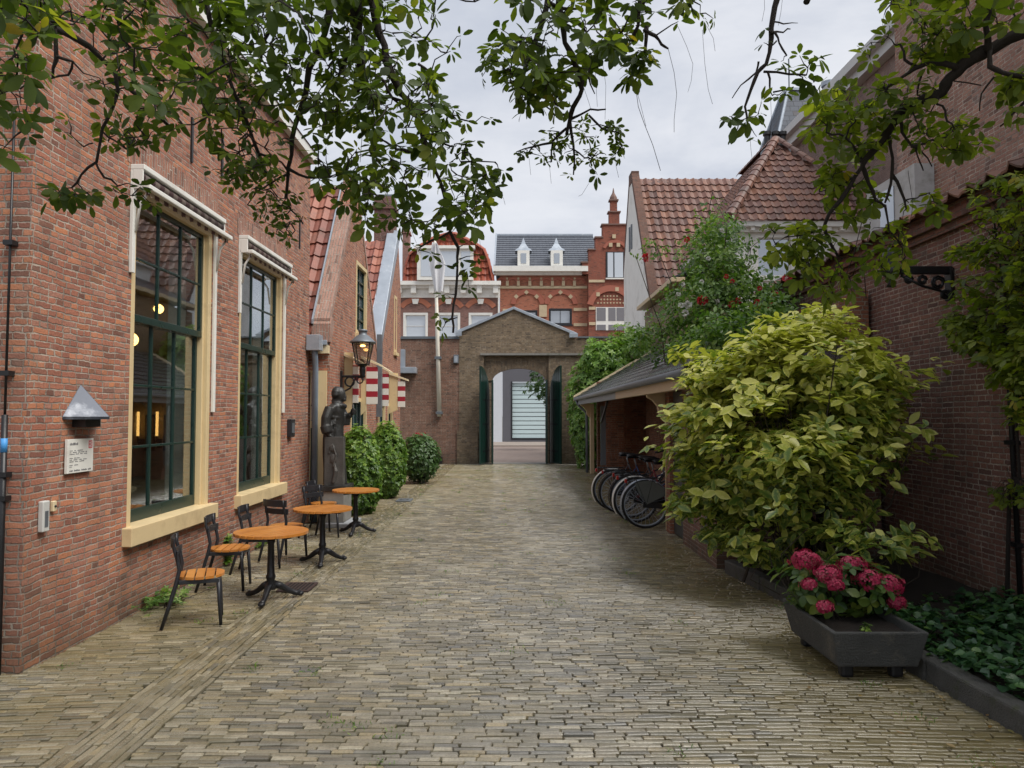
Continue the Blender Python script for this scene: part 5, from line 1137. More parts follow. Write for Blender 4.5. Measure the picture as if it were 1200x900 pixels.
mb.box(6.5, 6.75, 22.1, 28.5, E-.12, E+.04); mb.build('cornice', M['white'], wh)
c1, c2, c3 = Vector((6.45, y0-.05, E+.04)), Vector((11.3, y0-.05, E+.04)), Vector((6.45, 28.6, E+.04)); rb = Vector((8.87, 28.6, 10.95))
V1 = Vector((0, apx.y-c1.y, apx.z-c1.z)); L1 = V1.length
pantiles(wh, 'roof', M['tile_orange'] if False else M['tile_dull'], c1, (1,0,0), V1, 4.85, L1, tw=.27, tl=.33, amp=.04, lift=.04, inside=lambda u, v: (v/L1)*(apx.x-c1.x) - .05 < u < 4.85 - (v/L1)*(c2.x-apx.x) + .05)
V2 = Vector((apx.x-c1.x, 0, apx.z-c1.z)); L2 = V2.length
pantiles(wh, 'roof', M['tile_dull'], c1, (0,1,0), V2, 6.6, L2, tw=.27, tl=.33, amp=.04, lift=.04, inside=lambda u, v: u > (v/L2)*(apx.y-c1.y) - .05)
mb = MB(); ridge(mb, c1+Vector((0,0,.12)), apx+Vector((0,0,.14)), .15, .33); ridge(mb, c2+Vector((0,0,.12)), apx+Vector((0,0,.14)), .13, .33); ridge(mb, apx+Vector((0,.1,.14)), rb+Vector((0,0,.14)), .15, .33); mb.build('hip_tile', M['tile_dull'], wh, fix=False)
mb = MB(); mb.prism([c2, apx, rb, Vector((11.3, 28.6, E+.04))], (0,0,-.05)); mb.build('roof_side', M['tile_dull'], wh)
t = thing('chimney_pots', 'pair of dark chimney pots behind the hipped tile roof', 'chimney', (9.2, 26, 10.9)); mb = MB()
for x in (8.85, 9.15, 9.4): mb.lathe([(.09, 11.0), (.10, 11.5), (.14, 11.55), (.14, 11.66)], (x, 25.4, 0), 10)
mb.build('pot', M['black'], t); mb = MB(); mb.box(8.7, 9.6, 25.2, 25.65, 10.6, 11.02); mb.build('stack', M['lead'], t)

tb = thing('tall_brick_building', 'tall mauve brick building with a grey eaves board rising behind the white house', 'building', (11.5, 24, 0))
TX = 11.5; EZ = 13.0
mb = MB(); mb.box(TX, TX+6, 17.0, 30.6, -.05, EZ-.3); mb.build('wall', brick('brick_mauve', [(0.20,0.13,0.11),(0.27,0.175,0.145),(0.23,0.145,0.12)], (0.36,0.30,0.26), headers=False, stain=.2, pale=.3), tb)
mb = MB(); mb.box(TX-.32, TX+6.1, 17.0, 30.85, EZ-.299, EZ+.02); mb.box(TX-.55, TX+6.2, 17.0, 31.0, EZ+.021, EZ+.33); mb.build('eaves_board', plain('eave_grey', (0.52,0.52,0.51), .6, var=.12), tb)
mb = MB(); mb.prism([(TX-.5, 17.0, EZ+.331), (TX+6.2, 17.0, EZ+2.8), (TX+6.2, 17.0, EZ+.331)], (0, 14, 0)); mb.build('roof', M['slate'], tb)
nb = thing('pale_brick_building', 'weathered pale brick building above the garden wall at the right edge', 'building', (5.9, 7, 0))
mb = MB(); mb.box(5.88, 9.5, 1.0, 11.18, -.05, 9.2); mb.build('wall', M['brick_tall'], nb)
mb = MB(); mb.box(5.84, 9.6, .9, 11.25, 9.201, 9.4); mb.build('roof', M['lead'], nb)
mb = MB(); mb.box(5.6, 5.875, 10.2, 11.6, 3.2, 5.35); mb.build('white_annex', plain('grey_render', (0.46,0.46,0.45), .85, var=.3, scale=2.5, bump=.4, spots=(0.26,0.25,0.22)), nb)
mb = MB(); mb.box(5.585, 5.598, 10.75, 11.15, 4.6, 5.2); mb.build('annex_window', M['pane_far'], nb)
t = thing('flue_pipe', 'round grey metal flue pipe on the eaves of the tall mauve brick building', 'pipe', (12, 29, 13.3)); p = at(971, 103, 28.5); mb = MB(); mb.lathe([(.20, 13.2), (.20, p.z)], (p.x, 28.5, 0), 14); mb.build('tube', M['zinc'], t, smooth=True); MB().lathe([(.27, p.z+.06), (.28, p.z+.22), (.18, p.z+.24)], (p.x, 28.5, 0), 14).build('cap', M['zinc'], t)
tt_ = thing('slate_tower', 'far tower with a steep blue grey slate roof above the hipped tile roof', 'tower', (23.5, 60, 0)); q = 60/F
cx, cz = (938-600)*q, H+(486-106)*q; zb = H+(486-166)*q
mb = MB(); o = lambda r, z: [Vector((cx+sx*r, 60+sy*r, z)) for sx, sy in ((-1,-1),(1,-1),(1,1),(-1,1))]; L_ = [o(2.3, zb), o(1.0, cz)]
for q_ in range(12):
    fa, fb_ = q_/12, (q_+1)/12; A_, B_ = o(2.3-1.3*fa, zb+(cz-zb)*fa), o(2.3-1.3*fb_, zb+(cz-zb)*fb_)
    for i in range(4):
        for c_ in range(8):
            g_ = lambda P_, t_: P_[i].lerp(P_[(i+1) % 4], t_)
            mb.add([g_(A_, c_/8), g_(A_, (c_+1)/8), g_(B_, (c_+1)/8), g_(B_, c_/8)], [(0,1,2,3)])
mb.build('roof', brick('slate_courses', [(0.05,0.06,0.08),(0.085,0.098,0.125),(0.068,0.08,0.10)], (0.02,0.024,0.03), bw=.7, bh=.45, m=.03, headers=False, rough=.65, wobble=.01, stain=.2), tt_, fix=False)
mb = MB()
for a, b in zip(L_[0], L_[1]): mb.tube([a, b], .12, 6)
mb.box(cx-1.1, cx+1.1, 58.9, 61.1, cz, cz+.2); mb.build('roof_flashing', M['zinc'], tt_)
mb = MB(); mb.box(cx-2.2, cx+2.2, 57.8, 62.2, -.05, zb-.02); mb.build('wall', M['brick_far_brown'], tt_)
mb = MB(); mb.tube([(cx-.9, 59, cz+.2), (cx-.9, 59, cz+2.6)], .06, 5); mb.build('finial', M['lead'], tt_)

# ================================================================== GARDEN WALL, KERB, BED
WX = 4.5
gd = thing('garden_wall', 'dark damp brick garden wall with a terracotta tile coping, right of the yellow shrub', 'wall', (WX, 8, 0))
mb = MB(); mb.box(WX, WX+.32, 1.5, 13.2, -.05, 3.72); mb.build('wall', M['brick_garden'], gd)
mb = MB(); mb.box(WX-.05, WX+.37, 1.5, 13.2, 3.721, 3.80); mb.box(WX-.10, WX+.42, 1.5, 13.2, 3.801, 3.90); mb.box(WX-.06, WX+.30, 1.5, 13.2, 3.901, 3.985); mb.build('corbel', brick('brick_corbel', [(0.20,0.085,0.06),(0.14,0.065,0.05),(0.26,0.11,0.065)], (0.2,0.16,0.13), stain=.45), gd)
pantiles(gd, 'coping', M['tile_dull'], (WX-.16, 1.5, 3.915), (0, 1, 0), (1, 0, .35), 11.7, .62, tw=.30, tl=.36, amp=.05, lift=.03)
mb = MB(); mb.box(WX+.01, WX+.32, 12.0, 13.35, 3.95, 4.15); mb.build('end_cap', M['lead'], gd)
t = thing('wall_cable', 'thin black cable pipe running up the garden wall near the right edge', 'pipe', (WX-.03, 6.65, 0)); mb = MB(); a, b = at_x(1190, 715, WX-.03), at_x(1177, 420, WX-.03); mb.tube([(WX-.03, 6.6, .2), (WX-.03, 6.68, 2.4), (WX-.03, 6.70, 3.2)], .022, 8); mb.build('tube', M['black'], t, smooth=True)
mb = MB()
for z in (.7, 1.6, 2.5): mb.box(WX-.06, WX-.001, 6.58, 6.72, z-.02, z+.02)
mb.build('clip', M['black'], t)
t = thing('iron_bracket', 'black wrought iron bracket with scrolls projecting from the garden wall', 'bracket', (WX, 7.55, 3.2)); by = 7.55; zz = H+(486-317)*by/F
mb = MB(); mb.box(3.93, WX-.002, by-.03, by+.03, zz-.03, zz+.05); mb.box(WX-.04, WX-.003, by-.06, by+.06, zz-.30, zz+.031); mb.build('arm', M['iron'], t, bevel=.006)
mb = MB()
for cx, cz, r in ((4.36, zz-.12, .075), (4.20, zz-.09, .05), (4.06, zz-.085, .045), (4.43, zz-.24, .05)):
    pts = [(cx + r*(1-.075*i/2)*math.cos(i*.75), by, cz + r*(1-.075*i/2)*math.sin(i*.75)) for i in range(17)]; mb.tube(pts, .013, 6)
mb.tube([(WX-.03, by, zz-.28), (4.38, by, zz-.20), (4.2, by, zz-.15), (3.98, by, zz-.04)], .014, 6); mb.build('scroll', M['iron'], t, smooth=True)
mb = MB(); mb.lathe([(.05, zz-.16), (.03, zz-.12), (.055, zz-.06), (.09, zz-.03), (.095, zz+.02), (.06, zz+.06), (.08, zz+.12), (.075, zz+.2), (.02, zz+.24)], (3.88, by, 0), 12); mb.build('finial', M['iron'], t, smooth=True)

KL = [(3.0, 2.6), (2.94, 4.28), (2.885, 5.38), (2.72, 7.2), (2.50, 8.85)]
kb = MB()
def kx(y):
    for (xa, ya), (xb, yb) in zip(KL, KL[1:]):
        if y <= yb: return xa + (xb-xa)*(y-ya)/(yb-ya)
    return KL[-1][0]
y = 2.6
while y < 8.8:
    y2 = min(y+random.uniform(.85, 1.0), 8.9)
    kb.bar((kx(y)+.07, y+.006, .04), (kx(y2)+.07, y2-.006, .04+random.gauss(0,.004)), .14, .20); y = y2
o = kb.build('kerb', M['kerbstone'], None, bevel=.018); o['kind'] = 'structure'
mb = MB(); n = 24
vs = []; ys = [2.6+(8.99-2.6)*i/n for i in range(n+1)]
for yy in ys:
    for j in range(11): x = kx(yy)+.13 + (WX-kx(yy)-.12)*j/10; vs.append((x, yy, .10 + .04*noise.noise(Vector((x*2, yy*2, 0))) + .06*(j/10)))
mb.add(vs, [(i*11+j, i*11+j+1, (i+1)*11+j+1, (i+1)*11+j) for i in range(n) for j in range(10)]); o = mb.build('bed_soil', M['soil'], None, smooth=True, fix=False); o['kind'] = 'structure'

# ivy ground cover
n = 5200; yy = RNG.uniform(2.6, 6.9, n)**1.0; xx = np.array([kx(q)+.10 for q in yy]); xx = xx + (WX-.03-xx)*RNG.random(n)
hh = np.array([.20 + .11*noise.noise(Vector((a*1.7, b*1.7, 2))) + .05*noise.noise(Vector((a*5, b*5, 2))) for a, b in zip(xx, yy)])
hh = hh + .10*np.clip((xx-3.7)/.8, 0, 1); C = np.stack([xx, yy, hh*RNG.uniform(.5, 1.08, n)], 1)
D_ = rv(n); D_[:, 2] = D_[:, 2]*.3 - .1; N_ = np.array([0,0,1.0]) + rv(n)*.55
iv = leaves('ivy', C, D_, N_, RNG.uniform(.05, .095, n), RNG.uniform(.05, .085, n), M['leaf_ivy'], None, np.clip(RNG.normal(.35, .25, n), 0, 1), droop=.2, shape=(.3, .7)); iv['kind'] = 'stuff'
n = 260; yy = RNG.uniform(3.2, 9.0, n); xx = np.array([kx(q) for q in yy]) - np.abs(RNG.normal(0, .45, n)) - .02
m_ = 110; yy[:m_] = RNG.uniform(3, 22, m_); xx[:m_] = RNG.uniform(-2, 2.4, m_)
D_ = rv(n); D_[:, 2] *= .1
lf = leaves('fallen_leaves', np.stack([xx, yy, np.full(n, .012)], 1), D_, np.array([0,0,1.0])+rv(n)*.2, RNG.uniform(.02, .06, n), RNG.uniform(.012, .03, n), leaf_mat('dead_leaf', [(0.30,0.20,0.05),(0.22,0.10,0.03),(0.42,0.33,0.16),(0.13,0.13,0.03),(0.5,0.45,0.3)], trans=.1), None, droop=-.05); lf['kind'] = 'stuff'
# tufts of grass and moss in the joints
n = 3200; cl = RNG.uniform([-3.4, 3.2], [2.6, 27], (150, 2)); ci = RNG.integers(0, 150, n); P = np.stack([cl[ci, 0]+RNG.normal(0, .05, n), cl[ci, 1]+RNG.normal(0, .05, n), np.full(n, -.004)], 1)
D_ = rv(n)*.8 + np.array([0,0,.8]); gr = leaves('grass', P, D_, rv(n), RNG.uniform(.012, .04, n), .006, M['leaf_box'], None, droop=.4); gr['kind'] = 'stuff'

# ================================================================== PLANTER AND HYDRANGEA
pl = thing('planter', 'dark grey concrete trough planter on feet at the edge of the ivy bed', 'planter', (2.53, 5.65, 0))
x0, x1, y0, y1 = 2.205, 2.875, 5.17, 6.14
def trough(x0, x1, y0, y1, zb, zt, ins, th):
    mb = MB(); o = [(x0,y0,zt),(x1,y0,zt),(x1,y1,zt),(x0,y1,zt)]; bt = [(x0+ins,y0+ins,zb),(x1-ins,y0+ins,zb),(x1-ins,y1-ins,zb),(x0+ins,y1-ins,zb)]
    i_ = [(x0+th,y0+th,zt),(x1-th,y0+th,zt),(x1-th,y1-th,zt),(x0+th,y1-th,zt)]; ib = [(x0+th+ins*.6,y0+th+ins*.6,zt-.16),(x1-th-ins*.6,y0+th+ins*.6,zt-.16),(x1-th-ins*.6,y1-th-ins*.6,zt-.16),(x0+th+ins*.6,y1-th-ins*.6,zt-.16)]
    fs = [(8,9,10,11)]; 
    for q in range(4): r = (q+1) % 4; fs += [(q, r, 4+r, 4+q), (q, r, 12+r, 12+q)]; 
    mb.add(o+i_+[(0,0,0)]*0+bt+ib, [(8,9,10,11),(12,13,14,15)] + [f for q in range(4) for r in [(q+1) % 4] for f in ((q, r, 4+r, 4+q), (q, r, 8+r, 8+q), (4+q, 4+r, 12+r, 12+q))]); return mb
trough(x0, x1, y0, y1, .10, .352, .055, .04).build('trough', M['planter'], pl, bevel=.012)
mb = MB(); nn = 10; vs = [(x0+.045+(x1-x0-.09)*i/nn, y0+.045+(y1-y0-.09)*j/nn, .300+.018*noise.noise(Vector((i*.9, j*.9, 1)))) for j in range(nn+1) for i in range(nn+1)]; mb.add(vs, [(j*(nn+1)+i, j*(nn+1)+i+1, (j+1)*(nn+1)+i+1, (j+1)*(nn+1)+i) for j in range(nn) for i in range(nn)]); mb.build('soil', M['soil'], pl, smooth=True, fix=False)
for xx_, yy_ in ((x0+.16, y0+.14), (x1-.16, y0+.14), (x0+.16, y1-.14), (x1-.16, y1-.14)): mb = MB(); mb.box(xx_-.045, xx_+.045, yy_-.01, yy_+.07, .0, .10); mb.build('foot', M['black'], pl, bevel=.02)
hy = thing('hydrangea', 'hydrangea with deep pink flower heads growing in the grey trough', 'flower', (2.55, 5.8, .30))
P, Nn, rr = blob((2.56, 5.82, .53), (.46, .33, .21), 190, 31, .35, .3); k_ = P[:, 2] > .31; P, Nn = P[k_], Nn[k_]
a, d, nn_, ll, tt = rosettes(P, Nn+np.array([0,0,.5]), 4, .10, 1.0, RNG.random(len(P)), .25); ok = a[:, 2] > .31; leaves('foliage', a[ok], d[ok], nn_[ok], ll[ok], ll[ok]*.66, M['leaf_hyd'], hy, tt[ok], droop=.3)
mb = MB(); heads = [(944,656,15,5.72),(971,672,15,5.6),(998,661,12,5.75),(1021,667,10,5.9),(1018,679,13,5.6),(1042,684,14,5.62),(948,685,8,5.6),(979,686,7.5,5.5),(967,711,8,5.45),(1051,706,8,5.6),(960,665,9,5.9),(1006,672,9,5.85)]
for px, py, r, Y in heads: mb.tube([(2.54+random.gauss(0,.06), 5.8+random.gauss(0,.06), .28), at(px, py+r, Y)*.5+Vector((2.54,5.8,.40))*.5, at(px, py, Y)], [.008,.007,.005], 5)
mb.build('stems', M['twig'], hy)
for px, py, r, Y in heads:
    rr_ = 1.02*r*Y/F; nn0 = int(70+r*8); c_ = np.array(at(px, py, Y)); d0 = rv(nn0); d0 = d0[d0[:, 2] > -.7]; lump = np.array([1+.38*noise.noise(Vector(q)*1.9+Vector((px, py, 0))) for q in d0])[:, None]; C = c_ + d0*np.array([rr_*random.uniform(1, 1.25), rr_, rr_*random.uniform(.62, .85)])*lump*RNG.uniform(.80, 1.10, (len(d0), 1))
    A, D2, N2, L2_, T2 = rosettes(C, d0, 4, .022, 1.0, RNG.random(len(C)), .1); leaves('flower_head', A, D2, N2, L2_, L2_*.85, M['petal_pink'], hy, T2, droop=.15, shape=(.5,.9))
def small_plant(name, lb, cat, c_, r, n, L, mat, grp=None):
    t = thing(name, lb, cat, c_, grp); P, Nn, _ = blob(Vector(c_)+Vector((0,0,r[2]*.8)), r, n, 9, .2, .3); a, d, nn_, ll, tt = rosettes(P, Nn*.5+np.array([0,0,.8]), 5, L, 1.0, RNG.random(len(P)), .3); leaves('foliage', a, d, nn_, ll, ll*.6, mat, t, tt)
    mb = MB()
    for i in range(5): mb.tube([Vector(c_)+Vector((random.gauss(0,.02), random.gauss(0,.02), -.01)), P[i]], .003, 4)
    mb.build('stems', M['twig'], t)
small_plant('creeping_weed', 'light green weed spilling over the far corner of the grey trough', 'weed', (2.28, 6.0, .31), (.09,.12,.10), 40, .04, M['leaf_box'])
small_plant('seedling', 'tiny green seedling in the trough soil in front of the hydrangea', 'weed', (2.52, 5.36, .305), (.03,.03,.04), 9, .035, M['leaf_box'])

# ================================================================== SHED AND BICYCLES
SX = 2.46
sh = thing('bike_shed', 'open fronted bicycle shed of brick and cream timber under a dark slate roof', 'shed', (SX, 16, 0))
mb = MB(); mb.box(SX, SX+.22, 9.0, 10.75, -.05, 2.32); mb.box(SX+.22, 4.45, 9.0, 9.22, -.05, 2.30); mb.build('front_wall', M['brick_garden'], sh)
mb = MB(); mb.box(SX, SX+.28, 11.62, 11.90, -.05, 2.28); mb.box(4.25, 4.45, 9.22, 23.9, -.05, 3.4); mb.build('wall', M['brick_shed'], sh)
mb = MB(); mb.box(SX+.28, 4.25, 11.66, 11.86, -.05, 2.9); mb.build('inner_wall', M['brick_shed'], sh)
mb = MB(); mb.box(SX+.24, 3.2, 21.3, 21.5, -.05, 2.30); mb.build('partition', M['brick_shed'], sh); mb = MB(); mb.box(SX+.25, 4.25, 23.6, 23.8, -.05, 2.9); mb.build('end_wall', M['brick_shed'], sh); mb = MB(); mb.box(SX+.08, SX+.238, 21.36, 21.42, .4, 2.1); mb.build('side_window', M['pane_far'], sh)
mb = MB(); mb.box(SX+.06, SX+.11, 10.753, 11.617, 0.02, 2.2); d_ = mb.build('door', plain('shed_door', (0.035,0.042,0.042), .5), sh); mb = MB(); mb.box(SX+.03, SX+.06, 10.85, 10.89, .95, 1.1); mb.build('handle', M['lead'], d_)
mb = MB(); mb.box(SX+.0, SX+.12, 23.35, 23.55, 0, 2.2); mb.box(SX-.003, SX+.10, 11.70, 11.80, 1.75, 2.22) if False else None; mb.build('post', M['beam'], sh, bevel=.008)
mb = MB(); mb.box(SX+.01, SX+.11, 11.91, 12.03, 0, 2.22); mb.build('post', M['beam'], sh, bevel=.008)
def corbel(y):
    mb = MB(); pts = [(SX+.0, 2.22), (SX-.30, 2.22), (SX-.29, 2.13), (SX-.20, 2.08), (SX-.12, 1.98), (SX-.10, 1.86), (SX-.04, 1.78), (SX+.0, 1.76)]
    mb.prism([(a, y, b) for a, b in pts], (0, .11, 0)); mb.build('corbel_bracket', M['beam'], sh, bevel=.01)
corbel(11.91); corbel(23.4)
mb = MB(); mb.box(SX-.34, SX-.26, 15.2, 24.1, 2.17, 2.36); mb.build('fascia', M['grey_paint'], sh, bevel=.006)
mb = MB(); mb.box(SX-.345, SX-.255, 8.8, 15.19, 2.17, 2.36); mb.box(SX-.26, SX+.10, 8.8, 24.0, 2.222, 2.30); mb.build('fascia', M['beam'], sh, bevel=.006)
mb = MB(); mb.tube([(SX-.40, 8.8, 2.36), (SX-.40, 24.2, 2.36)], .06, 10); mb.build('gutter', M['grey_paint'], sh, smooth=True)
mb = MB(); mb.tube([(SX-.40, 23.9, 2.34), (SX-.32, 23.9, 2.15), (SX-.06, 23.9, 1.9), (SX-.05, 23.9, 0)], .045, 10); mb.build('downpipe', plain('pipe_grey', (0.14,0.16,0.19), .5), sh, smooth=True)
mb = MB(); A0, A1 = Vector((SX-.42, 0, 2.38)), Vector((4.55, 0, 3.86)); nj = 11
for j in range(nj):
    yy = 8.7 + 3.9*j/nj
    while yy < 24.2:
        w_ = .30; p0, p1 = A0.lerp(A1, j/nj), A0.lerp(A1, (j+1)/nj); yo = (j % 2)*.15; r_ = random.uniform(-.004, .006)
        mb.add([(p0.x-.02, yy+yo, p0.z+.035+r_), (p0.x-.02, yy+yo+w_-.008, p0.z+.035+r_), (p1.x, yy+yo+w_-.008, p1.z+.015), (p1.x, yy+yo, p1.z+.015), (p0.x-.02, yy+yo, p0.z), (p0.x-.02, yy+yo+w_-.008, p0.z)], [(0,1,2,3),(4,5,1,0)]); yy += w_
mb.add([A0+Vector((0,8.7,-.01)), A1+Vector((0,12.6,-.01)), A1+Vector((0,24.2,-.01)), A0+Vector((0,24.2,-.01))], [(0,1,2,3)]); mb.add([A0+Vector((0,8.7,0)), A1+Vector((0,12.6,.02)), Vector((4.55,8.7,2.38))], [(0,1,2)]); mb.build('roof', M['slate_shed'], sh, fix=False)
mb = MB(); mb.prism([A0+Vector((-.03,24.22,-.10)), A1+Vector((0,24.22,-.10)), A1+Vector((0,24.22,.09)), A0+Vector((-.03,24.22,.09))], (0,.05,0)); mb.build('verge_board', M['cream_pale'], sh)
mb = MB(); mb.bar((SX+.06, 20.9, 1.65), (SX+.06, 19.6, 2.2), .05, .05); mb.bar((SX+.3, 12.05, 1.5), (SX+.9, 12.05, 2.2), .06, .06); mb.build('brace', M['anthracite'], sh)
for i in range(7): pass

def make_bike(frame_col, guard, coat=None, label='', first=False):
    s = 1.13; r = .345*s
    t = thing('bicycle', label, 'bicycle', (0,0,0), 'bicycles parked in the open shed')
    fm = plain('paint_'+guard+str(random.random())[2:6], frame_col, .35, var=.1)
    P_ = lambda x, z, y=0: Vector((x*s, y*s, z*s))
    rc, fc = Vector((0,0,r)), Vector((1.10*s,0,r)); bbk = P_(.46,.29); st_ = P_(.27,.80); hd_ = P_(.93,.83); hb = P_(.97,.68)
    mb = MB(); mb.tube([bbk, st_], .016, 8); mb.tube([bbk, hb-Vector((0,0,.03))], .018, 8); mb.tube([bbk.lerp(st_, .45), hd_-Vector((0,0,.1))], .014, 8); mb.tube([hd_+Vector((-.01,0,.03)), hb-Vector((0,0,.04))], .019, 8)
    for q in (-1, 1): mb.tube([bbk, rc+Vector((0,q*.055,0))], .010, 6); mb.tube([st_-Vector((.0,0,.05)), rc+Vector((0,q*.055,0))], .009, 6); mb.tube([hb-Vector((0,0,.04)), fc+Vector((-.03,q*.05,.1)), fc+Vector((0,q*.05,0))], .011, 6)
    mb.build('frame', fm, t, smooth=True)
    for c_ in (rc, fc):
        mb = MB(); mb.ring(c_, (0,1,0), r-.02, .021, 40, 8); w = mb.build('wheel', M['black'], t, smooth=True)
        mb = MB(); mb.ring(c_, (0,1,0), r-.045, .012, 40, 6); mb.build('rim', M['zinc'], w, smooth=True)
        mb = MB()
        for i in range(28): a = 2*math.pi*i/28; b_ = a+.35*(1 if i % 2 else -1); mb.tube([c_+Vector((.03*math.cos(b_), .03*(1 if i % 4 < 2 else -1), .03*math.sin(b_))), c_+Vector(((r-.05)*math.cos(a), 0, (r-.05)*math.sin(a)))], .0025, 4)
        mb.tube([c_+Vector((0,-.05,0)), c_+Vector((0,.05,0))], .025, 8); mb.build('spokes', M['zinc'], w)
        mb = MB(); m = 22; a0, a1 = (R(-12), R(172)) if c_ is rc else (R(20), R(190)); rows = []
        if c_ is rc: a0, a1 = R(35), R(215)
        for i in range(m+1):
            a = a0+(a1-a0)*i/m
            for (dy, dr) in ((-.034,0),(-.022,.014),(.022,.014),(.034,0)): rows.append(c_+Vector(((r+.012+dr)*math.cos(a), dy, (r+.012+dr)*math.sin(a))))
        mb.add(rows, [(i*4+q, i*4+q+1, (i+1)*4+q+1, (i+1)*4+q) for i in range(m) for q in range(3)]); mb.build('mudguard', {'white': M['white'], 'black': M['black'], 'grey': M['zinc']}[guard], t, smooth=True, fix=False)
    mb = MB(); z_ = r*2+.035; mb.tube([(-.26*s,.05*s,z_),(.20*s,.05*s,z_)], .008, 6); mb.tube([(-.26*s,-.05*s,z_),(.20*s,-.05*s,z_)], .008, 6)
    for i in range(6): x = (-.26+.09*i)*s; mb.tube([(x,-.06*s,z_),(x,.06*s,z_)], .006, 5)
    for q in (-1, 1): mb.tube([(-.15*s,q*.055*s,z_),(0,q*.065,r)], .006, 5); mb.tube([(.1*s,q*.055*s,z_),(0,q*.065,r)], .006, 5)
    mb.build('carrier', M['black'], t)
    sd = st_+Vector((-.03*s,0,.14*s)); mb = MB(); mb.tube([st_, sd-Vector((0,0,.03))], .013, 8); mb.build('seat_post', M['zinc'], t, smooth=True)
    mb = MB(); vs = []
    prof = [(-.13,.10,.03),(-.09,.115,.045),(-.03,.10,.045),(.04,.055,.04),(.11,.03,.035),(.16,.018,.02)]
    for (x, w_, h_) in prof: vs += [sd+Vector((x*s, q*w_*s, h_*s*(1 if abs(q) < .9 else .45))) for q in (-1,-.5,0,.5,1)] 
    mb.add(vs, [(i*5+q, i*5+q+1, (i+1)*5+q+1, (i+1)*5+q) for i in range(5) for q in range(4)]); mb.add([v-Vector((0,0,.04)) for v in vs], [(i*5+q, (i+1)*5+q, (i+1)*5+q+1, i*5+q+1) for i in range(5) for q in range(4)])
    mb.build('saddle', M['black'], t, smooth=True, fix=False)
    hz = hd_+Vector((-.02,0,.20*s)); mb = MB(); mb.tube([hd_, hz], .014, 8); mb.tube([hz+Vector((-.22*s,-.29*s,-.03)), hz+Vector((-.06*s,-.27*s,0)), hz+Vector((.05,-.12*s,.02)), hz, hz+Vector((.05,.12*s,.02)), hz+Vector((-.06*s,.27*s,0)), hz+Vector((-.22*s,.29*s,-.03))], .012, 8); mb.build('handlebar', M['zinc'], t, smooth=True)
    for q in (-1, 1): mb = MB(); mb.tube([hz+Vector((-.24*s,q*.292*s,-.032)), hz+Vector((-.12*s,q*.28*s,-.012))], .018, 8); mb.build('grip', M['black'], t, smooth=True)
    mb = MB(); mb.ring(bbk, (0,1,0), .085, .008, 20, 5); mb.tube([bbk+Vector((0,-.07,0)), bbk+Vector((.10,-.08,-.14))], .010, 6); mb.tube([bbk+Vector((0,.07,0)), bbk+Vector((-.10,.08,.14))], .010, 6); mb.box(bbk.x+.06, bbk.x+.15, -.17, -.08, bbk.z-.155, bbk.z-.13); mb.box(bbk.x-.15, bbk.x-.06, .08, .17, bbk.z+.13, bbk.z+.155); mb.bar(bbk+Vector((.03,-.045,.02)), rc+Vector((-.05,-.045,.0)), .03, .09); mb.build('crankset', M['black'], t)
    mb = MB(); mb.box(-.30*s, -.27*s, -.03, .03, r*2-.04, r*2+.02); mb.build('rear_light', plain('rear_red'+str(random.random())[2:5], (.35,.01,.01), .3), t, bevel=.005)
    if coat:
        for q in (-1, 1):
            mb = MB(); pts = [(0, r), ((r-.03)*math.cos(R(25)), r+(r-.03)*math.sin(R(25)))] + [((r+.0)*math.cos(R(a)), r+(r+.0)*math.sin(R(a))) for a in range(35, 120, 12)]
            mb.prism([(x, q*.062, z) for x, z in pts], (0, q*.004, 0)); mb.build('coat_guard', coat, t)
    return t
coatm = plain('coat_grey', (0.10,0.11,0.10), .5)
bikes = [(2.17, 12.15, 3, (0.02,0.02,0.022), 'grey', coatm, 'dark bicycle nearest the camera, with a grey coat guard over its rear wheel'),
         (2.12, 12.80, 5, (0.20,0.02,0.03), 'white', None, 'dark red bicycle with a broad white mudguard behind the grey coat guard'),
         (2.14, 13.40, 1, (0.03,0.03,0.035), 'black', None, 'black bicycle wedged in the middle of the five in the shed'),
         (2.02, 14.00, -3, (0.03,0.06,0.16), 'black', None, 'dark blue bicycle, its rear wheel reaching out beside the white tipped one'),
         (1.96, 14.55, 2, (0.05,0.05,0.06), 'white', None, 'farthest bicycle in the row, grey with a white tipped rear mudguard')]
for x, y, a, fcol, gd_, ct, lb in bikes:
    o = make_bike(fcol, gd_, ct, lb); o.location = (x+.0, y, .004); o.rotation_euler = (R(random.uniform(-3, 3)), 0, R(a))
WORLD_S, SUN_E, EXPO = 0.057, 1.5, 1.5
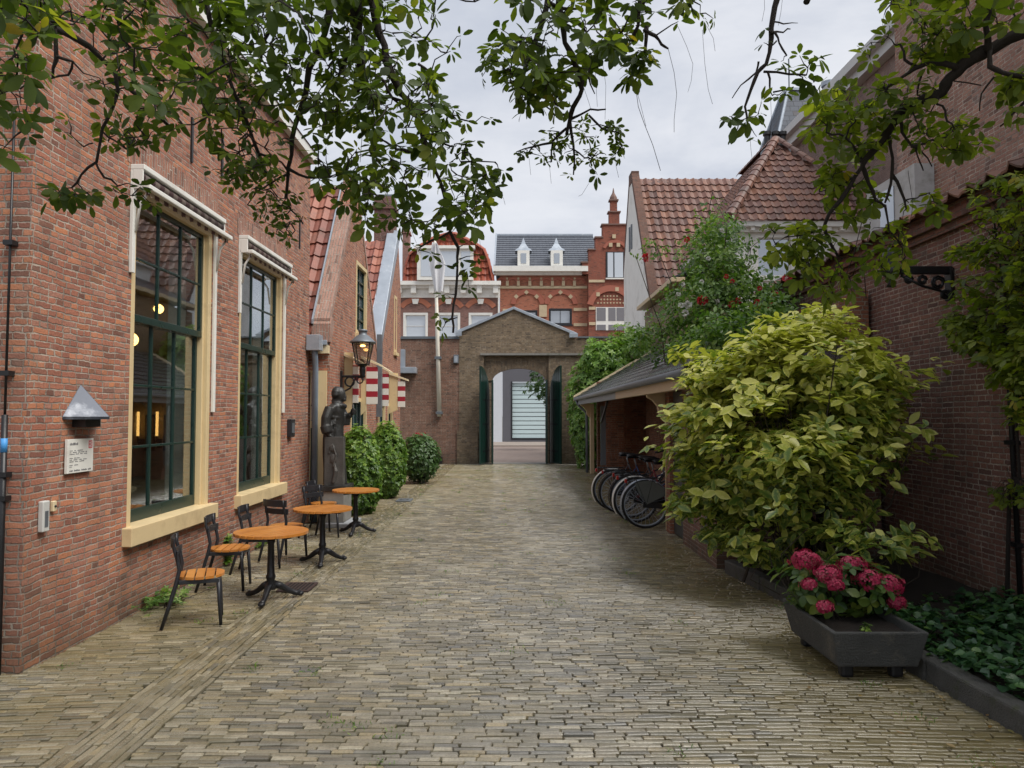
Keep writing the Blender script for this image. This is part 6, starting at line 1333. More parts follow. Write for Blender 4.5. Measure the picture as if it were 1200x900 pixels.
# ================================================================== SHRUBS ON THE RIGHT
c1_ = at(712, 478, 25.6)
foliage_thing('laurel_bush', 'large fresh green laurel bush between the gateway and the bicycle shed', 'bush', (3.35, 25.9, 2.35), (1.45, 1.15, 2.1), 2600, .15, M['leaf_laurel'], 21, base=(3.4, 26, 0), shell=.6, amp=.22, wl=.42, extra=[((4.15, 26.0, 3.75), (1.0, .9, 1.25), 1000), ((2.65, 25.5, 1.3), (.68, .7, 1.3), 700), ((3.2, 25.6, 3.6), (.9, .8, .9), 600)], droop=.3)
def px_blobs(lst, dep=.55):
    out = []
    for (x0, x1, y0, y1, Y, n) in lst:
        c_, (rx, rz) = px_ell(x0, x1, y0, y1, Y); out.append(((c_.x, Y, c_.z), (rx, max(.12, min(dep, rx)), rz), n))
    return out
au = px_blobs([(822, 1040, 390, 622, 7.7, 800), (880, 1045, 360, 500, 7.8, 430), (790, 905, 430, 612, 8.1, 420), (800, 880, 398, 500, 8.3, 170), (803, 868, 560, 635, 8.3, 90), (1000, 1062, 425, 550, 7.6, 100), (985, 1085, 600, 648, 6.9, 40), (870, 990, 480, 610, 7.2, 260), (850, 990, 575, 672, 7.6, 150)], .75)
def aucuba():
    t = thing('variegated_shrub', 'big yellow variegated evergreen shrub in the bed against the garden wall', 'shrub', (3.1, 7.9, .1))
    P, Nn, sd = [], [], 40
    for c_, r_, n_ in au:
        p, q, _ = blob(c_, r_, int(n_*.13), sd, .52, .42, 2.8); p = np.repeat(p, 9, 0) + RNG.normal(0, 1, (len(p)*9, 3))*np.array([.115, .115, .028]); q = np.repeat(q, 9, 0); P.append(p); Nn.append(q); sd += 1
    P, Nn = np.concatenate(P), np.concatenate(Nn)
    k_ = (P[:, 0] < WX-.08) & (P[:, 2] > .25) & (P[:, 1] < 8.85); P, Nn = P[k_], Nn[k_]
    # one spray reaching right along the wall
    s0, s1 = at(1035, 470, 7.4), at(1100, 428, 7.3)
    S = np.array([s0.lerp(s1, q) for q in np.linspace(.2, 1, 8)]) + RNG.normal(0, .04, (8, 3)); P = np.concatenate([P, S]); Nn = np.concatenate([Nn, np.tile([.5, -.3, .6], (8, 1))])
    A = Nn*.45 + np.array([0, -.05, .8]) + rv(len(P))*.5
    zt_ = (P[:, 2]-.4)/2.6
    tint = np.clip(.36 + .44*zt_ + .16*Nn[:, 2] + RNG.normal(0, .15, len(P)), 0, 1)  # yellower with height and upward facing: light from above painted into the leaves
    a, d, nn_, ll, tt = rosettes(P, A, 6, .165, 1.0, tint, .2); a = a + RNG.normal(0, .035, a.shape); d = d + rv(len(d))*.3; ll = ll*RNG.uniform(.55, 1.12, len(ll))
    hi = RNG.random(len(a)) < np.clip(.25 + .75*np.tile(zt_, 6), .2, .92)  # upper leaves mostly take the lit yellow, lower ones the shaded green
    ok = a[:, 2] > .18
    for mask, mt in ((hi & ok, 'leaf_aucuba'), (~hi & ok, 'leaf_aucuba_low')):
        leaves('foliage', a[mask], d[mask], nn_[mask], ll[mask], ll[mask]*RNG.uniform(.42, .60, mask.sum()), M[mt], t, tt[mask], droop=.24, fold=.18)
    mb = MB()
    for i in range(60):
        s0 = Vector((3.2+random.gauss(0,.25), 7.9+random.gauss(0,.2), .05)); e = Vector(P[random.randrange(len(P))]); m = s0.lerp(e, .5)+Vector((random.gauss(0,.12), random.gauss(0,.1), random.uniform(-.05,.25)))
        mb.tube([s0, s0.lerp(m,.6)+Vector((0,0,.1)), m, e], [.018,.014,.010,.004], 5)
        for q in range(7): e2 = Vector(P[random.randrange(len(P))]); 
        for q in range(3):
            e2 = Vector(P[random.randrange(len(P))])
            if (e2-m).length < .9: mb.tube([m, m.lerp(e2,.5)+Vector((0,0,random.gauss(0,.06))), e2], [.008,.006,.003], 4)
    for i in range(40):                                               # bare low twigs
        s0 = Vector((2.6+random.random()*1.3, 7.1+random.random()*.8, .08)); e = s0+Vector((random.gauss(0,.3), random.gauss(-.1,.2), random.uniform(.3,.8))); mb.tube([s0, s0.lerp(e,.5)+Vector((random.gauss(0,.08),0,random.gauss(0,.06))), e], [.006,.005,.003], 4)
    mb.build('stems', M['twig'], t)
aucuba()
def rose():
    t = thing('climbing_rose', 'tall loose climbing rose with scattered red and white blooms over the shed roof', 'rose', (3.0, 12.3, 0))
    bl_ = px_blobs([(772, 925, 300, 445, 11.6, 950), (795, 885, 255, 370, 12.0, 420), (860, 925, 330, 420, 11.3, 130), (770, 835, 330, 400, 12.4, 110), (812, 862, 238, 310, 12.5, 90), (725, 795, 368, 430, 12.6, 90), (742, 790, 280, 310, 13.0, 18), (778, 870, 385, 445, 10.9, 260), (880, 925, 375, 425, 11.0, 120), (810, 890, 366, 430, 9.4, 170), (875, 935, 345, 398, 9.6, 110)], .8)
    P, Nn, sd = [], [], 60
    for c_, r_, n_ in bl_: p, q, _ = blob(c_, r_, n_, sd, .2, .45, 2.0); P.append(p); Nn.append(q); sd += 1
    P, Nn = np.concatenate(P), np.concatenate(Nn); k_ = P[:, 2] > 2.2; P, Nn = P[k_], Nn[k_]
    a, d, nn_, ll, tt = rosettes(P, Nn*.5 + np.array([0,0,.4]) + rv(len(P))*.7, 6, .085, 1.0, RNG.random(len(P)), .35)
    jit = RNG.normal(0, .05, a.shape); leaves('foliage', a+jit, d, nn_, ll, ll*.58, M['leaf_rose'], t, tt)
    mb = MB(); base = Vector((3.0, 12.3, 2.5))
    canes = [[(800,440),(815,400),(845,330),(852,265),(835,225)], [(840,440),(850,380),(862,330),(880,290),(905,270)], [(880,440),(872,400),(858,360),(842,330),(820,300)], [(900,430),(905,380),(890,340),(872,320)], [(780,430),(775,385),(762,350),(745,300)], [(830,440),(810,380),(790,340),(770,290),(748,292)], [(860,440),(900,400),(925,345),(930,330)], [(905,420),(880,370),(862,350)]]
    for i, cn in enumerate(canes):
        Y = 11.4+.18*i; pts = [at(x, y, Y+random.gauss(0,.15)) for x, y in cn]; mb.tube(pts, [.011-.0018*j for j in range(len(pts))], 6)
    for i in range(90):
        e = Vector(P[random.randrange(len(P))]); cn = random.choice(canes); q = random.choice(cn); s0 = at(q[0], q[1], 11.8)
        if (s0-e).length < 1.0: mb.tube([s0, s0.lerp(e,.5)+Vector((0,0,random.gauss(.05,.06))), e], [.007,.005,.003], 4)
    mb.build('canes', M['twig'], t)
    def bloom(px, py, r, Y, mat):
        c_ = np.array(at(px, py, Y)); rr = r*Y/F; n = 26; d0 = rv(n); d0[:, 1] -= .3; C = c_ + d0*rr*.28
        leaves('bloom', C, d0, rv(n), rr*.5, rr*.55, M[mat], t, fold=.3, shape=(.55,.92))
    for px, py, r in ((823,352,9),(757,302,7),(896,362,8),(887,355,6),(922,326,8),(908,344,5),(857,357,6),(865,353,6),(805,281,5),(851,324,4),(905,357,5),(897,375,6),(858,330,4),(890,338,4)): bloom(px, py, r, 10.9, 'petal_red')
    for px, py, r in ((806,357,7),(803,367,6),(798,358,5),(800,333,4),(795,345,4),(830,303,4),(846,270,4),(822,330,4),(840,353,4)): bloom(px, py, r, 10.9, 'petal_white')
rose()

# ================================================================== VINES OVERHEAD
def inpoly(poly):
    def f(x, y):
        c = False; j = len(poly)-1
        for i in range(len(poly)):
            (xi, yi), (xj, yj) = poly[i], poly[j]
            if (yi > y) != (yj > y) and x < (xj-xi)*(y-yi)/(yj-yi)+xi: c = not c
            j = i
        return c
    return f
def vine(name, label, limbs, regions, mat, base, spots=(), tendrils=(), L=.085, leafL=None, trunk=None, cat='vine', beyond=None):
    """limbs: (list of photo pixels, depth start, depth end, radius start, radius end); regions: (polygon, count, near, far, leaf length)"""
    t = thing(name, label, cat, base)
    mb = MB(); S = []
    if trunk: mb.tube(*trunk, 9)
    for (pts, ya, yb, ra, rb_) in limbs:
        m = len(pts); Ps = [at(x, y, ya+(yb-ya)*i/(m-1)) for i, (x, y) in enumerate(pts)]
        fine = []                                                     # knotty: subdivide with jitter
        for a, b in zip(Ps, Ps[1:]):
            k = max(2, int((b-a).length/.06))
            for q in range(k): fine.append(a.lerp(b, q/k) + Vector((random.gauss(0,.004), random.gauss(0,.006), random.gauss(0,.004)))*(1 if q else 0))
        fine.append(Ps[-1]); nn = len(fine)
        mb.tube(fine, [(ra+(rb_-ra)*i/(nn-1))*random.uniform(.82, 1.22) for i in range(nn)], 7); S += fine
    Sa = np.array([tuple(p) for p in S])
    C = []; LL = []
    for (poly, n, ya, yb, ln) in regions:
        f = inpoly(poly); xs = [p[0] for p in poly]; ys = [p[1] for p in poly]; k = 0; tr = 0
        while k < n and tr < n*40:
            tr += 1; x, y = random.uniform(min(xs), max(xs)), random.uniform(min(ys), max(ys))
            if f(x, y): C.append(tuple(at(x, y, random.uniform(ya, yb)))); LL.append(ln*random.uniform(.75, 1.15)); k += 1
    for (x, y, Y, ln) in spots: C.append(tuple(at(x, y, Y))); LL.append(ln)
    if beyond:                                                        # unseen leaf clusters, added overhead to block light from the ground below
        (xa, xb), (y_a, y_b), (za, zb), nb, ln = beyond
        for i in range(nb): C.append((random.uniform(xa, xb), random.uniform(y_a, y_b), random.uniform(za, zb))); LL.append(ln*random.uniform(.8, 1.2))
    C = np.array(C); LL = np.array(LL); n = len(C)
    # petioles and twigs back to the nearest wood, joined through intermediate points
    A = np.empty((n, 3)); dist0 = np.array([np.linalg.norm(Sa - c_, axis=1).min() for c_ in C]); order = np.argsort(dist0); pool = [Sa]
    for i in order:
        Pq = np.concatenate(pool); d = np.linalg.norm(Pq - C[i], axis=1); j = int(np.argmin(d + RNG.random(len(d))*.03)); s = Vector(Pq[j]); e = Vector(C[i]); g = (e-s).length
        if g < .02: A[i] = rv(1)[0]; continue
        m1 = s.lerp(e, .4)+Vector((random.gauss(0,.12), random.gauss(0,.08), random.gauss(.03,.10)))*min(.5, g); m2 = s.lerp(e, .78)+Vector((random.gauss(0,.06), random.gauss(0,.05), random.gauss(.05,.05)))*min(.5, g)
        pool.append(np.array([tuple(m1), tuple(s.lerp(m2, .9)), tuple(m2)])); r = .0022+.0035*min(1, g/.5); mb.tube([s, m1, m2, e], [r*1.4, r, r*.7, .0014], 4)
        A[i] = np.array((e-m2).normalized())*.8 + rv(1)[0]*.7 + np.array([0, 0, -.35])
    for (pts, Y, r) in tendrils: mb.tube([at(x, y, Y) for x, y in pts], r, 4)
    mb.build('branches', M['bark'], t, smooth=True)
    for k, sel in ((5, RNG.random(n) < .72), (3, None)):
        if sel is None: sel = ~prev
        prev = sel
        if not sel.any(): continue
        tint = np.clip(np.abs(RNG.normal(.3, .22, sel.sum())), 0, .8); tint[RNG.random(sel.sum()) < .005] = 1.0
        a, d, nn_, ll, tt = palmate(C[sel], A[sel], k, LL[sel], tint)
        leaves('foliage', a, d, nn_, ll, ll*RNG.uniform(.42, .56, len(ll)), mat, t, tt, droop=.22, fold=.10, shape=(.5, .86))
    return t
Y0 = 3.3
vine('overhanging_vine', 'dense dark leafy climbing vine hanging across the upper left of the view', [
    ([(-30,-60),(30,8),(62,32),(105,55),(135,85),(165,115),(200,150)], 3.0, 3.6, .018, .008), ([(64,34),(66,70),(62,92)], 3.1, 3.15, .010, .006), ([(66,66),(85,72),(80,88),(60,92)], 3.1, 3.2, .007, .004), ([(48,45),(66,40)], 3.1, 3.1, .007, .005),
    ([(135,85),(138,105),(132,125),(120,150),(113,190),(95,205),(84,220)], 3.35, 3.5, .009, .005), ([(112,190),(122,208),(138,218)], 3.45, 3.5, .006, .004), ([(118,152),(135,165),(148,175)], 3.45, 3.5, .005, .003),([(108,168),(98,172)],3.45,3.5,.004,.003),
    ([(230,-60),(245,20),(258,65),(275,110),(290,145),(303,180),(313,205)], 3.2, 3.7, .014, .007), ([(303,180),(330,190),(340,205)], 3.6, 3.7, .006, .004), ([(280,120),(278,150)], 3.4, 3.4, .006, .003), ([(298,170),(280,178),(272,188)],3.6,3.6,.006,.003),
    ([(345,-60),(330,-10),(318,30),(308,50),(306,72)], 3.3, 3.5, .016, .006), ([(318,32),(332,55)], 3.4, 3.4, .006, .003),
    ([(395,-60),(385,20),(372,60),(362,80),(358,110),(345,150),(338,195),(335,232)], 3.4, 3.7, .020, .008), ([(338,198),(360,208),(378,207),(392,222)], 3.65, 3.7, .008, .004), ([(336,205),(322,212),(300,225),(290,240)], 3.65, 3.7, .006, .003), ([(335,225),(340,245),(355,262)], 3.7, 3.7, .005, .003),
    ([(425,-80),(416,0),(420,60),(428,105),(432,122)], 3.3, 3.6, .032, .018), ([(420,50),(405,70),(395,95)], 3.4, 3.5, .014, .006), ([(428,100),(405,115),(385,120)], 3.5, 3.5, .012, .005), ([(430,88),(450,95),(460,115),(470,128)], 3.5, 3.5, .010, .005),
    ([(425,-60),(440,20),(452,70),(470,110),(487,130),(497,165),(503,182),(510,200)], 3.3, 3.7, .020, .012), ([(487,132),(470,118),(445,115)], 3.5, 3.5, .010, .006), ([(495,155),(515,165),(530,172)], 3.6, 3.6, .007, .004), ([(480,178),(465,175),(440,160),(438,190)], 3.6, 3.6, .008, .004), ([(500,180),(475,178)], 3.6, 3.6, .008, .006),
    ([(510,200),(520,225),(526,255),(527,272),(505,282),(492,290)], 3.7, 3.8, .010, .005), ([(526,255),(545,242),(565,240)], 3.75, 3.75, .005, .003), ([(527,270),(537,290),(536,312),(534,345),(530,372),(531,390)], 3.8, 3.8, .008, .005), ([(531,372),(522,378),(536,372)], 3.8, 3.8, .005, .003), ([(490,75),(505,85),(510,95)], 3.5, 3.5, .006, .003), ([(540,190),(580,190)],3.6,3.6,.005,.003)],
    [([(-60,-90),(60,-90),(62,40),(45,120),(38,185),(10,190),(-60,190)], 111, 2.3, 3.1, 0.089),
     ([(0,-90),(440,-90),(440,60),(330,80),(250,95),(240,150),(205,160),(150,165),(110,110),(95,60),(40,30)], 239, 2.7, 3.6, 0.089),
     ([(60,-60),(430,-60),(420,80),(300,90),(190,140),(150,90)], 191, 3.0, 3.8, 0.080),
     ([(240,90),(440,60),(440,150),(345,150),(335,215),(270,205),(245,170)], 143, 3.1, 3.8, 0.076),
     ([(380,-60),(520,-60),(520,20),(505,60),(520,130),(470,150),(385,140)], 127, 3.1, 3.7, 0.083), ([(365,130),(470,130),(520,150),(570,190),(580,215),(565,265),(500,275),(430,262),(370,215)], 167, 3.2, 3.9, 0.080),
     ([(280,205),(345,220),(360,262),(335,288),(310,268)], 34, 3.5, 3.8, 0.052), ([(245,200),(320,180),(325,225),(262,222)], 28, 3.5, 3.8, 0.052), ([(455,90),(505,85),(540,140),(580,150),(560,190),(500,170)], 25, 3.4, 3.8, 0.066),
     ([(52,222),(150,212),(182,225),(180,240),(52,248)], 20, 3.4, 3.6, 0.071), ([(110,140),(175,150),(175,185),(125,180)], 14, 3.4, 3.6, 0.066)],
    M['leaf_vine'], (-2.9, 1.0, 0), spots=[(540,42,3.4,.06),(528,60,3.4,.06),(575,140,3.7,.06),(590,200,3.7,.06),(585,215,3.7,.05),(565,246,3.7,.05),(573,262,3.7,.05),(425,245,3.3,.085),(430,265,3.3,.09),(520,345,3.8,.06),(540,305,3.8,.07),(548,315,3.8,.07),(548,325,3.8,.06),(560,300,3.8,.05),(516,372,3.8,.05),(520,310,3.8,.06),(505,298,3.8,.06),(550,338,3.8,.06),(490,295,3.8,.05),(484,288,3.8,.05),(518,388,3.8,.07),(80,140,3.5,.05),(75,155,3.5,.05),(98,95,3.3,.05),(532,262,3.8,.06),(515,278,3.8,.06),(548,285,3.8,.06)],
    tendrils=[([(580,225),(590,232),(592,240)], 3.7, .0012), ([(560,258),(563,290)], 3.8, .0012), ([(555,258),(558,275),(562,300)], 3.8, .001), ([(480,265),(488,285)], 3.7, .001), ([(420,105),(425,150),(422,190)], 3.6, .0015)],
    trunk=([(-2.9,1.0,0),(-2.85,1.1,1.5),(-2.8,1.3,3.2),(-2.4,2.2,4.3),(-1.2,3.1,4.6),(-.6,3.3,4.4),(.3,3.3,4.5)], [.09,.075,.07,.06,.045,.038,.03]))
vine('hanging_vine', 'thinner bunch of vine hanging against the grey sky at the top centre', [
    ([(655,-70),(642,0),(632,35),(620,70),(612,90),(608,110)], 3.4, 3.6, .018, .007), ([(655,-70),(655,10),(662,50),(675,80),(682,105),(672,125),(668,140),(664,158)], 3.4, 3.7, .018, .009), ([(668,135),(650,135),(640,125)], 3.7, 3.7, .008, .004), ([(668,140),(692,128),(710,128)], 3.7, 3.7, .007, .003), ([(664,150),(648,165),(646,190)], 3.7, 3.75, .008, .004), ([(648,167),(625,172),(605,178)], 3.75, 3.75, .006, .003), ([(668,140),(672,170),(672,205)], 3.7, 3.75, .008, .004), ([(690,135),(705,150),(725,155)], 3.7, 3.7, .006, .003), ([(672,175),(685,185)], 3.7, 3.7, .004, .003), ([(682,100),(690,85),(692,70)], 3.6, 3.6, .007, .004), ([(640,0),(660,10),(680,10)], 3.5, 3.5, .009, .005), ([(690,90),(697,110)],3.6,3.6,.005,.003),
    ([(752,-70),(750,0),(748,30),(742,48),(725,48)], 3.4, 3.6, .013, .006), ([(758,30),(756,60),(748,68)], 3.5, 3.6, .009, .006), ([(755,35),(768,42),(775,52),(783,57)], 3.5, 3.6, .010, .005), ([(800,-60),(808,5),(818,20)], 3.5, 3.6, .005, .002), ([(552,-40),(556,2),(535,-2)], 3.5, 3.5, .007, .004)],
    [([(590,-80),(720,-80),(720,60),(690,100),(640,115),(610,120),(590,60),(578,30)], 123, 3.1, 3.7, 0.082), ([(565,55),(600,30),(620,85),(612,110),(580,95),(562,88)], 26, 3.4, 3.7, 0.072), ([(600,85),(660,80),(672,120),(650,140),(612,130)], 36, 3.3, 3.7, 0.077), ([(690,-80),(835,-80),(812,15),(770,25),(745,50),(700,55)], 66, 3.2, 3.7, 0.077), ([(700,40),(760,30),(762,75),(740,100),(715,80)], 29, 3.3, 3.7, 0.072), ([(602,160),(690,140),(690,200),(640,190),(600,182)], 36, 3.65, 3.85, 0.043), ([(690,140),(735,140),(728,190),(690,195)], 22, 3.65, 3.85, 0.048)],
    M['leaf_vine'], (.3, 3.3, 4.5), spots=[(570,70,3.5,.055),(565,90,3.5,.05),(742,90,3.5,.09),(735,95,3.5,.08),(760,72,3.5,.07),(700,205,3.75,.065),(668,205,3.75,.04),(640,190,3.75,.05),(728,152,3.75,.045),(722,165,3.75,.05),(690,178,3.75,.06),(715,185,3.75,.05),(795,25,3.5,.07),(825,22,3.5,.06),(836,22,3.5,.045),(608,178,3.75,.04)],
    tendrils=[([(783,57),(790,85),(793,110),(790,140),(790,155)], 3.6, .0013), ([(745,103),(748,125),(755,145),(765,170),(774,200)], 3.6, .0016), ([(745,103),(750,120),(757,148)], 3.6, .001), ([(793,28),(805,55),(812,75),(810,95),(806,108)], 3.6, .001), ([(823,35),(826,75),(830,105),(835,122)], 3.6, .001), ([(828,30),(836,45),(838,60)], 3.6, .001), ([(620,185),(622,205)], 3.75, .001), ([(644,195),(646,215)], 3.75, .001), ([(720,170),(722,195),(725,208)], 3.75, .001), ([(690,215),(682,228),(678,230)], 3.75, .001), ([(699,60),(697,75),(700,125)],3.6,.001), ([(684,102),(690,120),(693,130)],3.6,.001), ([(705,65),(710,100),(709,140)],3.6,.001)])
vine('bare_vine_stem', 'single knotty vine stem with few leaves hanging before the sky', [
    ([(930,-60),(912,-5),(906,20),(904,45),(898,75),(888,85),(880,105),(873,125),(876,145)], 3.7, 3.9, .016, .006), ([(889,72),(886,85),(868,100),(858,115)], 3.85, 3.9, .007, .002), ([(895,84),(925,87),(945,88)], 3.85, 3.9, .008, .004), ([(904,38),(918,38),(926,34)], 3.75, 3.8, .006, .003), ([(908,38),(913,50),(922,65)], 3.75, 3.8, .007, .004), ([(910,48),(903,55)],3.8,3.8,.005,.003), ([(900,85),(902,100),(905,112)], 3.85, 3.9, .006, .003), ([(904,25),(918,28),(935,27)], 3.8, 3.8, .005, .0015), ([(1052,-30),(1044,5),(1036,18)], 3.9, 3.9, .006, .002), ([(906,108),(930,102)], 3.9, 3.9, .005, .003)],
    [([(848,130),(885,128),(890,160),(850,162)], 4, 3.8, 3.95, .07)], M['leaf_vine'], (1.4, 3.5, 4.3), spots=[(897,33,3.75,0.077),(895,50,3.75,0.070),(915,72,3.85,0.070),(922,80,3.85,0.070),(937,65,3.85,0.063),(952,72,3.85,0.098),(960,68,3.85,0.098),(947,78,3.85,0.084),(945,92,3.85,0.091),(952,98,3.85,0.105),(920,108,3.85,0.070),(893,120,3.85,0.084),(890,133,3.85,0.077),(912,112,3.85,0.070),(862,145,3.85,0.105),(875,140,3.85,0.098),(888,138,3.85,0.070),(1060,10,3.9,0.084)],
    tendrils=[([(878,148),(880,175),(882,190)], 3.9, .001), ([(895,-20),(896,10),(893,25)], 3.8, .001), ([(903,112),(904,140),(902,165)], 3.9, .001), ([(918,-10),(915,15),(912,30)], 3.8, .001), ([(962,108),(968,125)], 3.9, .001), ([(878,162),(900,172)], 3.9, .0008)],
    trunk=([(1.5,3.7,3.95),(1.8,3.9,4.6),(2.6,3.9,4.7),(3.6,3.7,4.4)], [.016,.022,.03,.04]))
vine('gnarled_vine', 'thick dark gnarled vine limbs with fresh green leaves over the garden wall', [
    ([(1260,5),(1215,30),(1180,46),(1150,62),(1128,76),(1112,92),(1104,108),(1085,115),(1065,124),(1052,135),(1040,155),(1022,178),(1010,192)], 4.0, 4.6, .042, .020),
    ([(1122,80),(1105,74),(1088,74),(1072,80),(1055,92),(1040,102),(1036,110)], 4.2, 4.4, .018, .006), ([(1075,78),(1060,70),(1055,52),(1048,52)], 4.3, 4.3, .010, .005), ([(1158,60),(1155,30),(1160,-10),(1165,-60)], 4.1, 4.1, .018, .012), ([(1160,55),(1160,78),(1175,85),(1200,90),(1240,92)], 4.1, 4.0, .014, .010), ([(1118,95),(1150,100)], 4.2, 4.2, .004, .003),
    ([(1100,108),(1098,122),(1108,130),(1110,142),(1118,150)], 4.3, 4.3, .010, .004), ([(1055,132),(1057,155),(1068,170),(1080,178),(1092,195)], 4.4, 4.5, .012, .004), ([(1068,172),(1090,165),(1112,160)], 4.4, 4.4, .008, .004), ([(1073,175),(1078,190),(1082,200)], 4.45, 4.45, .006, .003), ([(1052,135),(1030,170),(1012,190),(1003,205),(985,235),(972,250),(966,265),(970,280),(982,300)], 4.5, 4.8, .018, .008), ([(1012,190),(1000,172),(990,160),(975,158),(968,155)], 4.6, 4.5, .010, .005), ([(990,162),(995,150),(1003,142)], 4.55, 4.5, .008, .004), ([(1010,192),(1018,215),(1026,235),(1035,242)], 4.6, 4.7, .014, .007), ([(1042,160),(1046,185),(1044,215),(1037,238)], 4.5, 4.6, .011, .007), ([(1045,205),(1055,222),(1062,245)], 4.6, 4.6, .012, .006), ([(1060,235),(1075,232),(1085,228)], 4.6, 4.6, .006, .003), ([(1080,88),(1075,108),(1078,112)], 4.3, 4.3, .007, .004), ([(1240,100),(1200,120),(1185,135),(1172,148)], 4.0, 4.2, .010, .004), ([(1165,90),(1150,110),(1148,130)], 4.1, 4.2, .007, .003), ([(966,268),(945,275),(920,278)], 4.8, 4.7, .007, .003), ([(1037,240),(1042,270),(1055,285)], 4.7, 4.7, .008, .004), ([(1005,205),(990,215),(960,225)], 4.7, 4.7, .007, .003), ([(1175,-40),(1185,10),(1195,25),(1215,35)],4.0,4.0,.008,.005)],
    [([(1010,-60),(1200,-60),(1200,25),(1140,40),(1075,35),(1050,10)], 74, 3.9, 4.4, 0.117), ([(1070,20),(1140,30),(1140,70),(1090,80),(1060,60)], 51, 4.1, 4.5, 0.093), ([(1020,95),(1060,90),(1110,100),(1090,130),(1040,150),(1005,130)], 47, 4.2, 4.6, 0.087), ([(955,100),(1010,95),(1050,140),(1030,190),(985,180),(945,160)], 71, 4.4, 4.8, 0.099), ([(1060,130),(1130,135),(1165,165),(1130,185),(1065,165)], 45, 4.2, 4.6, 0.093), ([(1170,85),(1210,80),(1210,140),(1180,135)], 22, 4.0, 4.3, 0.099), ([(960,185),(1020,195),(1035,235),(1000,260),(965,240)], 51, 4.6, 4.9, 0.093), ([(895,262),(970,262),(985,290),(955,320),(905,310)], 57, 4.6, 4.9, 0.093), ([(1000,250),(1060,255),(1070,310),(1030,330),(985,310)], 37, 4.6, 4.9, 0.087), ([(930,300),(985,300),(1005,345),(960,360),(935,335)], 28, 4.7, 5.0, 0.093), ([(1060,225),(1110,225),(1110,255),(1065,250)], 10, 4.6, 4.7, 0.087)],
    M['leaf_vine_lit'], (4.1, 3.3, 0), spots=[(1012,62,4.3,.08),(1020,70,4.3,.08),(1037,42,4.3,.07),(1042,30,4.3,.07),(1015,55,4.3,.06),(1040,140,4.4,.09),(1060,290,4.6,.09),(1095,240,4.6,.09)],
    tendrils=[([(1036,18),(1034,30)], 3.9, .001), ([(1064,200),(1070,240),(1065,270)], 4.6, .0015), ([(1120,200),(1118,215)], 4.5, .001), ([(1010,260),(1000,300),(985,340)], 4.9, .003), ([(1020,260),(1012,310),(1015,350)], 4.9, .003)],
    trunk=([(4.1,3.3,0),(4.15,3.2,1.6),(4.1,3.2,3.0),(3.95,3.4,4.0),(3.5,3.8,4.5),(3.0,4.0,4.16)], [.08,.07,.065,.06,.05,.042]), beyond=((1.6, 4.6), (.4, 4.2), (4.75, 5.6), 420, .11))  # beyond: out-of-view leaves added to darken the right foreground
def creeper():
    t = thing('wall_creeper', 'green leafy creeper tumbling down the garden wall at the right edge', 'creeper', (4.4, 6.6, 0))
    C, LL = [], []
    for (poly, n, xa, xb, ln) in (([(1120,330),(1200,300),(1230,420),(1200,470),(1140,420),(1110,385)], 279, 3.95, 4.42, 0.113), ([(1140,215),(1230,190),(1230,330),(1180,330),(1135,290)], 186, 4.0, 4.4, 0.102), ([(1098,365),(1160,380),(1170,420),(1120,405)], 105, 4.05, 4.42, 0.091), ([(1170,400),(1230,400),(1230,500),(1185,505)], 105, 3.9, 4.35, 0.102), ([(1110,290),(1150,285),(1150,310),(1112,305)], 30, 4.1, 4.4, 0.091), ([(1165,570),(1215,565),(1215,590),(1170,592)], 36, 4.2, 4.42, 0.079)):
        f = inpoly(poly); xs = [p[0] for p in poly]; ys = [p[1] for p in poly]; k = 0
        while k < n:
            x, y = random.uniform(min(xs), max(xs)), random.uniform(min(ys), max(ys))
            if f(x, y): C.append(tuple(at_x(x, y, random.uniform(xa, xb)))); LL.append(ln*random.uniform(.7, 1.1)); k += 1
    C, LL = np.array(C), np.array(LL); mb = MB(); stems = []
    for pts in ([(1195,560),(1190,480),(1185,400),(1175,330),(1165,260),(1180,215)], [(1210,420),(1180,380),(1150,350),(1125,330)], [(1200,330),(1170,300),(1140,285)], [(1185,400),(1150,390),(1110,375)], [(1215,300),(1200,350),(1205,450),(1195,500)]):
        ps = [at_x(x, y, 4.36+random.gauss(0,.03)) for x, y in pts]; mb.tube(ps, [.014-.0015*i for i in range(len(ps))], 6)
        for a, b in zip(ps, ps[1:]): stems += [a.lerp(b, q/6) for q in range(6)]
    Sa = np.array([tuple(p) for p in stems]); A = np.empty_like(C)
    for i in range(len(C)):
        d = np.linalg.norm(Sa-C[i], axis=1); s, e = Vector(Sa[int(np.argmin(d))]), Vector(C[i]); m = s.lerp(e,.5)+Vector((-.03,random.gauss(0,.04),random.gauss(0.03,.03))); mb.tube([s, m, e], [.003,.0025,.0015], 4); A[i] = np.array((-.45, -.3, -.35)) + rv(1)[0]*.7
    mb.tube([(4.36, 6.62, 0.1), (4.40, 6.6, 1.2), at_x(1195, 560, 4.4)], [.02,.018,.014], 6)
    mb.build('stems', M['bark'], t, smooth=True)
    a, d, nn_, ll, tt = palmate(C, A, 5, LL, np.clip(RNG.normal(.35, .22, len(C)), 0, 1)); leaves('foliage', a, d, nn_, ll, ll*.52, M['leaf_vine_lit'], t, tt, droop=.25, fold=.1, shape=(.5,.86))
creeper()

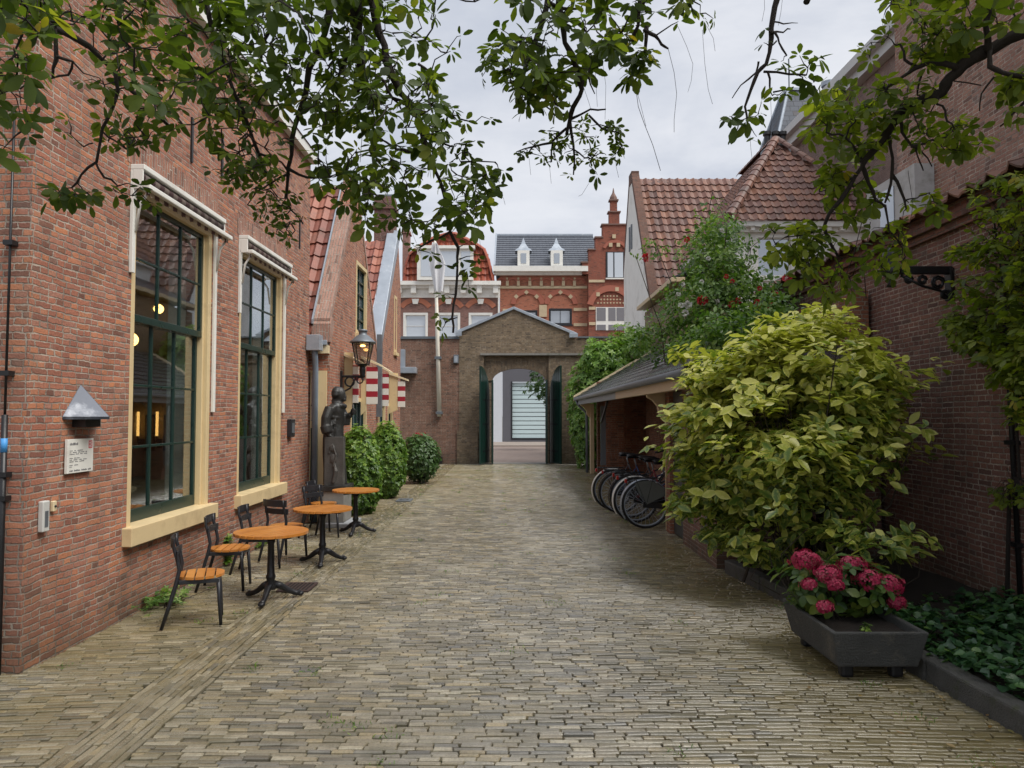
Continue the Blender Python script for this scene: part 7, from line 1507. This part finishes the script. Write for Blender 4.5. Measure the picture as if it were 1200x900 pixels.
# ================================================================== SKY, SUN, CAMERA
w = NT('World', world=True); SC.world = w.m
EL, AZ = 55, 120          # sun elevation; azimuth measured from +Y towards +X
sky = w.n('TexSky', sky_type='NISHITA'); sky.sun_disc = False; sky.sun_elevation = R(EL); sky.sun_rotation = R(AZ); sky.air_density = 1.0; sky.dust_density = 2.0
d = w.n('TexCoord').outputs['Generated']; z = w.sep(d)[2]
dm_ = w.n('Mapping'); w.set(dm_.inputs[0], d); dm_.inputs['Scale'].default_value = (1, 1, 2.6)
cl = w.noise(dm_.outputs[0], 2.6, 6, 0.55, 0.4); cl2 = w.noise(dm_.outputs[0], 7.0, 5, 0.6)
g = w.smooth(w.math('ADD', w.math('MULTIPLY', cl, .75), w.math('MULTIPLY', cl2, .25)), .36, .66)
cloud = w.mix(g, (3.7, 3.95, 4.5), (5.3, 5.4, 5.7))
mixc = w.mix(.93, sky.outputs[0], cloud)
bgn = w.n('Background'); w.set(bgn.inputs[0], mixc); bgn.inputs[1].default_value = WORLD_S
w.t.links.new(bgn.outputs[0], w.out.inputs['Surface'])
sl_ = bpy.data.lights.new('sun', 'SUN'); sl_.energy = SUN_E; sl_.angle = R(40); sl_.color = (1.0, .965, .91)
so = bpy.data.objects.new('sun', sl_); COL.objects.link(so)
dv = Vector((math.sin(R(AZ))*math.cos(R(EL)), math.cos(R(AZ))*math.cos(R(EL)), math.sin(R(EL))))
so.rotation_euler = dv.to_track_quat('Z', 'Y').to_euler(); so.location = (0, 0, 30)
cam = bpy.data.cameras.new('camera'); cam.sensor_width = 36; cam.sensor_fit = 'HORIZONTAL'; cam.lens = 36*F/1200; cam.clip_end = 2000; cam.clip_start = .05
co = bpy.data.objects.new('camera', cam); COL.objects.link(co); co.location = (0, 0, H); co.rotation_euler = (R(90)+PITCH, 0, 0); SC.camera = co
SC.view_settings.view_transform = 'Standard'; SC.view_settings.look = 'None'; SC.view_settings.gamma = 1; SC.view_settings.use_curve_mapping = False; SC.view_settings.exposure = EXPO
SC.render.engine = 'CYCLES'; SC.cycles.max_bounces = 6; SC.cycles.diffuse_bounces = 3; SC.cycles.glossy_bounces = 3; SC.cycles.transmission_bounces = 4; SC.cycles.transparent_max_bounces = 8; SC.cycles.use_denoising = True
